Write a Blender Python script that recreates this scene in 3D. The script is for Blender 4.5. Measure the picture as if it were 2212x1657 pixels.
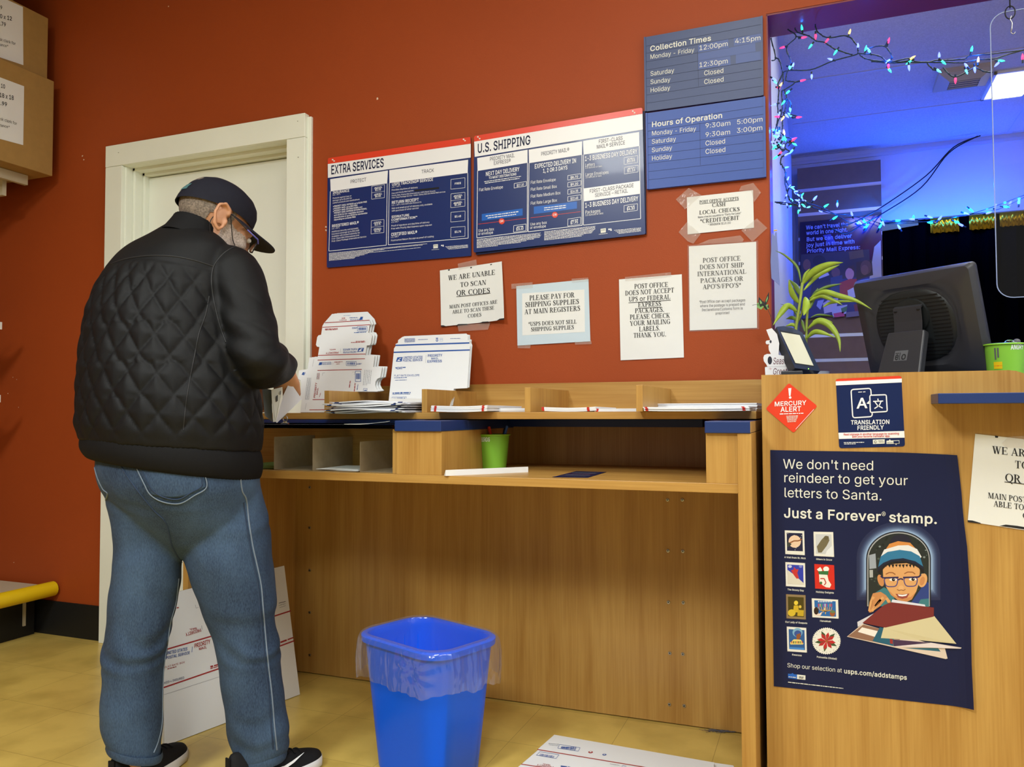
import bpy, bmesh, math, random
import numpy as np
from mathutils import Vector, Matrix, noise as mnoise
from mathutils.bvhtree import BVHTree

random.seed(7)
S = bpy.context.scene
for o in list(bpy.data.objects):
    bpy.data.objects.remove(o)

# ------------------------------------------------------------------ camera
W_IMG, H_IMG, F_PX = 2212, 1657, 1703.2
PITCH, YAW, ROLL, CAM_H = 0.03607, 0.37288, -0.00384, 1.03
def cam_matrix():
    cy, sy = math.cos(YAW), math.sin(YAW); cp, sp = math.cos(PITCH), math.sin(PITCH); cr, sr = math.cos(ROLL), math.sin(ROLL)
    Rz = Matrix(((cy, sy, 0), (-sy, cy, 0), (0, 0, 1))); Rx = Matrix(((1, 0, 0), (0, cp, sp), (0, -sp, cp)))
    B = Matrix(((1, 0, 0), (0, 0, -1), (0, 1, 0))); Rr = Matrix(((cr, -sr, 0), (sr, cr, 0), (0, 0, 1)))
    return Rr @ B @ Rx @ Rz
CM = cam_matrix(); CMT = CM.transposed(); CAM = Vector((0, 0, CAM_H))
cd = bpy.data.cameras.new('camera'); cam = bpy.data.objects.new('camera', cd); S.collection.objects.link(cam)
cd.sensor_fit = 'HORIZONTAL'; cd.sensor_width = 36.0; cd.lens = F_PX / W_IMG * 36.0; cd.clip_start = 0.05
cam.matrix_world = Matrix.Translation(CAM) @ Matrix((CM[0], -CM[1], -CM[2])).transposed().to_4x4()
S.camera = cam
AX, RT = Vector(CM[2]), Vector(CM[0])

# ------------------------------------------------------------------ world, exposure, room lamps, added back room light
S.view_settings.view_transform = 'Standard'; S.view_settings.look = 'None'
S.view_settings.gamma = 1.0; S.view_settings.use_curve_mapping = False
S.view_settings.exposure = 0.0
wd = bpy.data.worlds.new('world'); S.world = wd; wd.use_nodes = True
wd.node_tree.nodes['Background'].inputs[0].default_value = (1.0, 0.98, 0.94, 1)
wd.node_tree.nodes['Background'].inputs[1].default_value = 0.17
def area(name, loc, sx, sy, power, col, rot=(0, 0, 0)):
    l = bpy.data.lights.new(name, 'AREA'); l.shape = 'RECTANGLE'; l.size = sx; l.size_y = sy; l.energy = power; l.color = col
    o = bpy.data.objects.new(name, l); S.collection.objects.link(o); o.location = loc; o.rotation_euler = rot; return o
def point(name, loc, power, col, r=0.03):
    l = bpy.data.lights.new(name, 'POINT'); l.energy = power; l.color = col; l.shadow_soft_size = r
    o = bpy.data.objects.new(name, l); S.collection.objects.link(o); o.location = loc; return o
WARM = (0.95, 1.0, 1.0)
CEIL_Z = 3.25
LAMPS = [(-0.3, 0.75, 16), (1.5, 0.75, 14), (2.5, 1.1, 30), (0.4, -1.6, 70), (-1.5, -1.0, 108)]
for i, (x, y, p) in enumerate(LAMPS):
    area('ceiling_lamp_light', (x, y, CEIL_Z - 0.06), 0.55, 1.15, p, WARM)
BLUE = (0.0, 0.085, 1.0)
area('back_room_light', (0.91, 4.46, 2.62), 0.13, 0.3, 1.2, (0.9, 0.95, 1.0))
area('back_room_light', (0.55, 3.12, 2.62), 0.6, 0.25, 8, (0.95, 0.98, 1.0))  # added light without a fixture, hidden over the opening, brightens the side wall

# ------------------------------------------------------------------ pixel <-> plane helpers
def ray(px, py):
    return CMT @ Vector(((px - W_IMG / 2) / F_PX, (py - H_IMG / 2) / F_PX, 1.0))
def yp(px, py, Y):
    d = ray(px, py); return CAM + d * (Y / d.y)
def xp(px, py, X):
    d = ray(px, py); return CAM + d * (X / d.x)
def zp(px, py, Z=0.0):
    d = ray(px, py); return CAM + d * ((Z - CAM_H) / d.z)
def tp(px, py, t):
    return CAM + ray(px, py) * t

# ------------------------------------------------------------------ materials
def C(r, g, b, k=1.0):
    f = lambda v: ((v / 255) / 12.92 if v / 255 <= 0.04045 else ((v / 255 + 0.055) / 1.055) ** 2.4) * k
    return (min(f(r), 1), min(f(g), 1), min(f(b), 1), 1)
MAT = {}
def mat(name, col, rough=0.5, metal=0.0, spec=0.5, nscale=0, namt=0.1, bump=0, bscale=200, emit=None, estr=0, alpha=None, trans=0, ior=1.45, coat=0, sheen=0):
    m = bpy.data.materials.new(name); m.use_nodes = True; nt = m.node_tree; b = nt.nodes['Principled BSDF']
    b.inputs['Base Color'].default_value = col; b.inputs['Roughness'].default_value = rough; b.inputs['Metallic'].default_value = metal
    b.inputs['Specular IOR Level'].default_value = spec; b.inputs['IOR'].default_value = ior
    b.inputs['Coat Weight'].default_value = coat; b.inputs['Coat Roughness'].default_value = 0.05
    if sheen: b.inputs['Sheen Weight'].default_value = sheen
    if trans: b.inputs['Transmission Weight'].default_value = trans
    if alpha is not None: b.inputs['Alpha'].default_value = alpha
    if emit: b.inputs['Emission Color'].default_value = emit; b.inputs['Emission Strength'].default_value = estr
    tc = nt.nodes.new('ShaderNodeTexCoord')
    if nscale:
        n = nt.nodes.new('ShaderNodeTexNoise'); n.inputs['Scale'].default_value = nscale; n.inputs['Detail'].default_value = 5
        nt.links.new(tc.outputs['Object'], n.inputs['Vector'])
        r = nt.nodes.new('ShaderNodeValToRGB'); r.color_ramp.elements[0].position = 0.3; r.color_ramp.elements[1].position = 0.7
        r.color_ramp.elements[0].color = tuple(c * (1 - namt) for c in col[:3]) + (1,)
        r.color_ramp.elements[1].color = tuple(min(c * (1 + namt), 1) for c in col[:3]) + (1,)
        nt.links.new(n.outputs[0], r.inputs[0]); nt.links.new(r.outputs[0], b.inputs['Base Color'])
    if bump:
        n2 = nt.nodes.new('ShaderNodeTexNoise'); n2.inputs['Scale'].default_value = bscale; n2.inputs['Detail'].default_value = 3
        nt.links.new(tc.outputs['Object'], n2.inputs['Vector'])
        bp = nt.nodes.new('ShaderNodeBump'); bp.inputs['Strength'].default_value = bump; bp.inputs['Distance'].default_value = 0.002
        nt.links.new(n2.outputs[0], bp.inputs['Height']); nt.links.new(bp.outputs[0], b.inputs['Normal'])
    MAT[name] = m; return m
def wood(name, axis, ca, cb, rough=0.38):
    m = bpy.data.materials.new(name); m.use_nodes = True; nt = m.node_tree; b = nt.nodes['Principled BSDF']
    b.inputs['Roughness'].default_value = rough
    tc = nt.nodes.new('ShaderNodeTexCoord'); L = nt.links.new
    def nz(sc, detail, dist):
        mp = nt.nodes.new('ShaderNodeMapping'); mp.inputs['Scale'].default_value = sc
        n = nt.nodes.new('ShaderNodeTexNoise'); n.inputs['Scale'].default_value = 1.0; n.inputs['Detail'].default_value = detail; n.inputs['Distortion'].default_value = dist
        L(tc.outputs['Object'], mp.inputs[0]); L(mp.outputs[0], n.inputs['Vector']); return n
    g = lambda a, c: tuple(a if i == axis else c for i in range(3))
    n1 = nz(g(1.6, 26), 6, 0.6); n2 = nz(g(4, 190), 4, 0.2); n3 = nz(g(0.5, 5.5), 2, 1.2)
    def mix(a, f, c):
        q = nt.nodes.new('ShaderNodeMath'); q.operation = 'MULTIPLY_ADD'; L(a, q.inputs[0]); q.inputs[1].default_value = f
        if c is None: q.inputs[2].default_value = 0
        else: L(c, q.inputs[2])
        return q.outputs[0]
    v = mix(n3.outputs[0], 0.3, mix(n2.outputs[0], 0.3, mix(n1.outputs[0], 0.4, None)))
    r = nt.nodes.new('ShaderNodeValToRGB'); r.color_ramp.elements[0].position = 0.36; r.color_ramp.elements[1].position = 0.62
    r.color_ramp.elements[0].color = cb; r.color_ramp.elements[1].color = ca
    L(v, r.inputs[0]); L(r.outputs[0], b.inputs['Base Color']); MAT[name] = m
WA, WB = C(204, 160, 86, .88), C(174, 126, 58, .88)
wood('maple_vertical', 2, WA, WB); wood('maple_horizontal', 0, WA, WB); wood('maple_depth', 1, WA, WB)
mat('wall_paint', C(166, 73, 28, 0.88), 0.55, spec=.3, nscale=1.4, namt=0.05, bump=0.12, bscale=260)
mat('wall_paint_shaded', C(120, 40, 44), 0.45, bump=0.1, bscale=260)  # same red paint, with the shade of the reveal mixed into the colour
mat('spackle', C(225, 200, 180), 0.7)
mat('door_paint', C(240, 245, 236), 0.45, nscale=3, namt=0.02)
mat('trim_paint', C(236, 240, 228), 0.4, nscale=4, namt=0.03)
mat('white_wall', C(214, 220, 232), 0.55, nscale=2, namt=0.02)
mat('ceiling_tile', C(205, 205, 210), 0.8, nscale=160, namt=0.12)
mat('ceiling_grid', C(200, 202, 210), 0.5)
mat('baseboard_black', C(22, 22, 22), 0.5)
mat('navy', C(30, 52, 108), 0.38); mat('navy_ink', C(24, 38, 84), 0.22, coat=0.25)
mat('board_navy', C(22, 44, 104), 0.3, coat=0.08); mat('poster_navy', C(20, 28, 66), 0.45, spec=0.3)
mat('flyer_navy', C(16, 22, 60), 0.14, coat=0.3)
mat('hours_grey_blue', C(56, 72, 118), 0.4); mat('hours_blue', C(46, 80, 166), 0.4)
mat('hours_strip', C(62, 84, 150), 0.4); mat('groove', C(20, 28, 66), 0.6)
mat('ink_white', C(238, 240, 244), 0.35); mat('ink_offwhite', C(222, 224, 216), 0.4)
mat('ink_black', C(28, 28, 32), 0.6); mat('ink_grey', C(92, 92, 98), 0.6); mat('ink_lightgrey', C(150, 152, 160), 0.6)
mat('ink_red', C(196, 44, 32), 0.35); mat('ink_orange_red', C(222, 66, 40), 0.3)
mat('ink_darkred', C(160, 44, 46), 0.5); mat('ink_blue', C(40, 84, 160), 0.4); mat('ink_brightblue', C(24, 96, 190), 0.3)
mat('ink_paleblue', C(150, 180, 220), 0.5); mat('ink_skyblue', C(70, 160, 205), 0.4); mat('ink_midblue', C(110, 120, 190), 0.4)
mat('paper', C(228, 230, 228), 0.6, nscale=9, namt=0.015); mat('paper_blue', C(196, 214, 226), 0.6)
mat('card_white', C(228, 231, 233), 0.5, nscale=6, namt=0.015); mat('card_edge', C(170, 168, 160), 0.8)
mat('envelope_white', C(232, 234, 238), 0.42, nscale=12, namt=0.03); mat('letter_grey', C(120, 130, 142), 0.6); mat('letter_lilac', C(210, 212, 228), 0.6)
mat('cardboard', C(164, 128, 70), 0.75, nscale=30, namt=0.05)
mat('acrylic', (1, 1, 1, 1), 0.02, trans=1.0, ior=1.46); mat('acrylic_edge_glow', C(150, 165, 200), 0.15, emit=(0.7, 0.8, 1, 1), estr=0.0)
mat('table_glass', (0.75, 0.92, 0.88, 1), 0.02, trans=1.0, ior=1.46)
mat('smoked_metal', C(176, 158, 128), 0.32, metal=0.45, nscale=60, namt=0.05)
mat('steel', C(180, 180, 180), 0.3, metal=1.0); mat('dark_screw', C(70, 66, 58), 0.4, metal=0.7)
mat('black_plastic', C(50, 51, 56), 0.36, bump=0.08, bscale=900); mat('dark_plastic', C(26, 30, 32), 0.5); mat('gloss_black', C(20, 20, 22), 0.25)
mat('grey_logo', C(96, 98, 102), 0.4); mat('vent_black', C(6, 7, 8), 0.6)
mat('bezel_blue_black', C(36, 46, 70), 0.3)
mat('screen_cream', C(214, 212, 188), 0.4)
mat('lime_plastic', C(132, 196, 62), 0.35); mat('lime_rim', C(150, 212, 60), 0.3)
mat('bin_blue', C(3, 92, 240), 0.34, spec=0.3)
mat('leaf', C(146, 170, 54), 0.4, nscale=25, namt=0.18); mat('leaf_dark', C(96, 122, 44), 0.4, nscale=25, namt=0.18); mat('stem', C(150, 168, 72), 0.45)
mat('yellow', C(232, 196, 20), 0.4); mat('shelf_white', C(196, 186, 160), 0.5); mat('black_rubber', C(14, 14, 15), 0.6)
mat('slat_brown', C(122, 96, 76), 0.55, nscale=20, namt=0.06); mat('slat_metal', C(200, 205, 220), 0.3, metal=0.6)
mat('curtain_black', C(2, 2, 3), 1.0, spec=0.02); mat('gold_foil', C(212, 170, 30), 0.22, metal=0.9)
mat('wire_green', C(16, 42, 40), 0.5); mat('black_cable', C(14, 14, 18), 0.5)
mat('brass_yellow', C(232, 190, 40), 0.35); mat('tag_blue', C(110, 124, 186), 0.5)
mat('fan_green', C(120, 166, 96), 0.5); mat('burgundy_ink', C(96, 26, 48), 0.5); mat('sign_wood_white', C(225, 226, 228), 0.5)
mat('lamp_white', (1, 1, 1, 1), 0.5, emit=(1, 1, 1, 1), estr=1.6); mat('lamp_front', (1, 1, 1, 1), 0.5, emit=(1, 0.95, 0.85, 1), estr=6)
mat('led_green', C(120, 255, 60), 0.4, emit=(0.4, 1, 0.1, 1), estr=2)
def clear(name, col, rough, fac, edge=0, stretch=1, metal=0):
    m = bpy.data.materials.new(name); m.use_nodes = True; nt = m.node_tree; nt.nodes.clear()
    o = nt.nodes.new('ShaderNodeOutputMaterial'); mx = nt.nodes.new('ShaderNodeMixShader'); t = nt.nodes.new('ShaderNodeBsdfTransparent')
    p = nt.nodes.new('ShaderNodeBsdfPrincipled'); p.inputs['Base Color'].default_value = col; p.inputs['Roughness'].default_value = rough; p.inputs['Metallic'].default_value = metal
    n = nt.nodes.new('ShaderNodeTexNoise'); n.inputs['Scale'].default_value = 60; tc = nt.nodes.new('ShaderNodeTexCoord'); mp = nt.nodes.new('ShaderNodeMapping'); mp.inputs['Scale'].default_value = (1, 1, 1 / stretch); nt.links.new(tc.outputs['Object'], mp.inputs[0]); nt.links.new(mp.outputs[0], n.inputs['Vector'])
    bp = nt.nodes.new('ShaderNodeBump'); bp.inputs['Strength'].default_value = 0.5; bp.inputs['Distance'].default_value = 0.004
    nt.links.new(n.outputs[0], bp.inputs['Height']); nt.links.new(bp.outputs[0], p.inputs['Normal'])
    if edge:
        lw = nt.nodes.new('ShaderNodeLayerWeight'); lw.inputs[0].default_value = .3; q = nt.nodes.new('ShaderNodeMath'); q.operation = 'MULTIPLY_ADD'; q.inputs[1].default_value = edge; q.inputs[2].default_value = fac
        nt.links.new(lw.outputs['Facing'], q.inputs[0]); nt.links.new(bp.outputs[0], lw.inputs['Normal']); nt.links.new(q.outputs[0], mx.inputs[0])
    mx.inputs[0].default_value = fac; nt.links.new(t.outputs[0], mx.inputs[1]); nt.links.new(p.outputs[0], mx.inputs[2]); nt.links.new(mx.outputs[0], o.inputs[0]); MAT[name] = m
clear('clear_tape', C(225, 215, 205), 0.12, 0.14); clear('sleeve_film', C(225, 225, 225), 0.1, 0.06); clear('liner_film', C(225, 225, 245), 0.16, 0.09, 0.5, 5, 0.75)
for nm, cc, st in (('bulb_blue', (0.12, 0.18, 1, 1), 3.4), ('bulb_green', (0.04, 0.95, 0.45, 1), 1.9), ('bulb_red', (1, 0.04, 0.14, 1), 2.0), ('bulb_amber', (1, 0.55, 0.16, 1), 2.2), ('bulb_cyan', (0.12, 0.62, 0.95, 1), 1.9)):
    mat(nm, cc, 0.3, emit=cc, estr=st); MAT[nm].cycles.emission_sampling = 'NONE'
def floor_mat():
    m = mat('floor_tile', C(210, 184, 100), 0.3); nt = m.node_tree; b = nt.nodes['Principled BSDF']; L = nt.links.new
    tc = nt.nodes.new('ShaderNodeTexCoord'); br = nt.nodes.new('ShaderNodeTexBrick'); br.offset = 0
    mp = nt.nodes.new('ShaderNodeMapping'); mp.inputs['Location'].default_value = (0.12, 0.09, 0); L(tc.outputs['Object'], mp.inputs[0]); L(mp.outputs[0], br.inputs['Vector'])
    br.inputs['Scale'].default_value = 1.0; br.inputs['Brick Width'].default_value = 0.305; br.inputs['Row Height'].default_value = 0.305
    br.inputs['Mortar Size'].default_value = 0.0009; br.inputs['Mortar Smooth'].default_value = 0.3
    br.inputs['Color1'].default_value = C(212, 184, 98); br.inputs['Color2'].default_value = C(204, 176, 92); br.inputs['Mortar'].default_value = C(158, 132, 64)
    n = nt.nodes.new('ShaderNodeTexNoise'); n.inputs['Scale'].default_value = 7; n.inputs['Detail'].default_value = 8; L(tc.outputs['Object'], n.inputs['Vector'])
    r = nt.nodes.new('ShaderNodeValToRGB'); r.color_ramp.elements[0].position = 0.3; r.color_ramp.elements[1].position = 0.6
    r.color_ramp.elements[0].color = (0.8, 0.78, 0.72, 1); r.color_ramp.elements[1].color = (1.05, 1.05, 1.05, 1)
    mx = nt.nodes.new('ShaderNodeMix'); mx.data_type = 'RGBA'; mx.blend_type = 'MULTIPLY'; mx.inputs[0].default_value = 1
    L(n.outputs[0], r.inputs[0]); L(br.outputs[0], mx.inputs[6]); L(r.outputs[0], mx.inputs[7]); L(mx.outputs[2], b.inputs['Base Color'])
floor_mat()

# ------------------------------------------------------------------ object helpers
WL = {}
def tag(o, label=None, cat=None, group=None, kind=None):
    if label: o['label'] = label
    if cat: o['category'] = cat
    if group: o['group'] = group
    if kind: o['kind'] = kind
    return o
def thing(name, loc, label=None, cat=None, group=None, kind=None):
    o = bpy.data.objects.new(name, None); S.collection.objects.link(o); o.location = loc; o.empty_display_size = 0.05
    WL[o.name] = Vector(loc); return tag(o, label, cat, group, kind)
class MB:
    def __init__(s): s.v = []; s.f = []; s.m = []
    def add(s, vs, fs, m):
        o = len(s.v); s.v += [Vector(v) for v in vs]; s.f += [tuple(o + i for i in f) for f in fs]; s.m += [m] * len(fs); return s
    def box(s, x0, x1, y0, y1, z0, z1, m):
        return s.add([(x, y, z) for z in (z0, z1) for y in (y0, y1) for x in (x0, x1)],
                     [(0, 2, 3, 1), (4, 5, 7, 6), (0, 1, 5, 4), (2, 6, 7, 3), (0, 4, 6, 2), (1, 3, 7, 5)], m)
    def obox(s, c, ux, uy, uz, m):
        c, ux, uy, uz = Vector(c), Vector(ux), Vector(uy), Vector(uz)
        return s.add([c + ux * a + uy * b + uz * d for d in (-1, 1) for b in (-1, 1) for a in (-1, 1)],
                     [(0, 2, 3, 1), (4, 5, 7, 6), (0, 1, 5, 4), (2, 6, 7, 3), (0, 4, 6, 2), (1, 3, 7, 5)], m)
    def poly(s, pts, m): return s.add(pts, [tuple(range(len(pts)))], m)
    def slab(s, pts, off, m, me=None):
        n = len(pts); off = Vector(off); pts = [Vector(p) for p in pts]
        s.add(pts + [p + off for p in pts], [tuple(range(n)), tuple(range(2 * n - 1, n - 1, -1))], m)
        return s.add(pts + [p + off for p in pts], [(i, n + i, n + (i + 1) % n, (i + 1) % n) for i in range(n)], me or m)
    def loft(s, rings, m, c0=True, c1=True, closed=True):
        n = len(rings[0]); vs = [p for r in rings for p in r]; fs = []
        for k in range(len(rings) - 1):
            for i in range(n if closed else n - 1):
                j = (i + 1) % n; fs.append((k * n + i, k * n + j, (k + 1) * n + j, (k + 1) * n + i))
        if c0: fs.append(tuple(range(n - 1, -1, -1)))
        if c1: fs.append(tuple((len(rings) - 1) * n + i for i in range(n)))
        return s.add(vs, fs, m)
    def tube(s, pts, r, m, n=8, ends=True):
        pts = [Vector(p) for p in pts]; rings = []; up = None
        for i, p in enumerate(pts):
            d = (pts[min(i + 1, len(pts) - 1)] - pts[max(i - 1, 0)]).normalized()
            if up is None: up = d.orthogonal().normalized()
            up = (up - d * up.dot(d)); up = up.normalized() if up.length > 1e-6 else d.orthogonal().normalized()
            sd = d.cross(up); rr = r[i] if isinstance(r, (list, tuple)) else r
            rings.append([p + (up * math.cos(a) + sd * math.sin(a)) * rr for a in [2 * math.pi * q / n for q in range(n)]])
        return s.loft(rings, m, ends, ends)
    def lathe(s, prof, c, m, n=32, c0=True, c1=True):
        c = Vector(c)
        return s.loft([[c + Vector((r * math.cos(2 * math.pi * i / n), r * math.sin(2 * math.pi * i / n), z)) for i in range(n)] for r, z in prof], m, c0, c1)
    def ball(s, c, rx, ry, rz, m, n=16, k=10):
        c = Vector(c)
        return s.loft([[c + Vector((rx * math.sin(t) * math.cos(2 * math.pi * i / n), ry * math.sin(t) * math.sin(2 * math.pi * i / n), -rz * math.cos(t))) for i in range(n)]
                       for t in [math.pi * (0.04 + 0.92 * q / k) for q in range(k + 1)]], m)
    def bounds(s):
        a = [min(v[i] for v in s.v) for i in range(3)]; b = [max(v[i] for v in s.v) for i in range(3)]; return Vector(a), Vector(b)
    def build(s, name, parent=None, smooth=None, bevel=0, label=None, cat=None, group=None, kind=None, subsurf=0, solid=0, weld=False):
        a, b = s.bounds()
        if parent is None: org = Vector(((a.x + b.x) / 2, (a.y + b.y) / 2, a.z))
        else: org = WL[parent.name]
        me = bpy.data.meshes.new(name); me.from_pydata([v - org for v in s.v], [], s.f)
        names = []
        for m in s.m:
            if m not in names: names.append(m)
        for m in names: me.materials.append(MAT[m])
        me.polygons.foreach_set('material_index', [names.index(m) for m in s.m])
        if weld:
            bm = bmesh.new(); bm.from_mesh(me); bmesh.ops.remove_doubles(bm, verts=bm.verts, dist=1e-5); bmesh.ops.recalc_face_normals(bm, faces=bm.faces); bm.to_mesh(me); bm.free()
        if smooth is not None:
            me.polygons.foreach_set('use_smooth', [True] * len(me.polygons)); me.set_sharp_from_angle(angle=math.radians(smooth))
        me.update()
        o = bpy.data.objects.new(name, me); S.collection.objects.link(o)
        if parent is None: o.location = org; WL[o.name] = org
        else: o.parent = parent; WL[o.name] = org
        if solid:
            q = o.modifiers.new('thickness', 'SOLIDIFY'); q.thickness = solid; q.offset = 0
        if bevel:
            q = o.modifiers.new('bevel', 'BEVEL'); q.width = bevel; q.segments = 2; q.limit_method = 'ANGLE'; q.angle_limit = math.radians(50)
        if subsurf:
            q = o.modifiers.new('smooth', 'SUBSURF'); q.levels = subsurf; q.render_levels = subsurf
        return tag(o, label, cat, group, kind)
def dup(root, loc=None, label=None, group=None, name=None):
    r = root.copy(); S.collection.objects.link(r)
    if loc is not None: r.location = loc
    WL[r.name] = Vector(r.location)
    if label: r['label'] = label
    if group: r['group'] = group
    for ch in list(root.children):
        c = ch.copy(); S.collection.objects.link(c); c.parent = r
        for g in list(ch.children):
            d = g.copy(); S.collection.objects.link(d); d.parent = c
    return r
def catmull(pts, k=6):
    pts = [Vector(p) for p in pts]; out = []
    for i in range(len(pts) - 1):
        p0, p1, p2, p3 = pts[max(i - 1, 0)], pts[i], pts[i + 1], pts[min(i + 2, len(pts) - 1)]
        for q in range(k):
            t = q / k; out.append(0.5 * ((2 * p1) + (p2 - p0) * t + (2 * p0 - 5 * p1 + 4 * p2 - p3) * t * t + (3 * p1 - p0 - 3 * p2 + p3) * t ** 3))
    return out + [pts[-1]]

def resample_rings(rs, k):
    out = []
    for i in range(len(rs) - 1):
        p0, p1, p2, p3 = rs[max(i - 1, 0)], rs[i], rs[i + 1], rs[min(i + 2, len(rs) - 1)]
        for q in range(k):
            t = q / k; out.append([0.5 * ((2 * b) + (c - a) * t + (2 * a - 5 * b + 4 * c - d) * t * t + (3 * b - a - 3 * c + d) * t ** 3) for a, b, c, d in zip(p0, p1, p2, p3)])
    return out + [rs[-1]]

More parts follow.
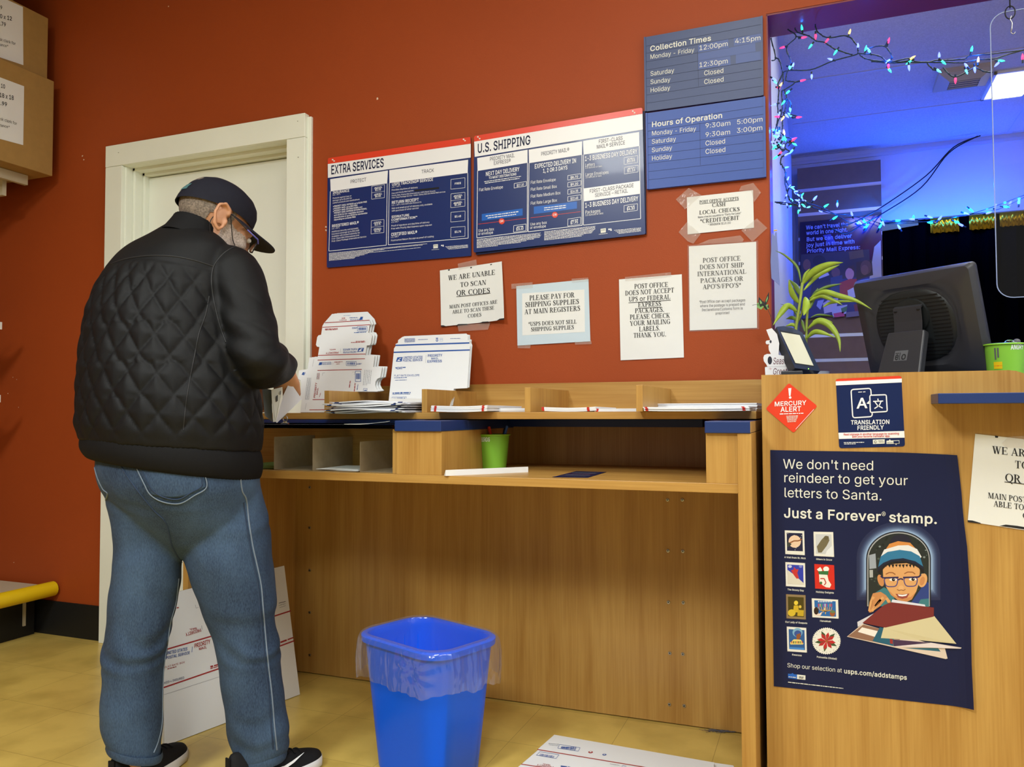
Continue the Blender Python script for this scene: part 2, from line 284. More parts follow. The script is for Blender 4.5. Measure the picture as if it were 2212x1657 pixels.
# ------------------------------------------------------------------ lettering
# letter outlines (sans): character number: (advance, loops of x, y in hundredths of the capital height)
OUTLINES = {
65:(94,(3,0,40,100,54,100,91,0,78,0,56,59,54,66,52,73,49,82,46,94,48,94,45,82,42,73,37,59,17,0),(22,28,22,39,73,39,73,28)),
66:(90,(12,0,12,100,47,100,57,99,65,96,71,92,75,87,77,81,78,73,78,68,76,63,73,59,70,56,66,54,62,52,62,52,67,51,71,48,76,45,79,40,81,34,82,27,81,20,79,13,74,8,68,4,59,1,48,0),(24,11,48,11,58,12,65,16,69,21,70,27,69,32,67,36,64,40,60,43,55,45,49,45,24,45),(24,56,47,56,52,57,57,58,61,61,64,64,65,68,66,73,65,79,61,84,56,88,47,89,24,89)),
67:(100,(53,-1,40,0,30,5,21,12,14,23,9,35,8,50,9,65,14,77,21,87,30,95,40,100,53,101,60,101,67,99,73,96,79,93,84,88,88,82,91,76,93,68,80,68,79,73,77,78,74,81,70,84,66,87,62,88,57,89,53,90,44,88,36,85,30,79,25,72,21,62,20,50,21,38,25,28,30,21,36,15,44,12,53,10,57,11,62,12,66,13,70,16,74,19,77,22,79,27,80,32,93,32,91,24,88,18,84,12,79,7,73,4,67,1,60,-1)),
68:(99,(43,0,19,0,19,11,42,11,53,12,62,16,70,22,74,29,77,39,78,50,77,61,75,71,70,79,63,84,54,88,43,89,18,89,18,100,44,100,58,99,69,94,78,87,85,77,89,65,91,50,89,36,85,23,78,13,69,6,57,2),(24,100,24,0,12,0,12,100)),
69:(82,(12,0,12,100,73,100,73,89,24,89,24,56,70,56,70,45,24,45,24,11,74,11,74,0)),
70:(81,(12,0,12,100,73,100,73,89,24,89,24,55,68,55,68,43,24,43,24,0)),
71:(102,(53,-1,40,0,29,5,20,13,14,23,9,35,8,50,9,65,14,77,20,87,29,95,40,100,52,101,60,101,67,99,73,96,79,92,84,87,88,82,91,76,93,69,80,69,78,73,76,77,73,81,70,84,66,86,62,88,57,89,52,90,44,88,36,85,30,79,25,72,21,62,20,50,21,38,25,28,30,21,36,15,44,12,53,10,61,11,68,14,74,18,78,24,81,31,82,40,85,39,56,39,56,50,94,50,94,39,93,28,89,18,82,10,74,4,64,0)),
72:(102,(12,0,12,100,24,100,24,57,77,57,77,100,90,100,90,0,77,0,77,46,24,46,24,0)),
73:(59,(6,0,6,11,23,11,23,89,6,89,6,100,53,100,53,89,36,89,36,11,53,11,53,0)),
74:(78,(36,-1,24,1,15,6,9,16,7,29,7,34,19,34,19,29,20,20,24,15,29,11,36,10,43,11,49,15,52,20,53,29,53,100,66,100,66,29,64,16,58,6,48,1)),
75:(92,(21,29,21,42,42,68,71,100,88,100,45,54,45,54),(12,0,12,100,24,100,24,66,24,44,24,38,24,0),(73,0,37,51,45,61,88,0)),
76:(77,(12,0,12,100,24,100,24,11,71,11,71,0)),
77:(123,(12,0,12,100,30,100,54,37,63,10,60,10,69,37,94,100,112,100,112,0,99,0,100,90,101,90,90,57,67,0,56,0,33,57,22,90,23,90,24,57,24,0)),
78:(103,(12,0,12,100,27,100,79,16,81,11,80,11,79,16,78,38,78,100,91,100,91,0,76,0,40,57,21,89,23,89,25,57,25,0)),
79:(105,(52,-1,40,0,30,5,21,12,14,23,9,35,8,50,9,65,14,77,21,87,30,95,40,100,52,101,65,100,75,95,84,87,91,77,95,65,97,50,95,35,91,23,84,12,75,5,65,0),(52,10,61,12,69,15,75,21,80,28,83,38,85,50,83,62,80,72,75,79,69,85,61,88,52,90,44,88,36,85,30,79,25,72,21,62,20,50,21,38,25,28,30,21,36,15,44,12)),
80:(87,(12,0,12,100,46,100,57,99,65,96,72,91,77,84,79,77,80,68,79,60,77,52,72,46,65,41,57,38,46,37,21,37,21,48,46,48,53,48,58,50,63,54,65,58,67,63,68,68,67,74,65,79,63,83,58,86,53,88,46,89,24,89,24,0)),
81:(105,(48,31,61,31,73,17,75,13,92,-9,79,-9),(52,-1,40,0,30,5,21,12,14,23,9,35,8,50,9,65,14,77,21,87,30,95,40,100,52,101,65,100,75,95,84,87,91,77,95,65,97,50,95,35,91,23,84,12,75,5,65,0),(52,10,61,12,69,15,75,21,80,28,83,38,85,50,83,62,80,72,75,79,69,85,61,88,52,90,44,88,36,85,30,79,25,72,21,62,20,50,21,38,25,28,30,21,36,15,44,12)),
82:(88,(12,0,12,100,46,100,57,99,65,96,72,91,77,85,80,78,80,69,80,61,77,53,72,47,65,43,57,40,46,39,19,39,19,50,46,50,53,51,59,52,63,55,66,59,67,64,68,69,67,75,66,80,63,83,58,86,53,88,46,89,24,89,24,0),(69,0,45,45,60,45,84,0)),
83:(88,(44,-2,34,-1,25,2,18,6,13,12,9,19,8,27,21,27,22,22,24,17,28,14,33,12,38,10,44,10,50,10,56,12,61,14,65,18,67,22,68,27,67,32,65,35,62,38,58,40,53,42,48,44,36,47,25,51,17,57,12,64,10,73,11,81,15,88,20,94,27,98,35,100,45,101,54,100,62,98,69,94,74,88,77,82,79,74,66,74,64,81,59,86,53,89,44,90,38,90,33,88,29,86,25,82,23,78,23,74,23,69,26,66,29,63,33,61,38,59,42,58,52,55,56,54,61,52,66,50,71,47,74,43,78,39,80,34,80,27,79,19,76,12,71,7,64,2,55,-1)),
84:(88,(6,89,6,100,82,100,82,89,50,89,50,0,38,0,38,89)),
85:(102,(51,-2,40,0,30,3,22,9,17,16,13,24,12,34,12,100,24,100,24,35,25,28,28,22,32,17,37,13,43,11,51,10,59,11,65,13,70,17,74,22,76,28,77,35,77,100,90,100,90,34,89,24,85,16,79,9,71,3,62,0)),
86:(94,(40,0,3,100,17,100,38,41,40,35,42,27,45,18,49,6,46,6,50,18,52,27,57,41,78,100,91,100,55,0)),
87:(135,(30,0,3,100,16,100,32,39,39,8,37,8,44,39,60,100,75,100,98,8,96,8,103,39,119,100,132,100,104,0,90,0,72,63,71,70,69,77,68,85,66,93,69,93,67,85,66,78,64,71,62,63,45,0)),
88:(93,(4,0,43,56,43,46,6,100,20,100,48,57,46,57,59,79,73,100,88,100,51,47,51,56,90,0,75,0,57,25,45,45,48,45,36,25,18,0)),
89:(93,(40,0,40,41,3,100,18,100,38,68,41,62,44,57,46,52,49,45,44,45,47,52,49,58,55,68,75,100,89,100,53,41,53,0)),
90:(86,(8,0,8,9,54,76,67,93,68,89,44,89,8,89,8,100,78,100,78,91,33,25,19,7,18,11,42,11,79,11,79,0)),
97:(77,(31,-2,25,-1,19,1,13,4,9,9,7,14,6,21,7,27,8,32,11,35,15,38,20,40,25,41,30,42,46,45,50,45,52,46,54,48,54,55,52,58,50,61,47,63,43,65,38,65,34,65,29,63,26,61,23,59,21,57,20,54,8,57,11,63,15,68,20,71,26,74,32,75,38,76,42,75,47,75,52,73,56,71,60,68,63,63,65,57,66,49,66,0,54,0,54,10,54,10,52,8,50,5,46,2,42,0,37,-1),(33,9,40,10,45,12,49,15,52,18,54,23,54,27,54,37,30,32,26,31,23,30,20,27,19,24,18,21,19,17,20,14,22,12,26,10,29,9)),
98:(83,(45,-2,39,-1,34,1,30,3,27,6,23,12,22,12,22,0,10,0,10,100,22,100,22,63,23,63,27,68,30,71,34,73,39,75,45,76,54,74,62,71,68,65,73,58,76,48,77,37,76,26,73,17,68,9,62,3,54,0),(43,9,50,10,55,13,59,17,62,23,64,30,64,37,64,45,62,51,59,57,55,61,50,64,43,65,37,64,32,61,28,57,25,52,23,45,22,37,23,29,25,23,28,17,32,13,37,10)),
99:(78,(41,-2,31,0,23,3,16,9,11,17,8,26,7,37,8,48,11,57,16,65,23,71,31,74,41,76,46,75,51,74,56,72,60,70,64,67,67,63,69,59,71,54,60,51,59,54,57,57,55,59,53,61,50,63,48,64,44,65,41,65,34,64,29,61,24,56,21,51,20,44,19,37,20,30,21,23,24,17,29,13,34,10,41,9,44,9,48,10,51,11,53,13,55,15,57,17,59,20,60,23,71,20,70,15,67,11,64,7,60,4,56,2,51,0,46,-1)),
100:(83,(38,-2,30,0,22,3,16,9,11,17,8,26,7,37,8,48,11,58,16,65,22,71,30,74,38,76,45,75,50,73,54,71,56,68,60,63,61,63,61,100,73,100,73,0,61,0,61,12,60,12,59,9,56,6,53,3,50,1,45,-1),(40,9,46,10,52,13,56,17,59,23,61,29,61,37,61,45,59,52,56,57,52,61,47,64,40,65,34,64,28,61,24,57,21,51,20,45,19,37,20,30,21,23,24,17,29,13,34,10)),
101:(79,(42,-2,32,0,23,3,16,9,11,17,8,26,7,37,8,48,11,57,16,65,23,71,31,74,40,76,46,75,52,74,58,71,63,67,67,62,70,55,72,48,73,38,73,33,15,33,15,43,66,43,61,40,60,47,59,53,56,58,52,62,47,64,40,65,34,64,29,62,25,58,21,53,19,47,19,41,19,35,20,27,22,21,25,16,30,12,35,10,42,9,46,9,50,10,53,12,56,14,58,17,60,21,72,18,69,12,66,8,61,4,56,1,49,-1)),
102:(50,(45,75,45,64,1,64,1,75),(16,0,16,85,17,91,19,96,22,99,27,102,32,104,37,104,41,104,48,102,45,92,38,93,34,92,30,90,28,87,28,82,28,0)),
103:(84,(41,-30,33,-29,26,-27,21,-25,16,-22,13,-18,10,-14,20,-8,24,-13,27,-15,30,-17,35,-19,41,-19,49,-18,55,-15,60,-9,61,-1,61,13,60,13,56,8,53,5,50,3,45,1,38,1,30,2,22,5,16,11,11,18,8,27,7,38,8,48,11,58,16,65,22,71,30,74,39,76,45,75,50,73,54,71,57,68,60,63,62,63,62,75,73,75,73,-2,72,-11,69,-18,64,-23,57,-27,49,-29),(40,12,47,12,52,15,56,19,59,24,61,30,61,38,61,45,59,52,56,57,52,61,47,64,40,65,34,64,29,61,24,57,21,52,20,45,19,38,20,30,21,24,24,19,29,15,34,12)),
104:(81,(22,45,22,0,10,0,10,100,22,100,22,57,20,57,24,65,30,71,37,74,45,76,52,75,58,72,63,69,67,63,69,56,70,47,70,0,58,0,58,46,57,54,54,60,48,63,41,65,36,64,32,62,28,60,25,56,23,51)),
105:(33,(10,0,10,75,22,75,22,0),(16,87,13,88,11,89,9,92,8,95,9,98,11,101,13,102,16,103,20,102,22,101,24,98,25,95,24,92,22,89,20,88)),
106:(33,(10,75,22,75,22,-6,22,-12,20,-18,17,-22,13,-25,7,-27,1,-28,-2,-28,-2,-17,0,-17,5,-16,8,-14,10,-11,10,-6),(16,87,13,88,11,89,9,92,8,95,9,98,11,101,13,102,16,103,20,102,22,101,24,98,25,95,24,92,22,89,20,88)),
107:(75,(22,27,22,42,24,42,56,75,71,75,36,39,35,39),(10,0,10,100,22,100,22,0),(58,0,29,37,38,45,73,0)),
108:(37,(27,0,20,1,15,4,11,9,10,17,10,100,22,100,22,19,23,15,24,12,26,11,29,10,33,11,36,1)),
109:(120,(10,0,10,75,22,75,22,58,21,58,23,64,26,68,30,71,34,74,38,75,43,76,51,75,56,71,61,65,63,58,61,58,63,63,66,67,70,71,75,74,80,75,86,76,92,75,98,73,103,70,106,65,109,58,109,50,109,0,97,0,97,50,96,57,93,61,88,64,82,65,78,64,74,63,70,60,68,57,66,53,66,49,66,0,54,0,54,51,53,57,50,61,45,64,39,65,35,64,31,63,27,60,25,57,23,52,22,47,22,0)),
110:(81,(22,45,22,0,10,0,10,75,22,75,22,57,20,57,24,65,30,71,37,74,45,76,52,75,58,72,63,69,67,63,69,56,70,47,70,0,58,0,58,46,57,54,54,60,48,63,41,65,36,64,32,62,28,60,25,56,23,51)),
111:(82,(41,-2,31,0,23,3,16,9,11,17,8,26,7,37,8,48,11,57,16,65,23,71,31,74,41,76,50,74,59,71,66,65,71,57,74,48,75,37,74,26,71,17,66,9,59,3,50,0),(41,9,48,10,53,13,57,17,60,23,62,30,63,37,62,44,60,51,57,56,53,61,48,64,41,65,34,64,29,61,24,56,21,51,20,44,19,37,20,30,21,23,24,17,29,13,34,10)),
112:(83,(10,-28,10,75,22,75,22,63,23,63,27,68,30,71,34,73,39,75,45,76,54,74,62,71,68,65,73,58,76,48,77,37,76,26,73,17,68,9,62,3,54,0,45,-2,39,-1,34,1,30,3,27,6,23,12,22,12,22,-28),(43,9,50,10,55,13,59,17,62,23,64,30,64,37,64,45,62,51,59,57,55,61,50,64,43,65,37,64,32,61,28,57,25,52,23,45,22,37,23,29,25,23,28,17,32,13,37,10)),
113:(83,(73,-28,61,-28,61,12,60,12,59,9,56,6,53,3,50,1,45,-1,38,-2,30,0,22,3,16,9,11,17,8,26,7,37,8,48,11,58,16,65,22,71,30,74,38,76,45,75,50,73,54,71,56,68,60,63,61,63,61,75,73,75),(40,9,46,10,52,13,56,17,59,23,61,29,61,37,61,45,59,52,56,57,52,61,47,64,40,65,34,64,28,61,24,57,21,51,20,45,19,37,20,30,21,23,24,17,29,13,34,10)),
114:(51,(10,0,10,75,22,75,22,63,23,63,26,68,30,72,36,75,42,76,48,75,48,63,41,64,36,63,31,62,28,59,25,56,23,51,22,47,22,0)),
115:(72,(36,-2,28,-1,22,1,17,4,12,7,9,12,7,19,18,21,21,16,24,12,29,10,36,9,43,10,48,12,52,16,53,20,52,24,50,27,46,29,42,30,29,33,20,37,14,41,10,47,9,54,10,60,13,65,17,70,23,73,29,75,37,76,44,75,50,73,55,70,59,67,62,62,64,57,53,54,51,58,48,62,43,65,37,65,31,65,26,62,22,59,21,54,22,51,24,48,28,46,34,44,45,41,54,38,60,34,64,28,65,21,64,15,61,9,57,5,51,1,44,-1)),
116:(45,(40,75,40,64,1,64,1,75),(13,93,25,93,25,19,25,15,27,12,29,10,33,10,40,11,42,0,33,-1,25,0,18,4,14,10,13,18)),
117:(81,(36,-1,29,0,23,2,17,6,14,12,11,19,10,27,10,75,22,75,22,28,23,21,27,15,32,11,39,10,44,10,49,12,53,15,56,19,58,24,58,30,58,75,70,75,70,0,59,0,59,18,60,18,56,9,51,3,44,0)),
118:(77,(32,0,3,75,17,75,32,30,35,24,40,4,36,4,38,10,42,24,44,30,60,75,73,75,44,0)),
119:(111,(27,0,4,75,17,75,26,42,30,27,32,18,34,8,32,8,34,18,36,26,39,35,41,42,50,75,62,75,71,42,75,27,77,18,79,8,77,8,79,18,81,27,85,42,94,75,107,75,84,0,72,0,63,34,54,66,57,66,39,0)),
120:(74,(4,0,34,43,34,34,6,75,20,75,29,60,32,55,41,40,34,40,37,45,43,55,46,60,55,75,69,75,41,33,41,42,70,0,56,0,45,17,42,22,37,31,34,36,40,36,38,31,32,22,29,17,18,0)),
121:(77,(9,-27,12,-17,17,-18,20,-17,23,-16,26,-15,28,-11,30,-7,32,0,3,75,17,75,32,30,35,24,39,10,40,4,36,4,42,24,44,30,60,75,73,75,40,-11,38,-17,35,-21,31,-24,27,-27,23,-28,18,-29)),
122:(75,(8,0,8,9,50,63,50,63,9,63,9,75,65,75,65,65,25,12,25,11,67,11,67,0)),
48:(89,(45,-1,34,0,26,5,19,12,14,22,10,35,9,50,10,65,14,78,19,88,26,95,34,100,45,101,55,100,63,95,70,88,76,78,79,65,80,50,79,35,76,22,70,12,64,5,55,0),(45,10,51,11,57,14,62,20,65,28,67,38,68,50,67,62,65,72,62,80,57,86,51,89,45,90,38,89,32,86,28,80,24,72,22,62,21,50,22,38,24,28,28,20,32,14,38,11)),
49:(89,(15,0,15,11,77,11,77,0),(54,100,54,0,42,0,42,88,41,88,17,70,17,84,39,100)),
50:(89,(13,0,13,9,46,45,51,51,55,56,59,60,61,64,62,68,63,73,62,78,60,82,58,86,54,88,49,90,44,90,39,90,34,88,30,85,27,81,26,77,25,71,13,71,14,80,17,87,22,93,28,98,36,100,44,101,53,100,60,98,66,93,71,88,74,81,75,73,74,68,73,62,70,57,66,51,60,44,52,35,30,12,30,11,77,11,77,0)),
51:(89,(43,-1,34,-1,26,2,19,6,14,11,10,18,9,26,21,26,23,21,25,17,28,14,32,12,37,10,43,10,49,10,54,12,58,15,62,18,64,23,65,28,64,34,62,39,59,43,54,46,48,48,40,49,31,49,31,59,57,88,57,89,14,89,14,100,73,100,73,91,42,55,42,57,52,57,61,54,68,50,73,44,76,37,77,28,76,20,73,13,68,7,61,2,52,0)),
52:(89,(8,21,8,31,49,100,61,100,21,33,21,32,81,32,81,21),(55,0,55,62,67,62,67,0)),
53:(89,(43,-1,35,0,28,2,21,6,16,12,13,18,12,26,24,26,25,21,27,17,30,14,34,12,39,10,43,10,49,11,54,13,59,16,62,21,64,26,64,32,64,38,62,43,58,48,54,52,49,54,43,54,38,54,33,53,29,51,25,48,13,50,19,100,72,100,72,89,30,89,26,59,27,59,30,62,35,64,40,65,45,66,52,65,58,63,63,60,68,56,72,51,74,45,76,39,77,32,76,23,73,15,67,8,61,3,53,0)),
54:(89,(44,-1,36,0,28,3,22,8,17,15,14,23,12,32,13,39,16,47,20,56,27,67,50,100,63,100,30,51,29,51,30,54,32,57,35,59,38,60,42,61,46,62,55,61,62,58,68,53,73,47,75,40,76,31,75,22,72,14,67,8,61,3,53,0),(44,10,50,10,55,12,59,16,62,20,64,25,64,31,64,37,62,42,59,46,55,49,50,51,44,52,39,51,34,49,30,46,27,42,25,37,25,31,25,25,27,20,30,16,34,12,39,10)),
55:(89,(19,0,64,88,64,89,12,89,12,100,77,100,77,88,32,0)),
56:(89,(44,-1,35,0,27,2,20,7,15,12,11,19,10,27,11,33,13,38,16,43,20,47,25,50,30,52,30,52,23,55,18,61,15,67,14,75,15,82,18,88,22,94,29,98,36,100,44,101,53,100,60,98,66,94,71,88,74,82,75,75,74,67,71,61,66,55,59,52,59,52,64,50,69,47,73,43,76,38,78,33,79,27,78,19,74,12,69,7,62,2,54,0),(44,10,51,10,56,12,60,14,63,18,66,22,66,27,65,32,63,37,60,41,56,44,50,46,44,46,39,46,33,44,29,41,26,37,23,32,23,27,23,22,25,18,29,14,33,12,38,10),(44,57,49,57,54,59,58,62,60,65,62,69,63,74,62,79,60,83,58,86,54,88,50,90,44,90,39,90,35,88,31,86,28,83,27,79,26,74,27,69,28,65,31,62,35,59,39,57)),
57:(89,(44,101,53,100,61,97,67,92,72,85,75,77,76,68,76,61,73,53,69,44,62,33,39,0,26,0,59,49,60,49,59,46,57,43,54,41,50,40,47,39,43,38,34,39,27,42,21,47,16,53,13,60,12,69,14,78,17,86,22,92,28,97,36,100),(44,90,39,90,34,88,30,84,27,80,25,75,25,69,25,63,27,58,30,54,34,51,39,49,44,48,50,49,55,51,59,54,62,58,64,63,64,69,64,75,62,80,59,84,55,88,50,90)),
46:(37,(19,-1,15,0,12,2,10,5,10,8,10,12,12,14,15,16,19,17,22,16,25,14,27,12,28,8,27,5,25,2,22,0)),
44:(37,(7,-23,13,14,27,14,17,-23)),
58:(37,(19,-1,15,0,12,2,10,5,10,8,10,12,12,14,15,16,19,17,22,16,25,14,27,12,28,8,27,5,25,2,22,0),(19,53,15,54,12,56,10,59,10,62,10,66,12,69,15,70,19,71,22,70,25,69,27,66,28,62,27,59,25,56,22,54)),
59:(37,(7,-23,13,14,27,14,17,-23),(20,53,17,54,14,56,12,59,11,62,12,66,14,69,17,70,20,71,24,70,27,69,29,66,29,62,29,59,27,56,24,54)),
33:(39,(13,32,12,100,26,100,25,32),(19,-1,16,0,13,2,11,5,10,8,11,11,13,14,16,16,19,17,23,16,26,14,28,11,28,8,28,5,26,2,23,0)),
63:(70,(26,30,26,39,28,45,30,50,33,53,37,56,41,59,45,62,48,66,51,70,51,75,51,80,49,84,47,87,43,89,39,90,35,91,31,90,27,89,24,87,21,84,19,79,18,74,5,74,7,82,10,89,14,94,20,98,27,101,35,101,43,101,50,98,56,94,60,89,63,82,64,75,63,68,60,61,56,56,50,51,46,49,43,46,41,44,39,40,38,36,38,30),(32,-1,29,0,26,2,24,5,23,8,24,11,26,14,29,16,32,17,36,16,39,14,40,11,41,8,40,5,39,2,36,0)),
39:(41,(15,62,14,100,27,100,25,62)),
34:(63,(15,62,14,100,27,100,25,62),(38,62,36,100,49,100,48,62)),
45:(89,(66,48,66,37,22,37,22,48)),
47:(49,(46,105,14,-15,3,-15,35,105)),
40:(54,(18,41,18,52,20,64,22,75,26,87,30,97,35,106,46,106,42,95,38,84,34,73,32,62,30,51,30,41,30,32,32,23,34,13,37,3,41,-7,46,-19,35,-19,27,-4,22,11,19,26)),
41:(54,(7,-19,13,-7,17,4,20,13,22,23,24,32,24,41,23,51,22,62,20,73,16,84,12,95,7,106,19,106,24,97,28,87,31,75,34,64,36,52,36,41,35,26,32,10,26,-4,19,-19)),
38:(88,(39,-1,30,0,22,2,15,7,11,12,8,19,7,26,7,32,9,37,12,42,17,46,22,50,28,55,42,66,48,71,50,74,51,76,51,80,51,84,48,87,44,90,40,91,36,90,33,89,30,87,29,85,27,82,27,78,27,75,29,71,31,68,33,64,86,0,72,0,34,46,24,58,20,63,17,68,15,73,15,78,16,85,18,90,22,95,26,98,32,100,39,101,46,100,52,98,57,95,61,90,63,85,64,79,63,75,62,71,60,67,57,64,54,61,50,58,30,43,25,38,22,34,20,30,19,26,20,21,21,17,24,14,28,11,33,10,38,9,44,10,49,12,55,15,59,19,63,24,66,30,68,37,69,44,80,44,80,35,78,28,76,23,73,18,70,15,68,12,65,9,60,5,53,1,46,-1)),
36:(88,(40,-15,40,115,48,115,48,-15),(44,-2,34,-1,25,2,18,6,13,12,9,19,8,27,21,27,22,22,24,17,28,14,33,12,38,10,44,10,50,10,56,12,61,14,65,18,67,22,68,27,67,32,65,35,62,38,58,40,53,42,48,44,36,47,25,51,17,57,12,64,10,73,11,81,15,88,20,94,27,98,35,100,45,101,54,100,62,98,69,94,74,88,77,82,79,74,66,74,64,81,59,86,53,89,44,90,38,90,33,88,29,86,25,82,23,78,23,74,23,69,26,66,29,63,33,61,38,59,42,58,52,55,56,54,61,52,66,50,71,47,74,43,78,39,80,34,80,27,79,19,76,12,71,7,64,2,55,-1)),
37:(133,(34,56,29,56,24,58,20,62,17,66,15,71,15,76,15,81,15,86,17,91,20,96,24,99,29,101,34,102,40,101,45,99,49,96,52,91,54,86,54,81,54,76,54,71,52,66,49,62,45,58,40,56),(34,64,39,65,42,68,43,72,44,76,44,81,43,85,42,89,39,92,34,93,30,92,27,89,26,85,25,81,25,76,26,72,27,68,30,65),(99,-2,93,-1,88,1,84,4,81,8,79,13,79,19,79,24,79,29,81,34,84,38,88,41,93,43,99,44,104,43,109,41,113,38,116,34,118,29,118,24,118,19,118,13,116,8,113,4,109,1,104,-1),(99,7,103,8,106,10,107,14,108,19,108,24,107,28,106,32,103,35,99,35,94,35,91,32,90,28,89,24,89,19,90,14,91,10,94,8),(26,0,95,100,106,100,37,0)),
42:(89,(40,44,40,65,22,54,18,62,37,72,18,82,22,90,40,79,40,100,49,100,48,79,66,90,71,82,52,72,71,62,66,54,48,65,49,44)),
43:(89,(39,7,39,71,50,71,50,7),(12,34,12,44,77,44,77,34)),
174:(91,(46,23,38,24,30,26,24,30,18,35,13,40,9,47,7,54,6,62,7,70,9,77,13,84,18,90,24,95,30,98,38,101,46,101,53,101,61,98,67,95,73,90,78,84,82,77,84,70,85,62,84,54,82,47,78,40,73,35,67,30,61,26,53,24),(46,33,53,34,60,37,66,41,71,47,74,54,75,62,74,70,71,77,66,83,60,88,53,91,46,92,38,91,31,88,25,83,20,77,17,70,16,62,17,54,20,47,25,41,31,37,38,34),(54,44,45,61,54,61,63,44),(32,44,32,80,50,80,52,80,55,79,57,77,59,75,61,72,61,69,61,65,59,62,57,60,55,58,52,57,49,57,36,57,36,63,47,63,49,63,51,64,52,66,52,69,52,71,51,73,49,74,47,74,40,74,40,44)),
8217:(35,(10,63,16,100,30,100,19,63)),
8211:(69,(69,48,69,37,0,37,0,48)),
8226:(76,(38,18,33,19,27,21,23,24,20,29,17,34,17,40,17,45,20,51,23,55,27,58,33,60,38,61,44,60,49,58,53,55,57,51,59,45,60,40,59,34,57,29,53,24,49,21,44,19)),
8482:(83,(57,64,41,100,48,100,59,74,70,100,76,100,60,64),(40,64,40,100,46,100,46,64),(71,64,71,100,77,100,77,64),(16,64,16,97,23,97,23,64),(5,94,5,100,33,100,33,94)),
64:(133,(70,-27,56,-26,44,-22,33,-17,24,-10,17,-2,12,9,9,21,8,35,9,49,12,61,17,71,24,80,33,87,43,92,55,96,69,97,82,96,93,92,103,87,111,80,117,72,121,63,124,53,125,42,125,35,124,28,123,21,121,15,118,10,114,6,108,3,102,2,98,2,94,3,90,5,87,7,84,10,83,13,83,13,80,9,76,6,71,3,64,2,56,4,49,7,44,12,40,19,38,27,37,36,38,44,41,52,45,58,51,63,57,66,65,67,71,67,76,65,79,63,82,60,82,60,82,66,93,66,93,22,94,18,95,15,98,12,102,12,106,12,109,15,112,19,113,25,114,33,114,42,114,51,111,59,108,67,103,73,96,79,88,83,79,86,68,87,57,86,48,83,39,79,32,73,27,66,23,57,20,46,19,35,20,23,23,13,27,4,32,-3,40,-9,48,-13,59,-16,70,-17,76,-17,81,-16,86,-15,96,-12,99,-21,96,-22,91,-24,86,-25,81,-26,75,-26),(65,13,71,13,75,15,79,19,81,23,82,29,83,36,82,43,81,49,78,53,75,55,70,57,65,57,60,57,56,54,52,51,50,47,48,42,48,36,48,30,49,25,52,20,55,16,59,14)),
95:(63,(63,0,63,-11,0,-11,0,0)),
61:(89,(14,48,14,59,75,59,75,48),(14,19,14,30,75,30,75,19))}
GL = {}
def load_glyphs():
    from mathutils.geometry import delaunay_2d_cdt
    def winding(p, LL):
        w = 0
        for L in LL:
            for i in range(len(L)):
                a, b = L[i - 1], L[i]
                if (a[1] > p[1]) != (b[1] > p[1]) and p[0] < (b[0] - a[0]) * (p[1] - a[1]) / (b[1] - a[1]) + a[0]: w += 1 if b[1] > a[1] else -1
        return w
    for num, g in OUTLINES.items():
        c, adv = chr(num), g[0] / 100; loops = [[(q[i] / 100, q[i + 1] / 100) for i in range(0, len(q), 2)] for q in g[1:]]
        for bold in (0, 1):
            LL = []
            for L in loops:
                o = []
                for i in range(len(L)):
                    a, p, b = L[i - 1], L[i], L[(i + 1) % len(L)]; d1 = Vector((p[0] - a[0], p[1] - a[1])).normalized(); d2 = Vector((b[0] - p[0], b[1] - p[1])).normalized()
                    m = Vector((-d1.y - d2.y, d1.x + d2.x)); k = min(1.5, 2 / max(.4, m.length_squared)); o.append((p[0] + m.x * k * .03 * bold, p[1] + m.y * k * .03 * bold))
                LL.append(o)
            pts = [Vector(p) for L in LL for p in L]; ed = []; o = 0
            for L in LL: ed += [(o + i, o + (i + 1) % len(L)) for i in range(len(L))]; o += len(L)
            r = delaunay_2d_cdt(pts, ed, [], 0, 1e-5); vs = [(v.x, v.y) for v in r[0]]
            fs = [tuple(f) for f in r[2] if winding((sum(vs[i][0] for i in f) / len(f), sum(vs[i][1] for i in f) / len(f)), LL) != 0]
            GL[(c, bold)] = (vs, fs, adv + .04 * bold)
    for b in (0, 1): GL[(' ', b)] = ([], [], .36)
load_glyphs()
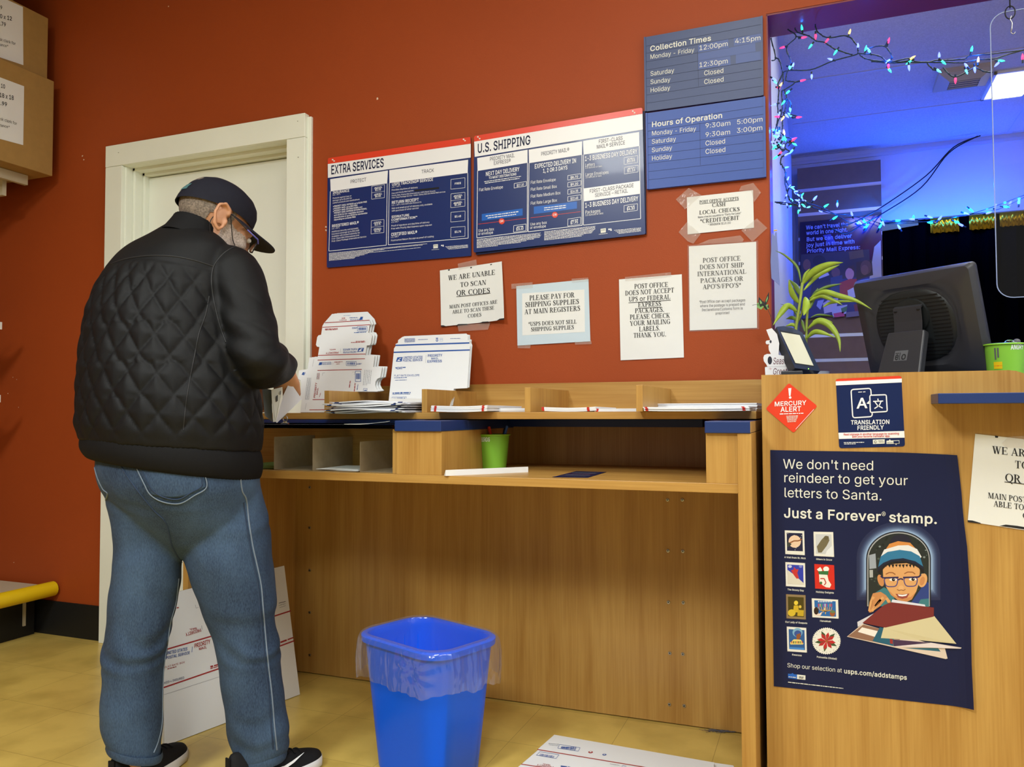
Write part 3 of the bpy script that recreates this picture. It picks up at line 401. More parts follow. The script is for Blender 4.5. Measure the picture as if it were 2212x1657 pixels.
def serif_glyphs():
    T, t, s, e = 0.155, 0.05, 0.045, 0.075
    R = lambda x0, y0, x1, y1: [(x0, y0), (x1, y0), (x1, y1), (x0, y1)]
    def V(x, w=T, top=1, bot=1):
        o = [R(x, 0, x + w, 1)]
        if bot: o.append(R(x - e, 0, x + w + e, s))
        if top: o.append(R(x - e, 1 - s, x + w + e, 1))
        return o
    def arc(cx, cy, rx, ry, a0, a1, T=T, t=t, n=14):
        o = []
        for i in range(n):
            A, B = math.radians(a0 + (a1 - a0) * i / n), math.radians(a0 + (a1 - a0) * (i + 1) / n)
            o.append([(cx + rx * math.cos(A), cy + ry * math.sin(A)), (cx + rx * math.cos(B), cy + ry * math.sin(B)),
                      (cx + (rx - T) * math.cos(B), cy + (ry - t) * math.sin(B)), (cx + (rx - T) * math.cos(A), cy + (ry - t) * math.sin(A))])
        return o
    def D(x0, y0, x1, y1, w): return [[(x0, y0), (x0 + w, y0), (x1 + w, y1), (x1, y1)]]
    def sf(x, y, w): return [R(x - e, y, x + w + e, y + s)]
    G = {}
    G['A'] = (D(.06, 0, .33, 1, t) + D(.55, 0, .29, 1, T) + [R(.16, .3, .54, .3 + t)] + sf(.06, 0, t) + sf(.55, 0, T), .78)
    G['B'] = (V(.08) + arc(.24, .75, .33, .25, -90, 90) + arc(.24, .26, .40, .26, -90, 90), .7)
    G['C'] = (arc(.43, .5, .40, .52, 48, 312) + [R(.66, .68, .70, 1.0)], .76)
    G['D'] = (V(.08) + arc(.26, .5, .47, .5, -90, 90), .78)
    G['E'] = (V(.08) + [R(.1, 1 - t, .62, 1), R(.1, .48, .48, .48 + t), R(.1, 0, .64, t), R(.58, .76, .62, 1), R(.61, 0, .65, .26), R(.45, .38, .49, .64)], .7)
    G['F'] = (V(.08) + [R(.1, 1 - t, .60, 1), R(.1, .48, .46, .48 + t), R(.56, .74, .60, 1), R(.43, .38, .47, .64)], .64)
    G['G'] = (arc(.43, .5, .40, .52, 48, 330) + V(.58, T, 0, 0)[:0] + [R(.56, .05, .56 + T, .45), R(.48, .42, .80, .42 + s), R(.66, .7, .70, 1.0)], .82)
    G['H'] = (V(.08) + V(.56) + [R(.1, .47, .6, .47 + t)], .82)
    G['I'] = (V(.1), .37)
    G['J'] = ([R(.26, .2, .26 + T, 1)] + sf(.26, 1 - s, T) + arc(.22, .2, .195, .22, 180, 360, .13), .52)
    G['K'] = (V(.08) + D(.2, .42, .6, 1, t + .01) + D(.52, 0, .27, .55, T) + sf(.56, 1 - s, t) + sf(.54, 0, T), .8)
    G['L'] = (V(.08) + [R(.1, 0, .62, t), R(.59, 0, .63, .3)], .68)
    G['M'] = (D(.1, 0, .1, 1, t) + D(.40, .02, .1, 1, T) + D(.44, .02, .74, 1, t) + [R(.72, 0, .72 + T, 1)] + sf(.1, 0, t) + sf(.72, 0, T) + [R(.02, 1 - s, .2, 1), R(.72, 1 - s, .95, 1)], 1.0)
    G['N'] = (D(.1, 0, .1, 1, t) + D(.54, 0, .1, 1, T) + D(.66, 0, .66, 1, t) + sf(.1, 0, t) + sf(.66, 1 - s, t) + [R(.02, 1 - s, .2, 1)], .8)
    G['O'] = (arc(.43, .5, .41, .52, 0, 360, n=24), .86)
    G['P'] = (V(.08) + arc(.24, .72, .38, .28, -90, 90), .66)
    G['Q'] = (arc(.43, .5, .41, .52, 0, 360, n=24) + D(.66, -.24, .40, .06, T), .86)
    G['R'] = (V(.08) + arc(.24, .73, .36, .27, -90, 90) + D(.55, 0, .28, .5, T) + sf(.58, 0, T - .04), .78)
    sp = [(.50, .72), (.47, .92), (.3, .99), (.13, .9), (.12, .72), (.26, .57), (.42, .45), (.5, .28), (.43, .08), (.27, .01), (.11, .07), (.06, .3)]
    w = [.04, .05, .06, .12, .16, .17, .17, .16, .12, .06, .05, .04]; so = []
    for i in range(len(sp) - 1):
        (xa, ya), (xb, yb) = sp[i], sp[i + 1]; d = math.hypot(xb - xa, yb - ya); nx, ny = -(yb - ya) / d, (xb - xa) / d; a, b = w[i] / 2, w[i + 1] / 2
        so.append([(xa + nx * a, ya + ny * a), (xb + nx * b, yb + ny * b), (xb - nx * b, yb - ny * b), (xa - nx * a, ya - ny * a)])
    G['S'] = (so + [R(.47, .68, .51, 1.0), R(.05, 0, .09, .34)], .6)
    G['T'] = ([R(.27, 0, .27 + T, 1), R(.04, 1 - t, .66, 1), R(.04, .72, .08, 1), R(.62, .72, .66, 1)] + sf(.27, 0, T), .7)
    G['U'] = ([R(.1, .3, .1 + T, 1), R(.62, .3, .62 + t, 1)] + sf(.1, 1 - s, T) + sf(.62, 1 - s, t) + arc(.385, .3, .285, .32, 180, 360), .78)
    G['V'] = (D(.33, 0, .05, 1, T) + D(.36, 0, .62, 1, t) + sf(.06, 1 - s, T) + sf(.62, 1 - s, t), .76)
    G['W'] = (D(.25, 0, .05, 1, T) + D(.3, 0, .48, .9, t) + D(.62, 0, .42, 1, T) + D(.68, 0, .88, 1, t) + sf(.06, 1 - s, T) + sf(.43, 1 - s, T) + sf(.88, 1 - s, t), 1.02)
    G['X'] = (D(.52, 0, .06, 1, T) + D(.08, 0, .58, 1, t) + sf(.07, 1 - s, T) + sf(.58, 1 - s, t) + sf(.08, 0, t) + sf(.52, 0, T), .78)
    G['Y'] = ([R(.29, 0, .29 + T, .45)] + D(.29, .42, .04, 1, T) + D(.38, .42, .62, 1, t) + sf(.06, 1 - s, T) + sf(.62, 1 - s, t) + sf(.29, 0, T), .76)
    G['Z'] = ([R(.06, 1 - t, .6, 1), R(.06, 0, .62, t), R(.06, .74, .1, 1), R(.58, 0, .62, .28)] + D(.06, 0, .44, 1, T), .68)
    G['.'] = ([R(.06, 0, .2, .15)], .3)
    G['*'] = ([R(.19, .5, .25, 1)] + [[(.03, .64), (.06, .58), (.41, .86), (.38, .92)], [(.03, .86), (.06, .92), (.41, .64), (.38, .58)]], .45)
    G['/'] = (D(0, 0, .25, 1, .06), .34)
    G['’'] = ([R(.06, .82, .18, 1), R(.11, .66, .16, .84)], .26)
    G[' '] = ([], .32)
    return G
SG = serif_glyphs()
class PL:
    def __init__(s, p, n): s.p, s.n = Vector(p), Vector(n).normalized()
    def pt(s, px, py, off=0):
        d = ray(px, py); t = (s.p - CAM).dot(s.n) / d.dot(s.n); return CAM + d * t + s.n * off
class FR:
    """drawing frame: a region of the photograph laid on a real plane"""
    LAY = 0.00045
    def __init__(s, ox, oy, sc, plane, mb, post=None): s.ox, s.oy, s.sc, s.pl, s.mb, s.post = ox, oy, sc, plane, mb, post
    def P(s, x, y, k=1): return s.pl.pt(s.ox + x * s.sc, s.oy + y * s.sc, k * s.LAY)
    def _add(s, vs, fs, m):
        if s.post: vs = [s.post(v) for v in vs]
        s.mb.add(vs, fs, m)
    def poly(s, pts, m, k=1): s._add([s.P(x, y, k) for x, y in pts], [tuple(range(len(pts)))], m)
    def rect(s, x0, y0, x1, y1, m, k=1): s.poly([(x0, y0), (x1, y0), (x1, y1), (x0, y1)], m, k)
    def grid(s, q, m, k=1, nu=16, nv=16):
        (a, b, c, d) = [Vector((p[0], p[1], 0)) for p in q]; vs = []; fs = []
        for j in range(nv + 1):
            for i in range(nu + 1):
                u, v = i / nu, j / nv; p = (a * (1 - u) + b * u) * (1 - v) + (d * (1 - u) + c * u) * v; vs.append(s.P(p.x, p.y, k))
        for j in range(nv):
            for i in range(nu): o = j * (nu + 1) + i; fs.append((o, o + 1, o + nu + 2, o + nu + 1))
        s._add(vs, fs, m)
    def line(s, x0, y0, x1, y1, w, m, k=1):
        d = math.hypot(x1 - x0, y1 - y0) or 1; nx, ny = -(y1 - y0) / d * w / 2, (x1 - x0) / d * w / 2
        s.poly([(x0 + nx, y0 + ny), (x1 + nx, y1 + ny), (x1 - nx, y1 - ny), (x0 - nx, y0 - ny)], m, k)
    def path(s, pts, w, m, k=1, close=False):
        pts = list(pts) + ([pts[0]] if close else [])
        for a, b in zip(pts, pts[1:]): s.line(a[0], a[1], b[0], b[1], w, m, k)
    def ell(s, cx, cy, rx, ry, m, k=1, n=20, rot=0):
        c, q = math.cos(rot), math.sin(rot)
        s.poly([(cx + rx * math.cos(a) * c - ry * math.sin(a) * q, cy + rx * math.cos(a) * q + ry * math.sin(a) * c) for a in [2 * math.pi * i / n for i in range(n)]], m, k)
    def text(s, txt, x0, y0, x1, y1, cap, m, bold=0, k=2, serif=False, slant=0, flip=False):
        """baseline runs from (x0,y0) to (x1,y1); cap is the capital height in frame units"""
        ch = []; u = 0
        for c in txt:
            if serif and c in SG:
                pl, w = SG[c]; vs = [p for q in pl for p in q]; fs = []; o = 0
                for q in pl: fs.append(tuple(range(o, o + len(q)))); o += len(q)
            else:
                vs, fs, w = GL.get((c, bold), GL[(' ', bold)])
            ch.append((vs, fs, u)); u += w + (0.03 if serif else 0)
        P0, P1 = s.P(x0, y0, k), s.P(x1, y1, k); d = math.hypot(x1 - x0, y1 - y0)
        cap = abs(cap); nx, ny = (y1 - y0) / d * cap, -(x1 - x0) / d * cap
        if abs(x1 - x0) > abs(y1 - y0) and not flip: nx, ny = 0, -cap      # signs stay upright: capitals rise along the vertical of the photo
        U, V = (P1 - P0) / u, s.P(x0 + nx, y0 + ny, k) - P0
        V2 = s.P(x1 + nx, y1 + ny, k) - P1
        for vs, fs, off in ch:
            if vs: s._add([P0 + U * (v[0] + off + slant * v[1]) + (V + (V2 - V) * ((v[0] + off) / u)) * v[1] for v in vs], fs, m)
    def words(s, x0, y0, x1, y1, w, m, k=2, seed=0):
        """a line of print too small to read: short dashes"""
        r = random.Random(seed * 7919 + int(x0 * 13 + y0 * 31)); d = math.hypot(x1 - x0, y1 - y0); t = 0
        while t < d:
            l = min(r.uniform(1.2, 4.5) * w, d - t); a, b = t / d, (t + l) / d
            s.line(x0 + (x1 - x0) * a, y0 + (y1 - y0) * a, x0 + (x1 - x0) * b, y0 + (y1 - y0) * b, w * r.uniform(.7, 1), m, k); t += l + w * 0.55
    def barcode(s, x0, y0, x1, y1, m, k=2, frame=True, fw=5):
        if frame: s.path([(x0, y0), (x1, y0), (x1, y1), (x0, y1)], fw, m, k, True)
        r = random.Random(int(x0)); hx, hy = (x1 - x0) * .1, (y1 - y0) * .22; x = x0 + hx
        while x < x1 - hx:
            w = r.uniform(.015, .05) * (x1 - x0); s.rect(x, y0 + hy, min(x + w, x1 - hx), y1 - hy, m, k); x += w + r.uniform(.012, .03) * (x1 - x0)
WALL_Y = 2.687
def wallplane(Y): return PL((0, Y, 0), (0, -1, 0))
# =================================================================== the room
WT = 0.145                       # wall thickness
OX, OZ = -0.146, 2.339           # service opening: left edge, top
DX0, DX1, DZ = -2.945, -2.03, 2.168
m = MB()
Y0, Y1 = WALL_Y, WALL_Y + WT
for a in ((-4.2, DX0, 0, CEIL_Z), (DX0, DX1, DZ, CEIL_Z), (DX1, OX, 0, CEIL_Z), (OX, 3.2, OZ, CEIL_Z), (OX, 3.2, 0, 1.04)):
    m.box(a[0], a[1], Y0, Y1, a[2], a[3], 'wall_paint')
for px, py, r in ((815, 213, 3.5), (178, 337, 3), (181, 345, 2.4), (364, 297, 2), (548, 265, 2.4), (364, 14, 2), (30, 1215, 1.5), (704, 490, 3), (704, 497, 2.6), (28, 815, 1.4), (36, 820, 1.2), (17, 850, 1.6), (40, 880, 1.3), (1662, 1044, 1)):
    c = yp(px, py, Y0 - 0.0012); k = r * 0.0016
    m.poly([c + Vector((k * math.cos(a) * random.uniform(.6, 1.2), 0, k * math.sin(a) * random.uniform(.6, 1.3))) for a in [i * .7 for i in range(9)]], 'spackle')
m.build('wall_back', kind='structure')
m = MB(); m.box(OX - 0.0, OX + 0.004, Y0 + 0.002, Y1 + 0.02, 1.09, OZ - 0.004, 'wall_paint_shaded'); m.box(OX, 3.2, Y0 + 0.002, Y1 + 0.02, OZ - 0.006, OZ, 'wall_paint_shaded')  # reveal of the opening, its shade put into the paint colour
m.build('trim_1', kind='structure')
MB().box(-4.2, 3.2, -3.2, 6.2, -0.05, 0, 'floor_tile').build('floor', kind='structure')
MB().box(-4.2, 3.2, -3.2, Y0, CEIL_Z, CEIL_Z + 0.05, 'ceiling_tile').build('ceiling', kind='structure')
MB().box(-4.25, -4.2, -3.2, Y1, 0, CEIL_Z, 'wall_paint').build('wall_left', kind='structure')
MB().box(3.2, 3.25, -3.2, 6.2, 0, CEIL_Z, 'white_wall').build('wall_right', kind='structure')
for a, b, n in ((-4.2, -3.045, 'baseboard_left'), (-1.94, OX, 'baseboard_back')):
    MB().box(a, b, Y0 - 0.008, Y0, 0, 0.155 if a < -4 else 0.1, 'baseboard_black').build(n, kind='structure')
# door
d = thing('door_1', ((DX0 + DX1) / 2, Y0, 0), kind='structure')
m = MB(); zt = 2.257
m.box(-3.041, -1.945, Y0 - 0.03, Y0, zt - 0.098, zt, 'trim_paint'); m.box(-3.041, DX0 + .005, Y0 - 0.029, Y0, 0, zt - .099, 'trim_paint'); m.box(DX1 - .005, -1.945, Y0 - 0.029, Y0, 0, zt - .099, 'trim_paint')
m.box(-1.945, -1.925, Y0 - 0.014, Y0, 0, zt - 0.012, 'trim_paint')
m.build('casing', d, bevel=0.002)
m = MB(); JB = Y0 + 0.10
for i, (y0, y1, w) in enumerate(((Y0 - .01, Y0 + .03, .010), (Y0 + .03, Y0 + .075, .022), (Y0 + .075, Y0 + .2, .034))):
    m.box(DX0, DX0 + w, y0, y1, 0, DZ, 'trim_paint'); m.box(DX1 - w, DX1, y0, y1, 0, DZ, 'trim_paint'); m.box(DX0, DX1, y0, y1, DZ - w, DZ, 'trim_paint')
m.build('jamb', d, bevel=0.003)
MB().box(DX0 + .034, DX1 - .034, JB, JB + .045, 0.008, DZ - .038, 'door_paint').build('door_panel', d, bevel=0.002)
m = MB()
for px, py in ((256, 330), (643, 262), (644, 340)):
    c = yp(px, py, Y0 - .031); m.lathe([(0.0022, 0), (0.0022, .001)], c, 'dark_screw', 8)
m.build('nail_hole', d)
# ceiling lamps of the front room (above the frame)
for x, y, p in LAMPS:
    t = thing('ceiling_light', (x, y, CEIL_Z - .05), 'white ceiling light panel above the shop floor, out of the frame', 'ceiling light', 'shop ceiling lights')
    MB().box(x - .31, x + .31, y - .61, y + .61, CEIL_Z - .05, CEIL_Z, 'trim_paint').build('housing', t)
    MB().box(x - .28, x + .28, y - .58, y + .58, CEIL_Z - .056, CEIL_Z - .05, 'lamp_front').build('diffuser', t)
# back room
BZ, BY = 2.646, 5.3
MB().box(OX - .03, OX, Y1 + .02, BY, 0, BZ, 'white_wall').build('wall_side', kind='structure')
m = MB(); m.box(OX, 3.2, BY, BY + .05, 2.19, BZ, 'white_wall'); m.box(OX, 0.365, BY, BY + .05, 0, 2.19, 'white_wall')
m.build('wall_far', kind='structure')
MB().box(OX, 3.2, BY + .5, BY + .55, 0, 2.4, 'curtain_black').build('wall_recess', kind='structure')
m = MB(); m.box(OX - .03, 3.2, Y1, BY + .6, BZ, BZ + .04, 'ceiling_tile')
for k in range(5): y = 5.285 - .61 * k; m.box(OX, 3.2, y - .008, y + .008, BZ - .003, BZ, 'ceiling_grid')
for x in (OX + .012, 1.05, 2.27): m.box(x - .012, x + .012, Y1 + .02, BY, BZ - .0035, BZ, 'ceiling_grid')
m.build('ceiling_back_room', kind='structure')
m = MB(); m.box(OX, 3.2, BY - .012, BY, BZ - .05, BZ - .03, 'ceiling_grid'); m.build('trim_2', kind='structure')
# ceiling light and air vent in the back room
t = thing('recessed_ceiling_light', (.91, 4.46, BZ), 'lit white ceiling light panel behind the clear hanging screen', 'ceiling light')
m = MB(); x0, x1, y0, y1 = .80, 1.0, 4.30, 4.65
m.box(x0, x1, y0, y0 + .012, BZ - .012, BZ, 'trim_paint'); m.box(x0, x1, y1 - .012, y1, BZ - .012, BZ, 'trim_paint'); m.box(x0, x0 + .012, y0, y1, BZ - .012, BZ, 'trim_paint'); m.box(x1 - .012, x1, y0, y1, BZ - .012, BZ, 'trim_paint')
m.build('frame', t); MB().box(x0 + .01, x1 - .01, y0 + .01, y1 - .01, BZ - .006, BZ, 'lamp_white').build('diffuser', t)
t = thing('ceiling_vent', (.66, 4.29, BZ), 'beige square ceiling air vent with dark louvers above the string lights', 'vent')
m = MB(); x0, x1, y0, y1 = .55, .78, 4.17, 4.41; A = [(x0, y0), (x1, y0), (x1, y1), (x0, y1)]; B = [(x0 + .05, y0 + .05), (x1 - .05, y0 + .05), (x1 - .05, y1 - .09), (x0 + .05, y1 - .09)]
m.loft([[(x, y, BZ) for x, y in A], [(x, y, BZ - .022) for x, y in A], [(x, y, BZ - .05) for x, y in B]], 'shelf_white', False, False); m.build('flange', t)
MB().box(B[0][0], B[1][0], B[0][1], B[2][1], BZ - .047, BZ - .03, 'vent_black').build('duct', t)
for k in range(4):
    y = B[0][1] + .012 + k * .025; MB().obox(((x0 + x1) / 2, y, BZ - .045), (.063, 0, 0), (0, .007, -.005), (0, .0008, .001), 'shelf_white').build('louver', t)
# slatwall
SX0, SX1, SY = -.112, .362, 5.2
t = thing('slatwall_panel', ((SX0 + SX1) / 2, SY, 1.0), 'brown slatwall panel with metal grooves behind the flyer', 'slatwall')
m = MB(); zt = 2.545; sl = .152; z = zt
zs = []
while z > 1.0: zs.append(z); z -= sl
for z in zs: m.box(SX0, SX1, SY, SY + .018, z - sl + .022, z, 'slat_brown')
m.box(SX0, SX1, SY + .018, BY - .001, .9, zt, 'slat_brown'); m.build('board', t)
for z in zs: MB().box(SX0, SX1, SY + .004, SY + .017, z - sl + .001, z - sl + .021, 'slat_metal').build('groove_liner', t)
m = MB(); m.box(SX0, SX1 + .01, SY - .16, SY, 1.195, 1.212, 'slat_metal'); m.box(SX0, SX1 + .01, SY - .16, SY - .15, 0.0, 1.195, 'gloss_black')
tag(m.build('back_shelf'), 'chrome edged black shelf under the slatwall behind the monitor', 'shelf')
# black curtain with gold foil fringe
m = MB(); r = []
for i in range(161):
    x = .38 + i * .0175; r.append((x, BY + .06 + .02 * math.sin(i * .9) + .008 * math.sin(i * 2.3)))
m.loft([[(x, y, 0.02) for x, y in r], [(x, y, 2.23) for x, y in r]], 'curtain_black', False, False, closed=False)
tag(m.build('curtain', smooth=60), 'black curtain hanging behind the monitor', 'curtain')
for i, (px, px2, pb) in enumerate(((2010, 2072, 503), (2094, 2152, 496), (2160, 2212, 489))):
    a, b = yp(px, pb, BY + .03), yp(px2, pb - 6, BY + .03); m = MB(); n = 14; R = []
    for k in range(n + 1): R.append((a.x + (b.x - a.x) * k / n, BY + .028 + .006 * (k % 2)))
    m.loft([[(x, y, a.z - .003 * (k % 3)) for k, (x, y) in enumerate(R)], [(x, y, 2.22) for x, y in R]], 'gold_foil', False, False, closed=False)
    tag(m.build('foil_fringe', smooth=20, solid=.001), ('gold foil fringe nearest the flyer, under the blue lit wall', 'gold foil fringe touching the left edge of the clear screen', 'gold foil fringe seen through the clear screen')[i], 'decoration', 'gold foil fringe')
a = yp(1905, 515, BY + .02)
m = MB(); m.obox((.47, BY + .03, 2.165), (.1, 0, .01), (0, .006, 0), (-.002, 0, .02), 'cardboard'); tag(m.build('wooden_rail'), 'short tan rail right of the flyer below the blue lit wall', 'rail')

# =================================================================== left shelving
t = thing('store_shelving', (-3.75, 1.6, 0), 'white metal store shelving at the left wall with yellow bumper at its foot', 'shelving')
m = MB(); m.box(-4.15, -3.45, .2, 2.66, 0, .17, 'baseboard_black'); m.build('base', t)
MB().box(-4.15, -3.36, .2, 2.655, .195, .232, 'shelf_white').build('bottom_shelf', t)
m = MB(); P = [(-3.345 + .034 * math.cos(q), .216 + .034 * math.sin(q)) for q in [i * math.pi / 8 for i in range(16)]]
m.loft([[(x, y, z) for x, z in P] for y in (.2, 2.66, 2.672)], 'yellow'); m.build('bumper', t, smooth=40)
m = MB(); m.box(-3.455, -3.443, 2.60, 2.612, .05, .2, 'shelf_white'); m.build('leg', t)
m = MB(); m.box(-4.15, -3.45, .2, 2.56, 2.125, 2.145, 'shelf_white'); m.box(-3.46, -3.44, .2, 2.58, 2.10, 2.145, 'shelf_white'); m.box(-4.1, -3.5, 2.50, 2.52, 2.04, 2.125, 'shelf_white')
m.build('top_shelf', t)
for z in (1.43, 1.095):
    MB().box(-4.15, -3.5, .2, 2.45, z - .02, z, 'shelf_white').build('shelf', t)
    m = MB(); m.box(-3.505, -3.5, 2.40, 2.512, z - .012, z + .022, 'paper'); m.build('price_strip', t)
for y in (.25, 1.4, 2.55): MB().box(-4.17, -4.13, y - .02, y + .02, .0, 2.7, 'shelf_white').build('upright', t)
def carton(x, y0, y1, z0, z1, lab, lines, frame):
    t = thing('cardboard_box', (x - .25, (y0 + y1) / 2, z0), lab, 'box', 'cartons on the top shelf')
    MB().box(x - .5, x, y0, y1, z0, z1, 'cardboard').build('carton', t, bevel=.003)
    q = MB(); pl = PL((x + .0012, 0, 0), (1, 0, 0)); f = FR(0, 0, .32594, pl, q)
    if frame:
        f.grid(frame, 'paper', 0)
        for tx, a, b, c, d, cap, bold in lines: f.text(tx, a, b, c, d, cap, 'ink_black', bold)
        q.build('price_label', t)
carton(-3.348, 2.15, 2.634, 2.147, 2.60, 'large brown carton with 18 x 18 price label on the top shelf', [('10', 4, 580, 34, 588, 26, 1), ('18 x 18', -6, 642, 92, 664, 28, 1), ('.99', 2, 696, 48, 706, 26, 1), ('sk clerk for', 0, 796, 112, 830, 20, 0), ('tance*', 0, 838, 66, 852, 18, 0)], [(-300, 400), (160, 572), (154, 962), (-300, 840)])
carton(-3.382, 2.17, 2.625, 2.60, 2.905, 'smaller brown carton with .79 price label stacked on the large carton', [('9', 0, 60, 16, 64, 24, 1), ('0 x 12', -2, 118, 80, 138, 26, 1), ('.79', 0, 168, 40, 178, 26, 1), ('sk clerk for', -6, 268, 103, 300, 20, 0), ('ance*', 0, 304, 56, 316, 18, 0)], [(-300, -160), (152, 46), (155, 432), (-300, 280)])
MB().box(-3.88, -3.365, 2.0, 2.45, 2.905, 3.2, 'cardboard').build('cardboard_box', label='brown carton at the very top of the carton stack, cut off by the frame', cat='box', group='cartons on the top shelf', bevel=.003)

# =================================================================== writing desk
DK = thing('writing_desk', (-1.07, 2.36, 0), 'maple writing desk with navy trim and mail ledge along the red wall', 'desk')
bp = MB().box(-1.97, -.197, 2.645, 2.66, 0.004, .978, 'maple_vertical').build('back_panel', DK)
for px, py in ((1442, 1080), (1474, 1080), (1443, 1190), (1475, 1191), (1444, 1301), (1476, 1302), (1447, 1411), (1475, 1413), (1446, 1522), (1478, 1525), (669, 1053), (669, 1140), (669, 1232), (669, 1323), (669, 1415)):
    c = yp(px, py, 2.644); q = MB(); n = 12
    q.loft([[c + Vector((r * math.cos(a), y, r * math.sin(a))) for a in [2 * math.pi * i / n for i in range(n)]] for r, y in ((.0058, 0), (.0052, -.0018), (.003, -.0022))], 'steel')
    q.obox(c + Vector((0, -.0024, 0)), (.003, 0, .001), (0, .0004, 0), (-.0003, 0, .0008), 'dark_screw'); q.obox(c + Vector((0, -.0024, 0)), (-.0008, 0, .003), (0, .0004, 0), (.0008, 0, .0003), 'dark_screw')
    q.build('screw', bp)
MB().box(-1.992, -1.97, 2.07, 2.66, 0, .822, 'maple_vertical').build('end_panel', DK, bevel=.001)
MB().box(-.197, -.163, 2.06, 2.66, 0, .974, 'maple_vertical').build('end_panel', DK, bevel=.001)
MB().box(-1.992, -.197, 2.066, 2.646, .822, .846, 'maple_horizontal').build('writing_shelf', DK, bevel=.001)
MB().box(-1.18, -1.03, 2.068, 2.645, .846, .974, 'maple_vertical').build('left_pier', DK, bevel=.001)
MB().box(-.276, -.197, 2.068, 2.645, .846, .974, 'maple_vertical').build('right_pier', DK, bevel=.001)
MB().box(-1.203, -1.181, 2.085, 2.34, .846, .978, 'maple_vertical').build('cubby_post', DK, bevel=.001)
MB().box(-1.992, -1.18, 2.335, 2.355, .846, .978, 'maple_horizontal').build('cubby_back', DK)
m = MB(); m.box(-1.182, -1.028, 2.06, 2.25, .974, 1.0055, 'navy'); m.box(-1.182, -1.028, 2.25, 2.645, .974, 1.0045, 'navy'); m.box(-1.99, -.355, 2.60, 2.644, .978, 1.0045, 'navy'); m.box(-1.99, -1.183, 2.256, 2.6, .9945, 1.0065, 'navy'); m.box(-.277, -.165, 2.056, 2.645, .974, 1.0045, 'navy'); m.box(-1.99, -1.182, 2.355, 2.6, .95, .978, 'navy')
nv = m.build('navy_countertop', DK, bevel=.002)
MB().box(-.165, -.1632, 2.058, 2.645, .976, 1.0035, 'cardboard').build('raw_edge', nv, label='bare tan core on the cut end of the navy top')
MB().box(-1.99, -1.186, 2.066, 2.6, .981, .993, 'table_glass').build('glass_top', DK, bevel=.001)
LZ = 1.0295
MB().box(-1.99, -.165, 2.26, 2.684, 1.008, LZ, 'maple_horizontal').build('mail_ledge', DK, bevel=.001)
MB().box(-1.9, -.165, 2.662, 2.684, LZ, 1.132, 'maple_horizontal').build('ledge_back', DK, bevel=.001)
for x in (-1.555, -1.182, -.827, -.468):
    MB().box(x - .019, x, 2.268 if x != -.468 else 2.21, 2.662, LZ, 1.105, 'maple_vertical').build('divider', DK, bevel=.001)

# metal dividers standing in the cubby
for i, (x, y0, y1, z) in enumerate(((-1.648, 2.10, 2.32, .952), (-1.499, 2.10, 2.328, .948), (-1.325, 2.10, 2.30, .940))):
    m = MB(); m.box(x - .0015, x, y0, y1, .8475, z, 'smoked_metal'); m.box(x, x + (.14, .16, .115)[i], y0, y1, .8465, .848, 'smoked_metal')
    m.build('file_divider', label=('brushed metal divider nearest the man in the desk cubby', 'middle brushed metal divider with white forms lying on its foot', 'brushed metal divider nearest the cubby post')[i], cat='divider', group='metal dividers in the desk cubby', bevel=.0004)
for k in range(3):
    m = MB(); m.obox((-1.405 - .004 * k, 2.19, .8495 + .0016 * k), (.072, .008 * (k - 1), 0), (.0, .085, 0), (0, 0, .0006), 'paper'); m.build('blank_form', label='white blank form lying on the middle metal divider in the cubby', cat='paper', group='forms in the cubby')
m = MB(); m.obox((-1.73, 2.2, .853), (.07, 0, 0), (0, .08, 0), (0, 0, .005), 'fan_green'); tag(m.build('green_pad'), 'pale green pad of forms in the cubby beside the man', 'paper')

# ---- things on the desk
def bucket(loc, r0, r1, h, lab, words, extra=None, face=0.0):
    t = thing('plastic_bucket', loc, lab, 'bucket', 'lime green buckets')
    q = MB(); q.lathe([(r0 * .96, .001), (r0, 0), (r0, .004), (r1, h), (r1 - .002, h), (r0 - .002, .006), (.001, .006)], loc, 'lime_plastic', 40, True, True); q.build('body', t, smooth=50)
    q = MB(); q.lathe([(r1, h - .004), (r1 + .0035, h - .003), (r1 + .0035, h), (r1, h + .001), (r1 - .002, h)], loc, 'lime_rim', 40, False, False); q.build('rim', t, smooth=60)
    q = MB(); L = Vector(loc)
    def onside(u, z):                    # u metres round the wall from the side facing the camera, z height
        a = face + u / r1; r = r0 + (r1 - r0) * z / h + .0007
        return L + Vector((r * math.sin(a), -r * math.cos(a), z))
    for tx, u0, z0, w, cap, mt in words:
        tot = sum(GL.get((c, 1), GL[(' ', 1)])[2] for c in tx); u = 0
        for c in tx:
            vs, fs, adv = GL.get((c, 1), GL[(' ', 1)])
            if vs: q.add([onside(u0 + (u + v[0]) / tot * w, z0 + v[1] * cap + .1 * (v[0] + u) / tot * cap) for v in vs], fs, mt)
            u += adv
    if extra:
        for u0, u1, z0, z1, mt in extra:
            n = 6; q.loft([[onside(u0 + (u1 - u0) * k / n, z) for k in range(n + 1)] for z in (z0, z1)], mt, False, False, closed=False)
    q.build('lettering', t); return t
bk = (-1.004, 2.40, .846)
bucket(bk, .041, .052, .111, 'lime green bucket holding pens on the desk shelf', [('BIRDS', -.047, .088, .035, .013, 'ink_white')], [(-.052, -.05, .093, .097, 'ink_white')], face=.39)
def pen(a, b, r, mt, tip, lab, nm='pen'):
    t = thing(nm, a, lab, 'pen', 'pens in the bucket'); a, b = Vector(a), Vector(b)
    MB().tube([a, a + (b - a) * .75, b - (b - a) * .25], [r, r, r], mt).build('barrel', t, smooth=40)
    MB().tube([b - (b - a) * .25, b - (b - a) * .02, b], [r * 1.1, r * 1.1, r * .7], tip).build('cap', t, smooth=40)
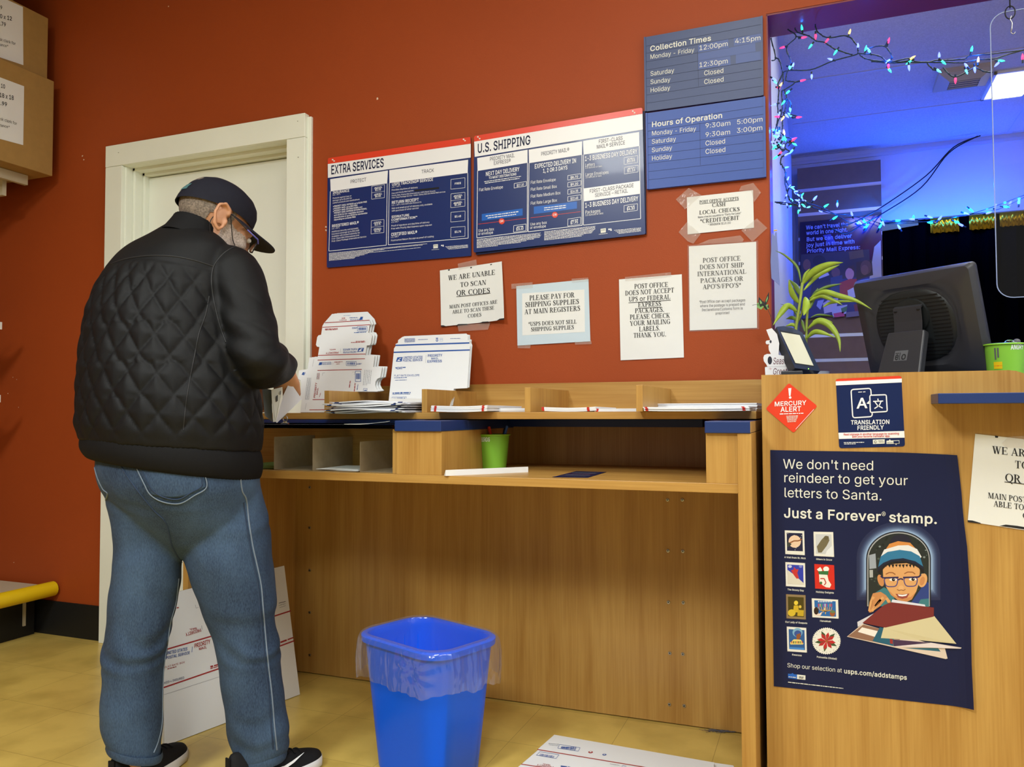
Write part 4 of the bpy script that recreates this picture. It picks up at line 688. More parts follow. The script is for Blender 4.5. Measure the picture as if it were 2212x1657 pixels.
pen((-.99, 2.40, .856), (-1.022, 2.40, .982), .005, 'paper', 'ink_orange_red', 'white pen with an orange cap in the lime bucket')
pen((-1.0, 2.405, .856), (-.956, 2.40, .985), .0045, 'gloss_black', 'ink_blue', 'dark pen with a blue cap leaning right in the lime bucket')
pen((-.995, 2.41, .856), (-.968, 2.41, .977), .004, 'gloss_black', 'gloss_black', 'black pen leaning right beside the blue capped pen')
pen((-1.0, 2.40, .856), (-1.043, 2.40, .972), .0045, 'dark_screw', 'dark_screw', 'dull grey pen leaning left in the lime bucket')
m = MB(); a, b = Vector((-1.011, 2.056, .8462)), Vector((-.833, 2.262, .8462)); n_ = Vector((.75, -.66, 0)) * .012
m.loft([[a, a + n_ * -1, a + Vector((0, 0, .017))], [b, b + n_ * -1, b + Vector((0, 0, .017))]], 'card_white'); tag(m.build('paper_strip'), 'long folded white paper strip standing on the desk shelf before the bucket', 'paper')
m = MB(); q = [zp(1193, 1031, .8465), zp(1270, 1032, .8465), zp(1310, 1020, .8465), zp(1245, 1018, .8465)]
m.slab(q, (0, 0, .0006), 'poster_navy'); c = [v + Vector((0, 0, .0009)) for v in q]
for k, mt in ((.18, 'ink_grey'), (.36, 'ink_lightgrey'), (.5, 'burgundy_ink'), (.66, 'ink_lightgrey'), (.82, 'ink_grey')):
    l, r_ = c[0].lerp(c[3], k), c[1].lerp(c[2], k); e_ = (c[3] - c[0]).normalized() * .006; m.poly([l.lerp(r_, .1), l.lerp(r_, .85), l.lerp(r_, .85) + e_, l.lerp(r_, .1) + e_], mt)
tag(m.build('printed_sticker'), 'dark printed sticker stuck flat on the desk shelf', 'sticker')
# glass top: curled slip, clear ring
m = MB(); R = []; xa, xb = yp(745, 912, 2.10).x, yp(846, 912, 2.14).x
for i in range(9): u = i / 8; R.append((Vector((xa + (xb - xa) * u, 2.10 + .03 * u, .9938)), .016 * max(0, u - .3) ** 1.5))
m.loft([[p + Vector((0, 0, h)) for p, h in R], [p + Vector((-.05, .07, h * .6)) for p, h in R]], 'paper', False, False, closed=False)
tag(m.build('curled_slip', smooth=60, solid=.0006), 'small curled white slip on the glass desk top', 'paper')
m = MB(); c = Vector((yp(616, 912, 2.12).x, 2.12, .9932)); m.lathe([(.013, .0), (.013, .004), (.006, .005), (.005, .01)], c, 'acrylic', 20)
m.tube([c + Vector((.009 * math.cos(a), 0, .018 + .009 * math.sin(a))) for a in [i * math.pi / 8 for i in range(17)]], .0018, 'steel', 8)
tag(m.build('pen_chain_holder', smooth=50), 'small clear holder with a chrome ring on the glass top', 'holder')

# ---- flat mailers leaning at the back of the ledge
def lean_plane(yb, zb, yt, zt):
    a, b = Vector((0, yb, zb)), Vector((0, yt, zt)); d = (b - a).normalized(); return PL(a, Vector((1, 0, 0)).cross(d) * (1 if Vector((1, 0, 0)).cross(d).y < 0 else -1))
BX = [(965, 112), (1370, 92), (1460, 188), (1480, 250), (1462, 262), (1445, 360), (1480, 368), (1497, 400), (1480, 500), (1465, 527), (1425, 530), (1405, 660), (1532, 668), (1510, 815), (1630, 818), (1605, 955), (1565, 970), (1540, 1010), (1535, 1060), (1560, 1110), (1585, 1132), (1560, 1140), (1000, 1142), (990, 1416), (545, 1416), (562, 1250), (550, 1210), (535, 1140), (553, 1095), (556, 1030), (545, 990), (512, 975), (528, 860), (640, 845), (665, 690), (775, 685), (797, 550), (765, 545), (752, 520), (768, 420), (785, 395), (820, 388), (838, 270), (860, 232)]
FM = (560, 660, .16296)
def mailer(k, lab):
    pl = lean_plane(2.40 + .014 * k, 1.0297, 2.63 + .014 * k, 1.41); q = MB(); f = FR(FM[0] + 5.5 * k, FM[1] - .8 * k, FM[2], pl, q)
    back = pl.n * -.004; q.slab([f.P(x, y, 0) for x, y in BX], back, 'card_white', 'card_edge')
    if k == 0:
        D = 'ink_darkred'; B = 'ink_blue'
        for a in ((868, 230, 1462, 195), (838, 290, 1470, 255), (778, 662, 1408, 643), (775, 724, 1402, 706), (772, 862, 1360, 848), (708, 1248, 990, 1246), (665, 1384, 990, 1382)): f.line(*a, 9, D)
        f.text('UNITED STATES', 1375, 178, 1205, 186, -14, B, 1, flip=True); f.text('PRIORITY', 1160, 186, 1060, 190, -12, D, 1, flip=True)
        f.poly([(1325, 190), (1345, 150), (1378, 150), (1365, 188)], B); f.words(1200, 165, 1310, 162, 10, B); f.words(1120, 135, 1210, 132, 7, 'ink_paleblue'); f.words(1095, 170, 1140, 168, 10, D)
        f.text('POSTAL SERVICE', 1300, 566, 1110, 577, -22, B, 1, flip=True); f.text('UNITED STATES', 1292, 604, 1112, 612, -22, B, 1, flip=True); f.line(1078, 575, 1075, 625, 2, 'ink_lightgrey')
        f.poly([(1300, 618), (1318, 566), (1390, 562), (1376, 612)], B); f.poly([(1312, 610), (1350, 574), (1378, 572), (1345, 592), (1366, 606)], 'card_white', 2)
        f.text('PRIORITY', 1052, 612, 880, 622, -24, D, 1, flip=True); f.text('MAIL', 1015, 576, 930, 582, -14, D, 1, flip=True)
        f.words(872, 315, 1045, 306, 10, D); f.words(876, 326, 1040, 318, 9, D); f.barcode(1303, 280, 1432, 340, B, fw=4); f.words(1232, 296, 1300, 292, 7, B); f.words(1232, 308, 1300, 304, 7, B); f.words(1258, 362, 1418, 354, 10, B)
        f.words(1218, 492, 1404, 484, 11, D); f.words(1280, 476, 1404, 470, 7, D)
        f.poly([(786, 792), (800, 754), (838, 752), (828, 788)], B); f.text('UNITED STATES', 838, 768, 956, 762, 14, B, 1); f.text('POSTAL SERVICE', 836, 788, 958, 782, 14, B, 1); f.line(980, 745, 976, 785, 2, 'ink_lightgrey')
        f.text('PRIORITY', 996, 762, 1108, 756, 16, D, 1); f.text('MAIL', 1022, 784, 1072, 780, 11, D, 1); f.barcode(1155, 742, 1286, 798, B, fw=4); f.words(1290, 772, 1360, 770, 6, B); f.words(1290, 782, 1350, 780, 6, B)
        f.poly([(562, 918), (580, 885), (600, 884), (590, 920), (610, 880), (612, 895), (595, 925)], B)
        for i in range(5): f.words(610 + 12 * i, 1250, 640 + 12 * i, 960, 5, 'ink_lightgrey', seed=i)
        f.text('PRIORITY', 742, 1228, 770, 1024, 22, D, 1); f.text('MAIL', 775, 1188, 788, 1090, 18, D, 1); f.path([(838, 930), (842, 893), (872, 892)], 3, 'ink_lightgrey'); f.path([(1232, 884), (1268, 882), (1262, 920)], 3, 'ink_lightgrey')
        for i in range(4): f.words(762 + 10 * i, 980, 770 + 10 * i, 895, 6, 'ink_darkred' if i % 2 else 'ink_lightgrey', seed=i)
        f.barcode(1276, 870, 1348, 1008, B, fw=5); f.words(1196, 1090, 1208, 1000, 12, D); f.words(1262, 1138, 1272, 1030, 11, D); f.words(1300, 1120, 1310, 1050, 8, B)
        for i in range(5): f.words(1380 + 22 * i, 1060 - 20 * (i > 2), 1400 + 22 * i, 855, 7, 'ink_lightgrey', seed=i)
        f.path([(1380, 1138), (1384, 1100), (1432, 1102), (1428, 1138)], 4, B); f.words(1392, 1128, 1424, 1126, 14, B)
        f.words(880, 1344, 985, 1340, 12, D); f.words(890, 1326, 985, 1324, 7, D); f.words(800, 1215, 815, 1160, 7, D); f.words(610, 1380, 625, 1300, 4, 'ink_lightgrey'); f.words(708, 810, 725, 715, 4, 'ink_lightgrey')
    tag(q.build('flat_mailing_box'), lab, 'box', 'flat mailing boxes on the ledge')
mailer(0, 'front white flat mailing box with red print leaning on the ledge'); mailer(1, 'second white flat mailing box, directly behind the printed front one'); mailer(2, 'rearmost white flat mailing box of the three leaning by the door')
EV = [(185, 132), (820, 105), (828, 115), (856, 120), (857, 165), (873, 168), (870, 200), (880, 225), (875, 270), (849, 655), (712, 662), (680, 840), (40, 840), (97, 290), (100, 250), (118, 222), (115, 205), (140, 192), (142, 165)]
def express(k, lab):
    pl = lean_plane(2.42 + .006 * k, 1.03, 2.645 + .006 * k, 1.33); q = MB(); f = FR(830 + 2.2 * k, 700 - .8 * k, .21123, pl, q)
    q.slab([f.P(x, y, 0) for x, y in EV], pl.n * -.002, 'card_white', 'card_edge')
    if k == 0:
        B = 'ink_blue'; f.line(116, 219, 870, 194, 14, B); f.line(98, 290, 876, 266, 13, B)
        f.poly([(120, 386), (134, 342), (190, 338), (178, 384)], B); f.poly([(132, 380), (160, 352), (182, 350), (150, 364), (170, 378)], 'card_white', 2)
        f.text('UNITED STATES', 196, 358, 392, 352, 24, B, 1, slant=.15); f.text('POSTAL SERVICE', 190, 386, 392, 379, 22, B, 1, slant=.15); f.line(428, 318, 424, 398, 2, 'ink_lightgrey')
        f.text('PRIORITY', 444, 338, 596, 332, 24, B, 1); f.text('MAIL', 480, 362, 556, 359, 16, B, 1); f.text('EXPRESS', 440, 396, 592, 391, 24, B, 1)
        f.text('EMS', 132, 464, 186, 461, 22, B, 1, slant=.2); f.poly([(112, 444), (134, 443), (126, 462)], B); f.words(190, 446, 226, 444, 12, B)
        f.text('FLAT RATE ENVELOPE', 102, 540, 362, 534, 20, B); f.words(102, 552, 232, 548, 6, B); f.words(112, 576, 234, 573, 5, B)
        f.words(86, 708, 270, 703, 13, B); f.words(86, 721, 265, 717, 5, B); f.path([(76, 780), (82, 748), (226, 745), (224, 775)], 3, B); f.words(92, 765, 215, 762, 16, B)
        for i in range(6): f.words(205 + (i % 2) * 6, 152 + i * 7, 315, 148 + i * 7, 4, B, seed=i)
        f.words(348, 161, 446, 158, 5, B); f.words(676, 151, 778, 148, 5, B); f.ell(540, 166, 12, 14, B); f.ell(540, 166, 6, 7, 'card_white', 2); f.rect(528, 142, 552, 150, B); f.path([(570, 145), (598, 144), (598, 176), (570, 177)], 2, 'ink_paleblue', 1, True); f.words(572, 160, 596, 158, 5, 'ink_paleblue')
    tag(q.build('cardboard_envelope'), lab, 'envelope', 'cardboard envelopes standing on the ledge')
express(0, 'front white cardboard envelope with blue stripes standing on the ledge'); express(1, 'white cardboard envelope showing as an edge behind the blue striped one'); express(2, 'rearmost of the white cardboard envelopes with blue stripes')
# soft envelopes stacked on the ledge
n = 9
for k in range(n):
    z = LZ + .001 + k * .0043; top = k >= n - 2; q = MB(); nu, nv = 14, 4; vs = []; w2 = .148; x0 = -1.372 + .006 * math.sin(k * 2.1); y0 = 2.19 + .012 * math.cos(k * 1.7) + (.03 if top else 0); th = .0025
    def hh(u, v): return .0028 * math.sin(3.1 * u + k) * (1 - v) - (.006 * max(0, abs(u) - .75) if k < 3 else -.012 * max(0, -u - .8)) * (1 if True else 0)
    rows = []
    for j in range(nv + 1):
        v = j / nv; y = y0 + .37 * v; ring_t = []; ring_b = []
        for i in range(nu + 1):
            u = -1 + 2 * i / nu; e = th * (1 - .6 * abs(u) ** 8) * (1 if 0 < j < nv else .8); p = Vector((x0 + w2 * u, y, z + hh(u, v))); ring_t.append(p + Vector((0, 0, e))); ring_b.append(p - Vector((0, 0, e)))
        rows.append(ring_t + ring_b[::-1])
    q.loft(rows, 'envelope_white')
    for u in (-.8, .82):
        p = Vector((x0 + w2 * u, y0 - .0008, z + hh(u, 0))); q.obox(p, (.004 + .002 * (k % 3), 0, .0), (0, .0008, 0), (.002, 0, .0016), 'navy')
    tag(q.build('soft_envelope', smooth=50), 'soft white mailing envelope in the stack hanging over the ledge' if not top else ('topmost soft white envelope of the stack on the ledge' if k == n - 1 else 'second soft white envelope from the top of the ledge stack'), 'envelope', 'soft envelopes stacked on the ledge')
m = MB(); a = yp(834, 860, 2.36); b = yp(916, 873, 2.36)
m.loft([[(a.x + (b.x - a.x) * u, 2.38 + .02 * u, a.z - .004 * u + .02 * u * u * 0) for u in (0, .1, .4, .7, 1)], [(a.x + .01 + (b.x - a.x) * u, 2.36, 1.068) for u in (0, .1, .4, .7, 1)]], 'paper', False, False, closed=False)
tag(m.build('receipt_slip', solid=.0006), 'thin white slip propped before the blue striped envelope', 'paper')
def pack(x0, x1, y0, y1, z, n, th, marks, lab, grp, warp=0, skew=0):
    for k in range(n):
        q = MB(); zz = z + th * (k + .5); dx = random.uniform(-.002, .002); dy = random.uniform(-.003, .003); N = 6
        R = [[(x0 + dx + (x1 - x0) * i / N, y, zz + warp * ((i / N - .5) ** 2) * 4 * (1 if y < y1 else .2) + s * th * .46 + skew * i / N) for i in range(N + 1)] for y in (y0 + dy, y1 + dy) for s in (1, -1)]
        rows = [R[0] + R[1][::-1], R[2] + R[3][::-1]]; q.loft(rows, 'envelope_white')
        for u in marks:
            i = u * N; zc = zz + warp * ((u - .5) ** 2) * 4 + skew * u; xx = x0 + dx + (x1 - x0) * u; q.obox((xx, y0 + dy - .0006, zc), (.0038, 0, 0), (0, .0005, 0), (0, 0, th * .46), 'ink_red')
        tag(q.build('flat_mailer'), lab if isinstance(lab, str) else lab[k], 'mailer', grp)
xa = yp(936, 890, 2.22).x; xb = yp(1136, 884, 2.30).x
pack(xa, xb - .09, 2.205, 2.5, LZ + .0005, 7, .0026, (.08, .93), 'white mailer with red edge marks in the stack right of the blue striped envelope', 'red marked mailers by the second divider', .003)
pack(xb - .12, xb, 2.30, 2.6, LZ + .0005, 4, .003, (), 'plain white mailer of the low stack left of the middle divider', 'plain mailers by the middle divider')
xa = yp(1172, 885, 2.28).x; xb = yp(1378, 884, 2.28).x
pack(xa, xa + .17, 2.272, 2.52, LZ + .0005, 3, .004, (.02, .86), 'loosely folded white mailer with red marks right of the middle divider', 'loose mailers right of the middle divider', .003)
pack(xa + .165, xb, 2.275, 2.55, LZ + .0005, 3, .003, (.06,), 'thin white mailer with one red mark left of the last divider', 'thin mailers left of the last divider')
xa = yp(1390, 888, 2.20).x; xb = yp(1618, 885, 2.20).x
pack(xa, xb, 2.20, 2.42, LZ + .0005, 4, .0028, (.03, .95), 'white mailer with two red marks at the front of the ledge end stack', 'mailers at the right end of the ledge', .0015)
xa = yp(1423, 880, 2.45).x
pack(xa, -.175, 2.43, 2.65, LZ + .0005, 8, .003, (), 'plain white mailer of the rear stack at the right end of the ledge', 'plain mailers at the right end of the ledge')

# =================================================================== floor things
# white box leaning at the left end panel
a, b = zp(648, 1500, .002), zp(355, 1612, .002); a.z = b.z = 0.002; t2 = Vector((-1.9655, 0, .44)); up = Vector((-.088, .03, .452))
dirn = (b - a).normalized(); nrm = dirn.cross(up).normalized()
if nrm.x < 0: nrm = -nrm
pl = PL(a, nrm); q = MB(); f = FR(0, 1160, .32549, pl, q)
f0 = FR(0, 0, 1, pl, q)
c1 = f0.P(648, 1500, 0); c2 = f0.P(355, 1612, 0); c3 = f0.P(352, 1286, 0); c4 = f0.P(614, 1222, 0)
c1.z = max(c1.z, .001); c2.z = max(c2.z, .001)
q.slab([c1, c2, c3, c4], nrm * -.012, 'card_white', 'card_edge')
D, B = 'ink_darkred', 'ink_blue'
f.line(1090, 998, 1960, 685 + 5, 9, D) if False else None
for a_ in ((1080, 1002, 1955, 688), (1080, 750, 1930, 490)): pass
f.line(1085, 1000, 1470, 868, 9, D); f.line(1085, 752, 1450, 645, 9, D); f.line(1450, 645, 1930, 490, 9, D); f.line(1470, 868, 1955, 688, 9, D); f.line(1085, 1048, 1480, 920, 2, 'ink_lightgrey')
f.text('PRIORITY', 1288, 738, 1395, 706, 28, D, 1); f.text('MAIL', 1318, 752, 1372, 738, 16, D, 1); f.text('UNITED STATES', 1100, 782, 1242, 752, 20, B, 1, slant=.15); f.text('POSTAL SERVICE', 1100, 812, 1258, 776, 18, B, 1, slant=.15); f.line(1276, 728, 1273, 765, 3, 'ink_blue')
f.text('PRIORITY', 1330, 606, 1226, 640, -20, D, 1, flip=True); f.text('MAIL', 1304, 600, 1255, 610, -12, D, 1, flip=True); f.line(1338, 588, 1340, 615, 3, 'ink_lightgrey')
f.text('FLAT RATE BOX', 1090, 872, 1226, 836, 12, D); f.words(1110, 876, 1170, 860, 5, D); f.text('TRACKED • INSURED', 1040, 990, 1222, 940, 15, 'navy'); f.words(1395, 862, 1450, 846, 12, D); f.words(1395, 874, 1450, 858, 7, D)
f.words(1860, 700, 1945, 668, 11, D); f.words(1855, 470, 1895, 455, 4, 'ink_lightgrey'); f.line(1850, 440, 1895, 428, 4, 'ink_grey'); f.words(1850, 455, 1895, 442, 4, 'ink_lightgrey'); f.words(1150, 478, 1185, 468, 8, D); f.path([(1296, 450), (1300, 472), (1318, 468)], 2, 'ink_lightgrey')
tag(q.build('leaning_shipping_box'), 'big white flat shipping box with red print leaning behind the man legs', 'box')
# flat boxes lying on the floor by the right end of the desk
def floorbox(pts, z, lab, pr):
    q = MB(); pl = PL((0, 0, z), (0, 0, 1)); f = FR(1100, 1570, .25316, pl, q); q.slab([f.P(x, y, 0) for x, y in pts], (0, 0, -.008), 'card_white', 'card_edge')
    if pr:
        f.line(240, 195, 1140, 344, 7, D); f.line(102, 320, 300, 350, 7, D); f.line(1140, 344, 1500, 410, 7, D); f.line(-300, 255, 102, 320, 7, D) if False else None
        f.barcode(430, 166, 588, 196, B, frame=False); f.path([(430, 152), (605, 180), (590, 210), (414, 184)], 3, B, 1, True); f.path([(262, 214), (425, 240), (400, 272), (232, 244)], 3, B, 1, True)
        for k in range(14): f.line(448 + 9 * k, 168 + 1.5 * k, 440 + 9 * k, 186 + 1.5 * k, 3 + (k * 7 % 4), B); f.line(266 + 9 * k, 230 + 1.5 * k, 256 + 9 * k, 248 + 1.5 * k, 3 + (k * 5 % 4), B)
        f.words(336, 144, 424, 152, 5, 'ink_lightgrey'); f.words(340, 156, 420, 163, 4, 'ink_lightgrey'); f.text('PRIORITY', 380, 342, 235, 320, -14, D, 1, flip=True); f.text('MAIL', 352, 326, 285, 315, -9, D, 1, flip=True)
        f.ell(694, 218, 20, 9, D); f.ell(694, 216, 9, 4, 'card_white', 2); f.ell(812, 239, 18, 8, B); f.ell(812, 238, 8, 3, 'card_white', 2); f.words(860, 318, 940, 332, 4, 'ink_lightgrey'); f.path([(960, 340), (970, 332), (1000, 338)], 3, B); f.words(440, 338, 520, 350, 12, B)
    tag(q.build('flat_shipping_box'), lab, 'box', 'flat shipping boxes on the floor')
floorbox([(385, 68), (1750, 305), (1745, 335), (1900, 700), (-250, 640), (75, 344), (250, 195), (245, 190)], .024, 'top white flat shipping box on the floor by the desk end panel', True)
floorbox([(1700, 300), (1912, 330), (2005, 560), (1000, 620)], .012, 'lower white flat shipping box showing right under the top one', False)
m = MB()
for k in range(40):
    c = zp(1548 + random.gauss(0, 14), 1580 + random.gauss(0, 1.6), .002); c.y = min(c.y, 2.642); m.tube([c, c + Vector((random.gauss(0, .012), random.gauss(0, .004), .002)), c + Vector((random.gauss(0, .016), random.gauss(0, .004), .004))], .0006, 'ink_grey', 4)
tag(m.build('dust_tuft'), 'grey tuft of dust at the foot of the desk back panel', 'dust', kind='stuff')

# waste bin with liner
BC = Vector((-1.077, 2.073, 0)); ang = math.atan2(-.112, .30); ux = Vector((math.cos(ang), math.sin(ang), 0)); uy = Vector((-math.sin(ang), math.cos(ang), 0))
def rrect(hx, hy, r, z, n=7, ns=8):
    out = []
    for cx, cy, a0 in ((hx - r, hy - r, 0), (-hx + r, hy - r, 90), (-hx + r, -hy + r, 180), (hx - r, -hy + r, 270)):
        for i in range(n):
            a = math.radians(a0 + 90 * i / (n - 1)); x, y = cx + r * math.cos(a), cy + r * math.sin(a); out.append(BC + ux * x + uy * y + Vector((0, 0, z)))
    # long sides get extra points
    o2 = []
    for i, p in enumerate(out):
        o2.append(p); nx = out[(i + 1) % len(out)]
        if i % n == n - 1:
            for k in range(1, ns): o2.append(p.lerp(nx, k / ns))
    return o2
t = thing('waste_bin', BC, 'blue plastic waste bin with clear liner under the desk', 'bin')
m = MB(); H = .386
m.loft([rrect(.132, .092, .05, .001), rrect(.138, .098, .055, .006), rrect(.172, .128, .07, H - .03), rrect(.174, .130, .07, H - .02)], 'bin_blue', True, False)
m.loft([rrect(.165, .122, .067, H - .02), rrect(.13, .09, .05, .01)], 'bin_blue', False, True); m.build('tub', t, smooth=45)
m = MB(); m.loft([rrect(.174, .130, .07, H - .022), rrect(.183, .139, .078, H - .02), rrect(.184, .140, .078, H - .004), rrect(.178, .134, .074, H), rrect(.168, .124, .068, H - .002), rrect(.165, .122, .067, H - .02)], 'bin_blue', False, False); m.build('rim', t, smooth=50)
m = MB(); rows = []; rnd = random.Random(4)
prof = [(.120, .085, .06, .10), (.150, .110, .062, .22), (.161, .118, .065, .32), (.165, .1215, .067, H - .012), (.170, .127, .07, H + .0035), (.181, .137, .077, H + .0045), (.1885, .1445, .08, H - .006), (.190, .146, .08, H - .03), (.191, .147, .08, H - .06), (.190, .147, .08, H - .085), (.188, .145, .08, H - .105)]
rows = resample_rings([rrect(hx, hy, r_, z, 16, 26) for hx, hy, r_, z in prof], 5); out = []; nR = len(rows)
kn = BC + ux * .10 - uy * .148 + Vector((0, 0, H - .05))
for j, ring in enumerate(rows):
    v = j / (nR - 1); row = []
    for i, p in enumerate(ring):
        d = p - BC; d.z = 0; d.normalize(); ph = 2 * math.pi * i / len(ring)
        n1 = mnoise.noise(Vector((d.x * 7, d.y * 7, p.z * 5))); n2 = mnoise.noise(Vector((d.x * 22, d.y * 22, p.z * 9 + 4))); n3 = abs(mnoise.noise(Vector((d.x * 15 + 3, d.y * 15, p.z * 26))))
        inn = max(0, min(1, (.26 - v) / .2)); ski = max(0, min(1, (v - .52) / .2)); w = -inn * (.006 + .008 * n1 + .006 * n2) + ski * (.004 + .006 * n1 + .005 * n2 + .005 * n3)
        dz = -ski * max(0, (v - .6) / .4) * (.012 + .022 * mnoise.noise(Vector((d.x * 2.2 + 5, d.y * 2.2, 0))) + .008 * n1)
        q_ = p - kn; L_ = q_.length; g = math.exp(-(L_ / .065) ** 2); w += ski * g * (.006 * math.cos(math.atan2(q_.z, q_.dot(ux)) * 11) - .006 * math.exp(-(L_ / .014) ** 2))
        row.append(p + d * w + Vector((0, 0, dz)))
    out.append(row)
rows = out
m.loft(rows, 'liner_film', False, False); m.build('liner', t, smooth=70)
# =================================================================== wall boards
INK = {}
def ink(r, g, b, rough=0.35):
    k = 'print_%d_%d_%d' % (r, g, b)
    if k not in MAT: mat(k, C(r, g, b), rough)
    return k
def board(name, lab, ox, oy, sc, pts, Y, th, mt, draw, cat='sign', group=None, extra=None, edge=None):
    q = MB(); pl = wallplane(Y); f = FR(ox, oy, sc, pl, q)
    q.slab([f.P(x, y, 0) for x, y in pts], (0, th, 0), mt, edge or mt)
    draw(f, q); o = q.build(name, label=lab, cat=cat, group=group)
    if extra: extra(o)
    return o
def rl(f, a, b, c, d, w, m):     # outline box through 4 points
    f.path([a, b, c, d], w, m, 1, True)
def d_extra(f, q):
    Wt, N, R = 'ink_white', 'board_navy', 'ink_orange_red'
    f.poly([(52, 160), (62, 137), (2005, -153), (2016, -146), (2020, -60), (52, 220)], R)
    f.poly([(52, 220), (2020, -62), (2020, 130), (55, 410)], Wt)
    f.text('EXTRA SERVICES', 96, 362, 828, 257, 118, 'poster_navy', 1)
    f.poly([(86, 428), (880, 308), (870, 486), (92, 596)], Wt); f.poly([(898, 304), (1984, 160), (1978, 342), (900, 482)], Wt)
    f.text('PROTECT', 364, 488, 584, 456, 48, 'poster_navy'); f.text('TRACK', 1342, 350, 1515, 328, 48, 'poster_navy')
    f.path([(88, 596), (68, 1418), (858, 1336), (870, 486)], 7, Wt); f.path([(900, 482), (884, 1332), (1984, 1240), (1978, 342)], 7, Wt)
    def tx(t, x, y, w, cap, b=0, sl=-.14): f.text(t, x, y, x + w, y + w * sl, cap, Wt, b)
    tx('INSURANCE', 122, 632, 230, 34, 1); tx("U.S. + INT'L", 120, 656, 110, 18)
    for i, (t, w) in enumerate((('Protects against loss or', 260), ('damage up to $5,000 for', 265), ('certain products and destinations', 372))): tx(t, 120, 702 + i * 32, w, 20)
    for i, (t, w) in enumerate((('PRIORITY MAIL EXPRESS up to $100 FREE', 455), ('PRIORITY MAIL up to $50 FREE', 325), ('PRIORITY MAIL INTERNATIONAL and', 390), ('PRIORITY MAIL EXPRESS INTERNATIONAL', 455), ('up to $100 for non-negotiable document', 410), ('reconstruction or up to $200 for merchandise', 460), ('depending on contents FREE', 300))):
        tx(t, 138, 812 + i * 31, w, 20, 1)
        if i < 3: f.ell(130, 806 + i * 33, 5, 5, Wt)
    tx('REGISTERED MAIL®', 110, 1092, 370, 36, 1); tx("U.S. + INT'L", 108, 1120, 110, 18)
    for i, (t, w) in enumerate((('Additional security and domestic', 370), ('insurance coverage up to $50,000', 380), ('Available with limited indemnity for', 390), ('First-Class Mail International and', 380), ('First-Class Package International Service', 478))): tx(t, 106, 1162 + i * 33, w, 21)
    tx('USPS TRACKING® SERVICE', 936, 520, 568, 38, 1, -.125); tx("U.S. + INT'L", 934, 548, 124, 18); tx('Provides day/time of delivery', 932, 590, 360, 22, 0, -.11)
    tx('Free with Priority Mail Express,', 932, 634, 305, 18); tx('Priority Mail, Priority Mail International, USPS Retail Ground,', 932, 664, 605, 18, 0, -.11); tx('First-Class Package Service – Retail, Library Mail and Media Mail services', 932, 694, 740, 18, 0, -.115)
    f.path([(1245, 586), (1420, 566), (1585, 548)], 24, 'vent_black')
    tx('RETURN RECEIPT', 932, 770, 376, 38, 1, -.12); tx("U.S. + INT'L FOR CERTAIN PRODUCTS", 932, 798, 410, 18, 0, -.11); tx('Mail and email proof of delivery only available', 932, 842, 562, 22, 0, -.11); tx('with purchase of other service', 932, 876, 372, 22, 0, -.11)
    tx('SIGNATURE', 930, 962, 246, 30, 1, -.11); tx('CONFIRMATION™', 926, 1004, 360, 30, 1, -.11); tx('U.S. ONLY', 926, 1032, 105, 18); tx('Proof of signature and day/time of delivery', 926, 1082, 528, 22, 0, -.1); tx('Free with Priority Mail Express upon request', 924, 1122, 562, 22, 0, -.1)
    tx('CERTIFIED MAIL®', 924, 1210, 360, 40, 1, -.1); tx('U.S. ONLY', 922, 1238, 108, 18); tx('Postmarked Return Receipt as proof of mailing', 922, 1284, 590, 22, 0, -.1)
    def pb(a, b, c, d, rows):
        rl(f, a, b, c, d, 4, Wt); n = len(rows)
        for i, (t, sub) in enumerate(rows):
            u = (i + .8) / n if n > 1 else .58; x0 = a[0] * (1 - u) + d[0] * u; x1 = b[0] * (1 - u) + c[0] * u; y0 = a[1] * (1 - u) + d[1] * u; y1 = b[1] * (1 - u) + c[1] * u; cx0 = x0 + (x1 - x0) * .27; cx1 = x0 + (x1 - x0) * .74
            f.text(t, cx0, y0 + (y1 - y0) * .27, cx1, y0 + (y1 - y0) * .74, 26, Wt, 1)
            if sub: f.words(cx0 - 14, y0 - 36, cx1 + 14, y1 - 30, 8, Wt); f.words(cx0 - 6, y0 - 50, cx1 + 6, y1 - 44, 8, Wt)
            if i: v = i / n; f.line(a[0] * (1 - v) + d[0] * v, a[1] * (1 - v) + d[1] * v, b[0] * (1 - v) + c[0] * v, b[1] * (1 - v) + c[1] * v, 3, Wt)
    pb((658, 525), (834, 503), (832, 682), (655, 704), [('$2.45', 1), ('$6.85', 1)]); pb((652, 1000), (826, 982), (824, 1162), (647, 1182), [('$13.75', 1), ('$16.30', 1)])
    pb((1748, 432), (1940, 408), (1940, 545), (1745, 567), [('FREE', 0)]); pb((1748, 630), (1940, 608), (1940, 800), (1744, 820), [('$3.05', 1), ('$1.85', 1)])
    pb((1748, 884), (1942, 866), (1940, 1000), (1744, 1018), [('$3.45', 0)]); pb((1748, 1092), (1942, 1078), (1940, 1214), (1744, 1230), [('$3.75', 0)])
    for i in range(10): f.words(70, 1450 + i * 11, (1420, 1360, 830, 680, 1330, 600, 560, 490, 430, 420)[i], 1450 + i * 11 - ((1420, 1360, 830, 680, 1330, 600, 560, 490, 430, 420)[i] - 70) * .099, 6, Wt, seed=i)
    f.poly([(1505, 1328), (1568, 1322), (1568, 1376), (1505, 1382)], 'ink_offwhite'); f.words(1515, 1345, 1560, 1340, 8, 'ink_grey'); f.words(1482, 1402, 1586, 1394, 5, Wt); f.ell(1620, 1340, 9, 9, Wt); f.ell(1640, 1348, 9, 9, Wt); f.ell(1640, 1336, 7, 7, Wt)
    for i in range(4): f.words(1672 + i * 15, 1358 + i * 12, 1982, 1332 + i * 12, 6, Wt, seed=i)
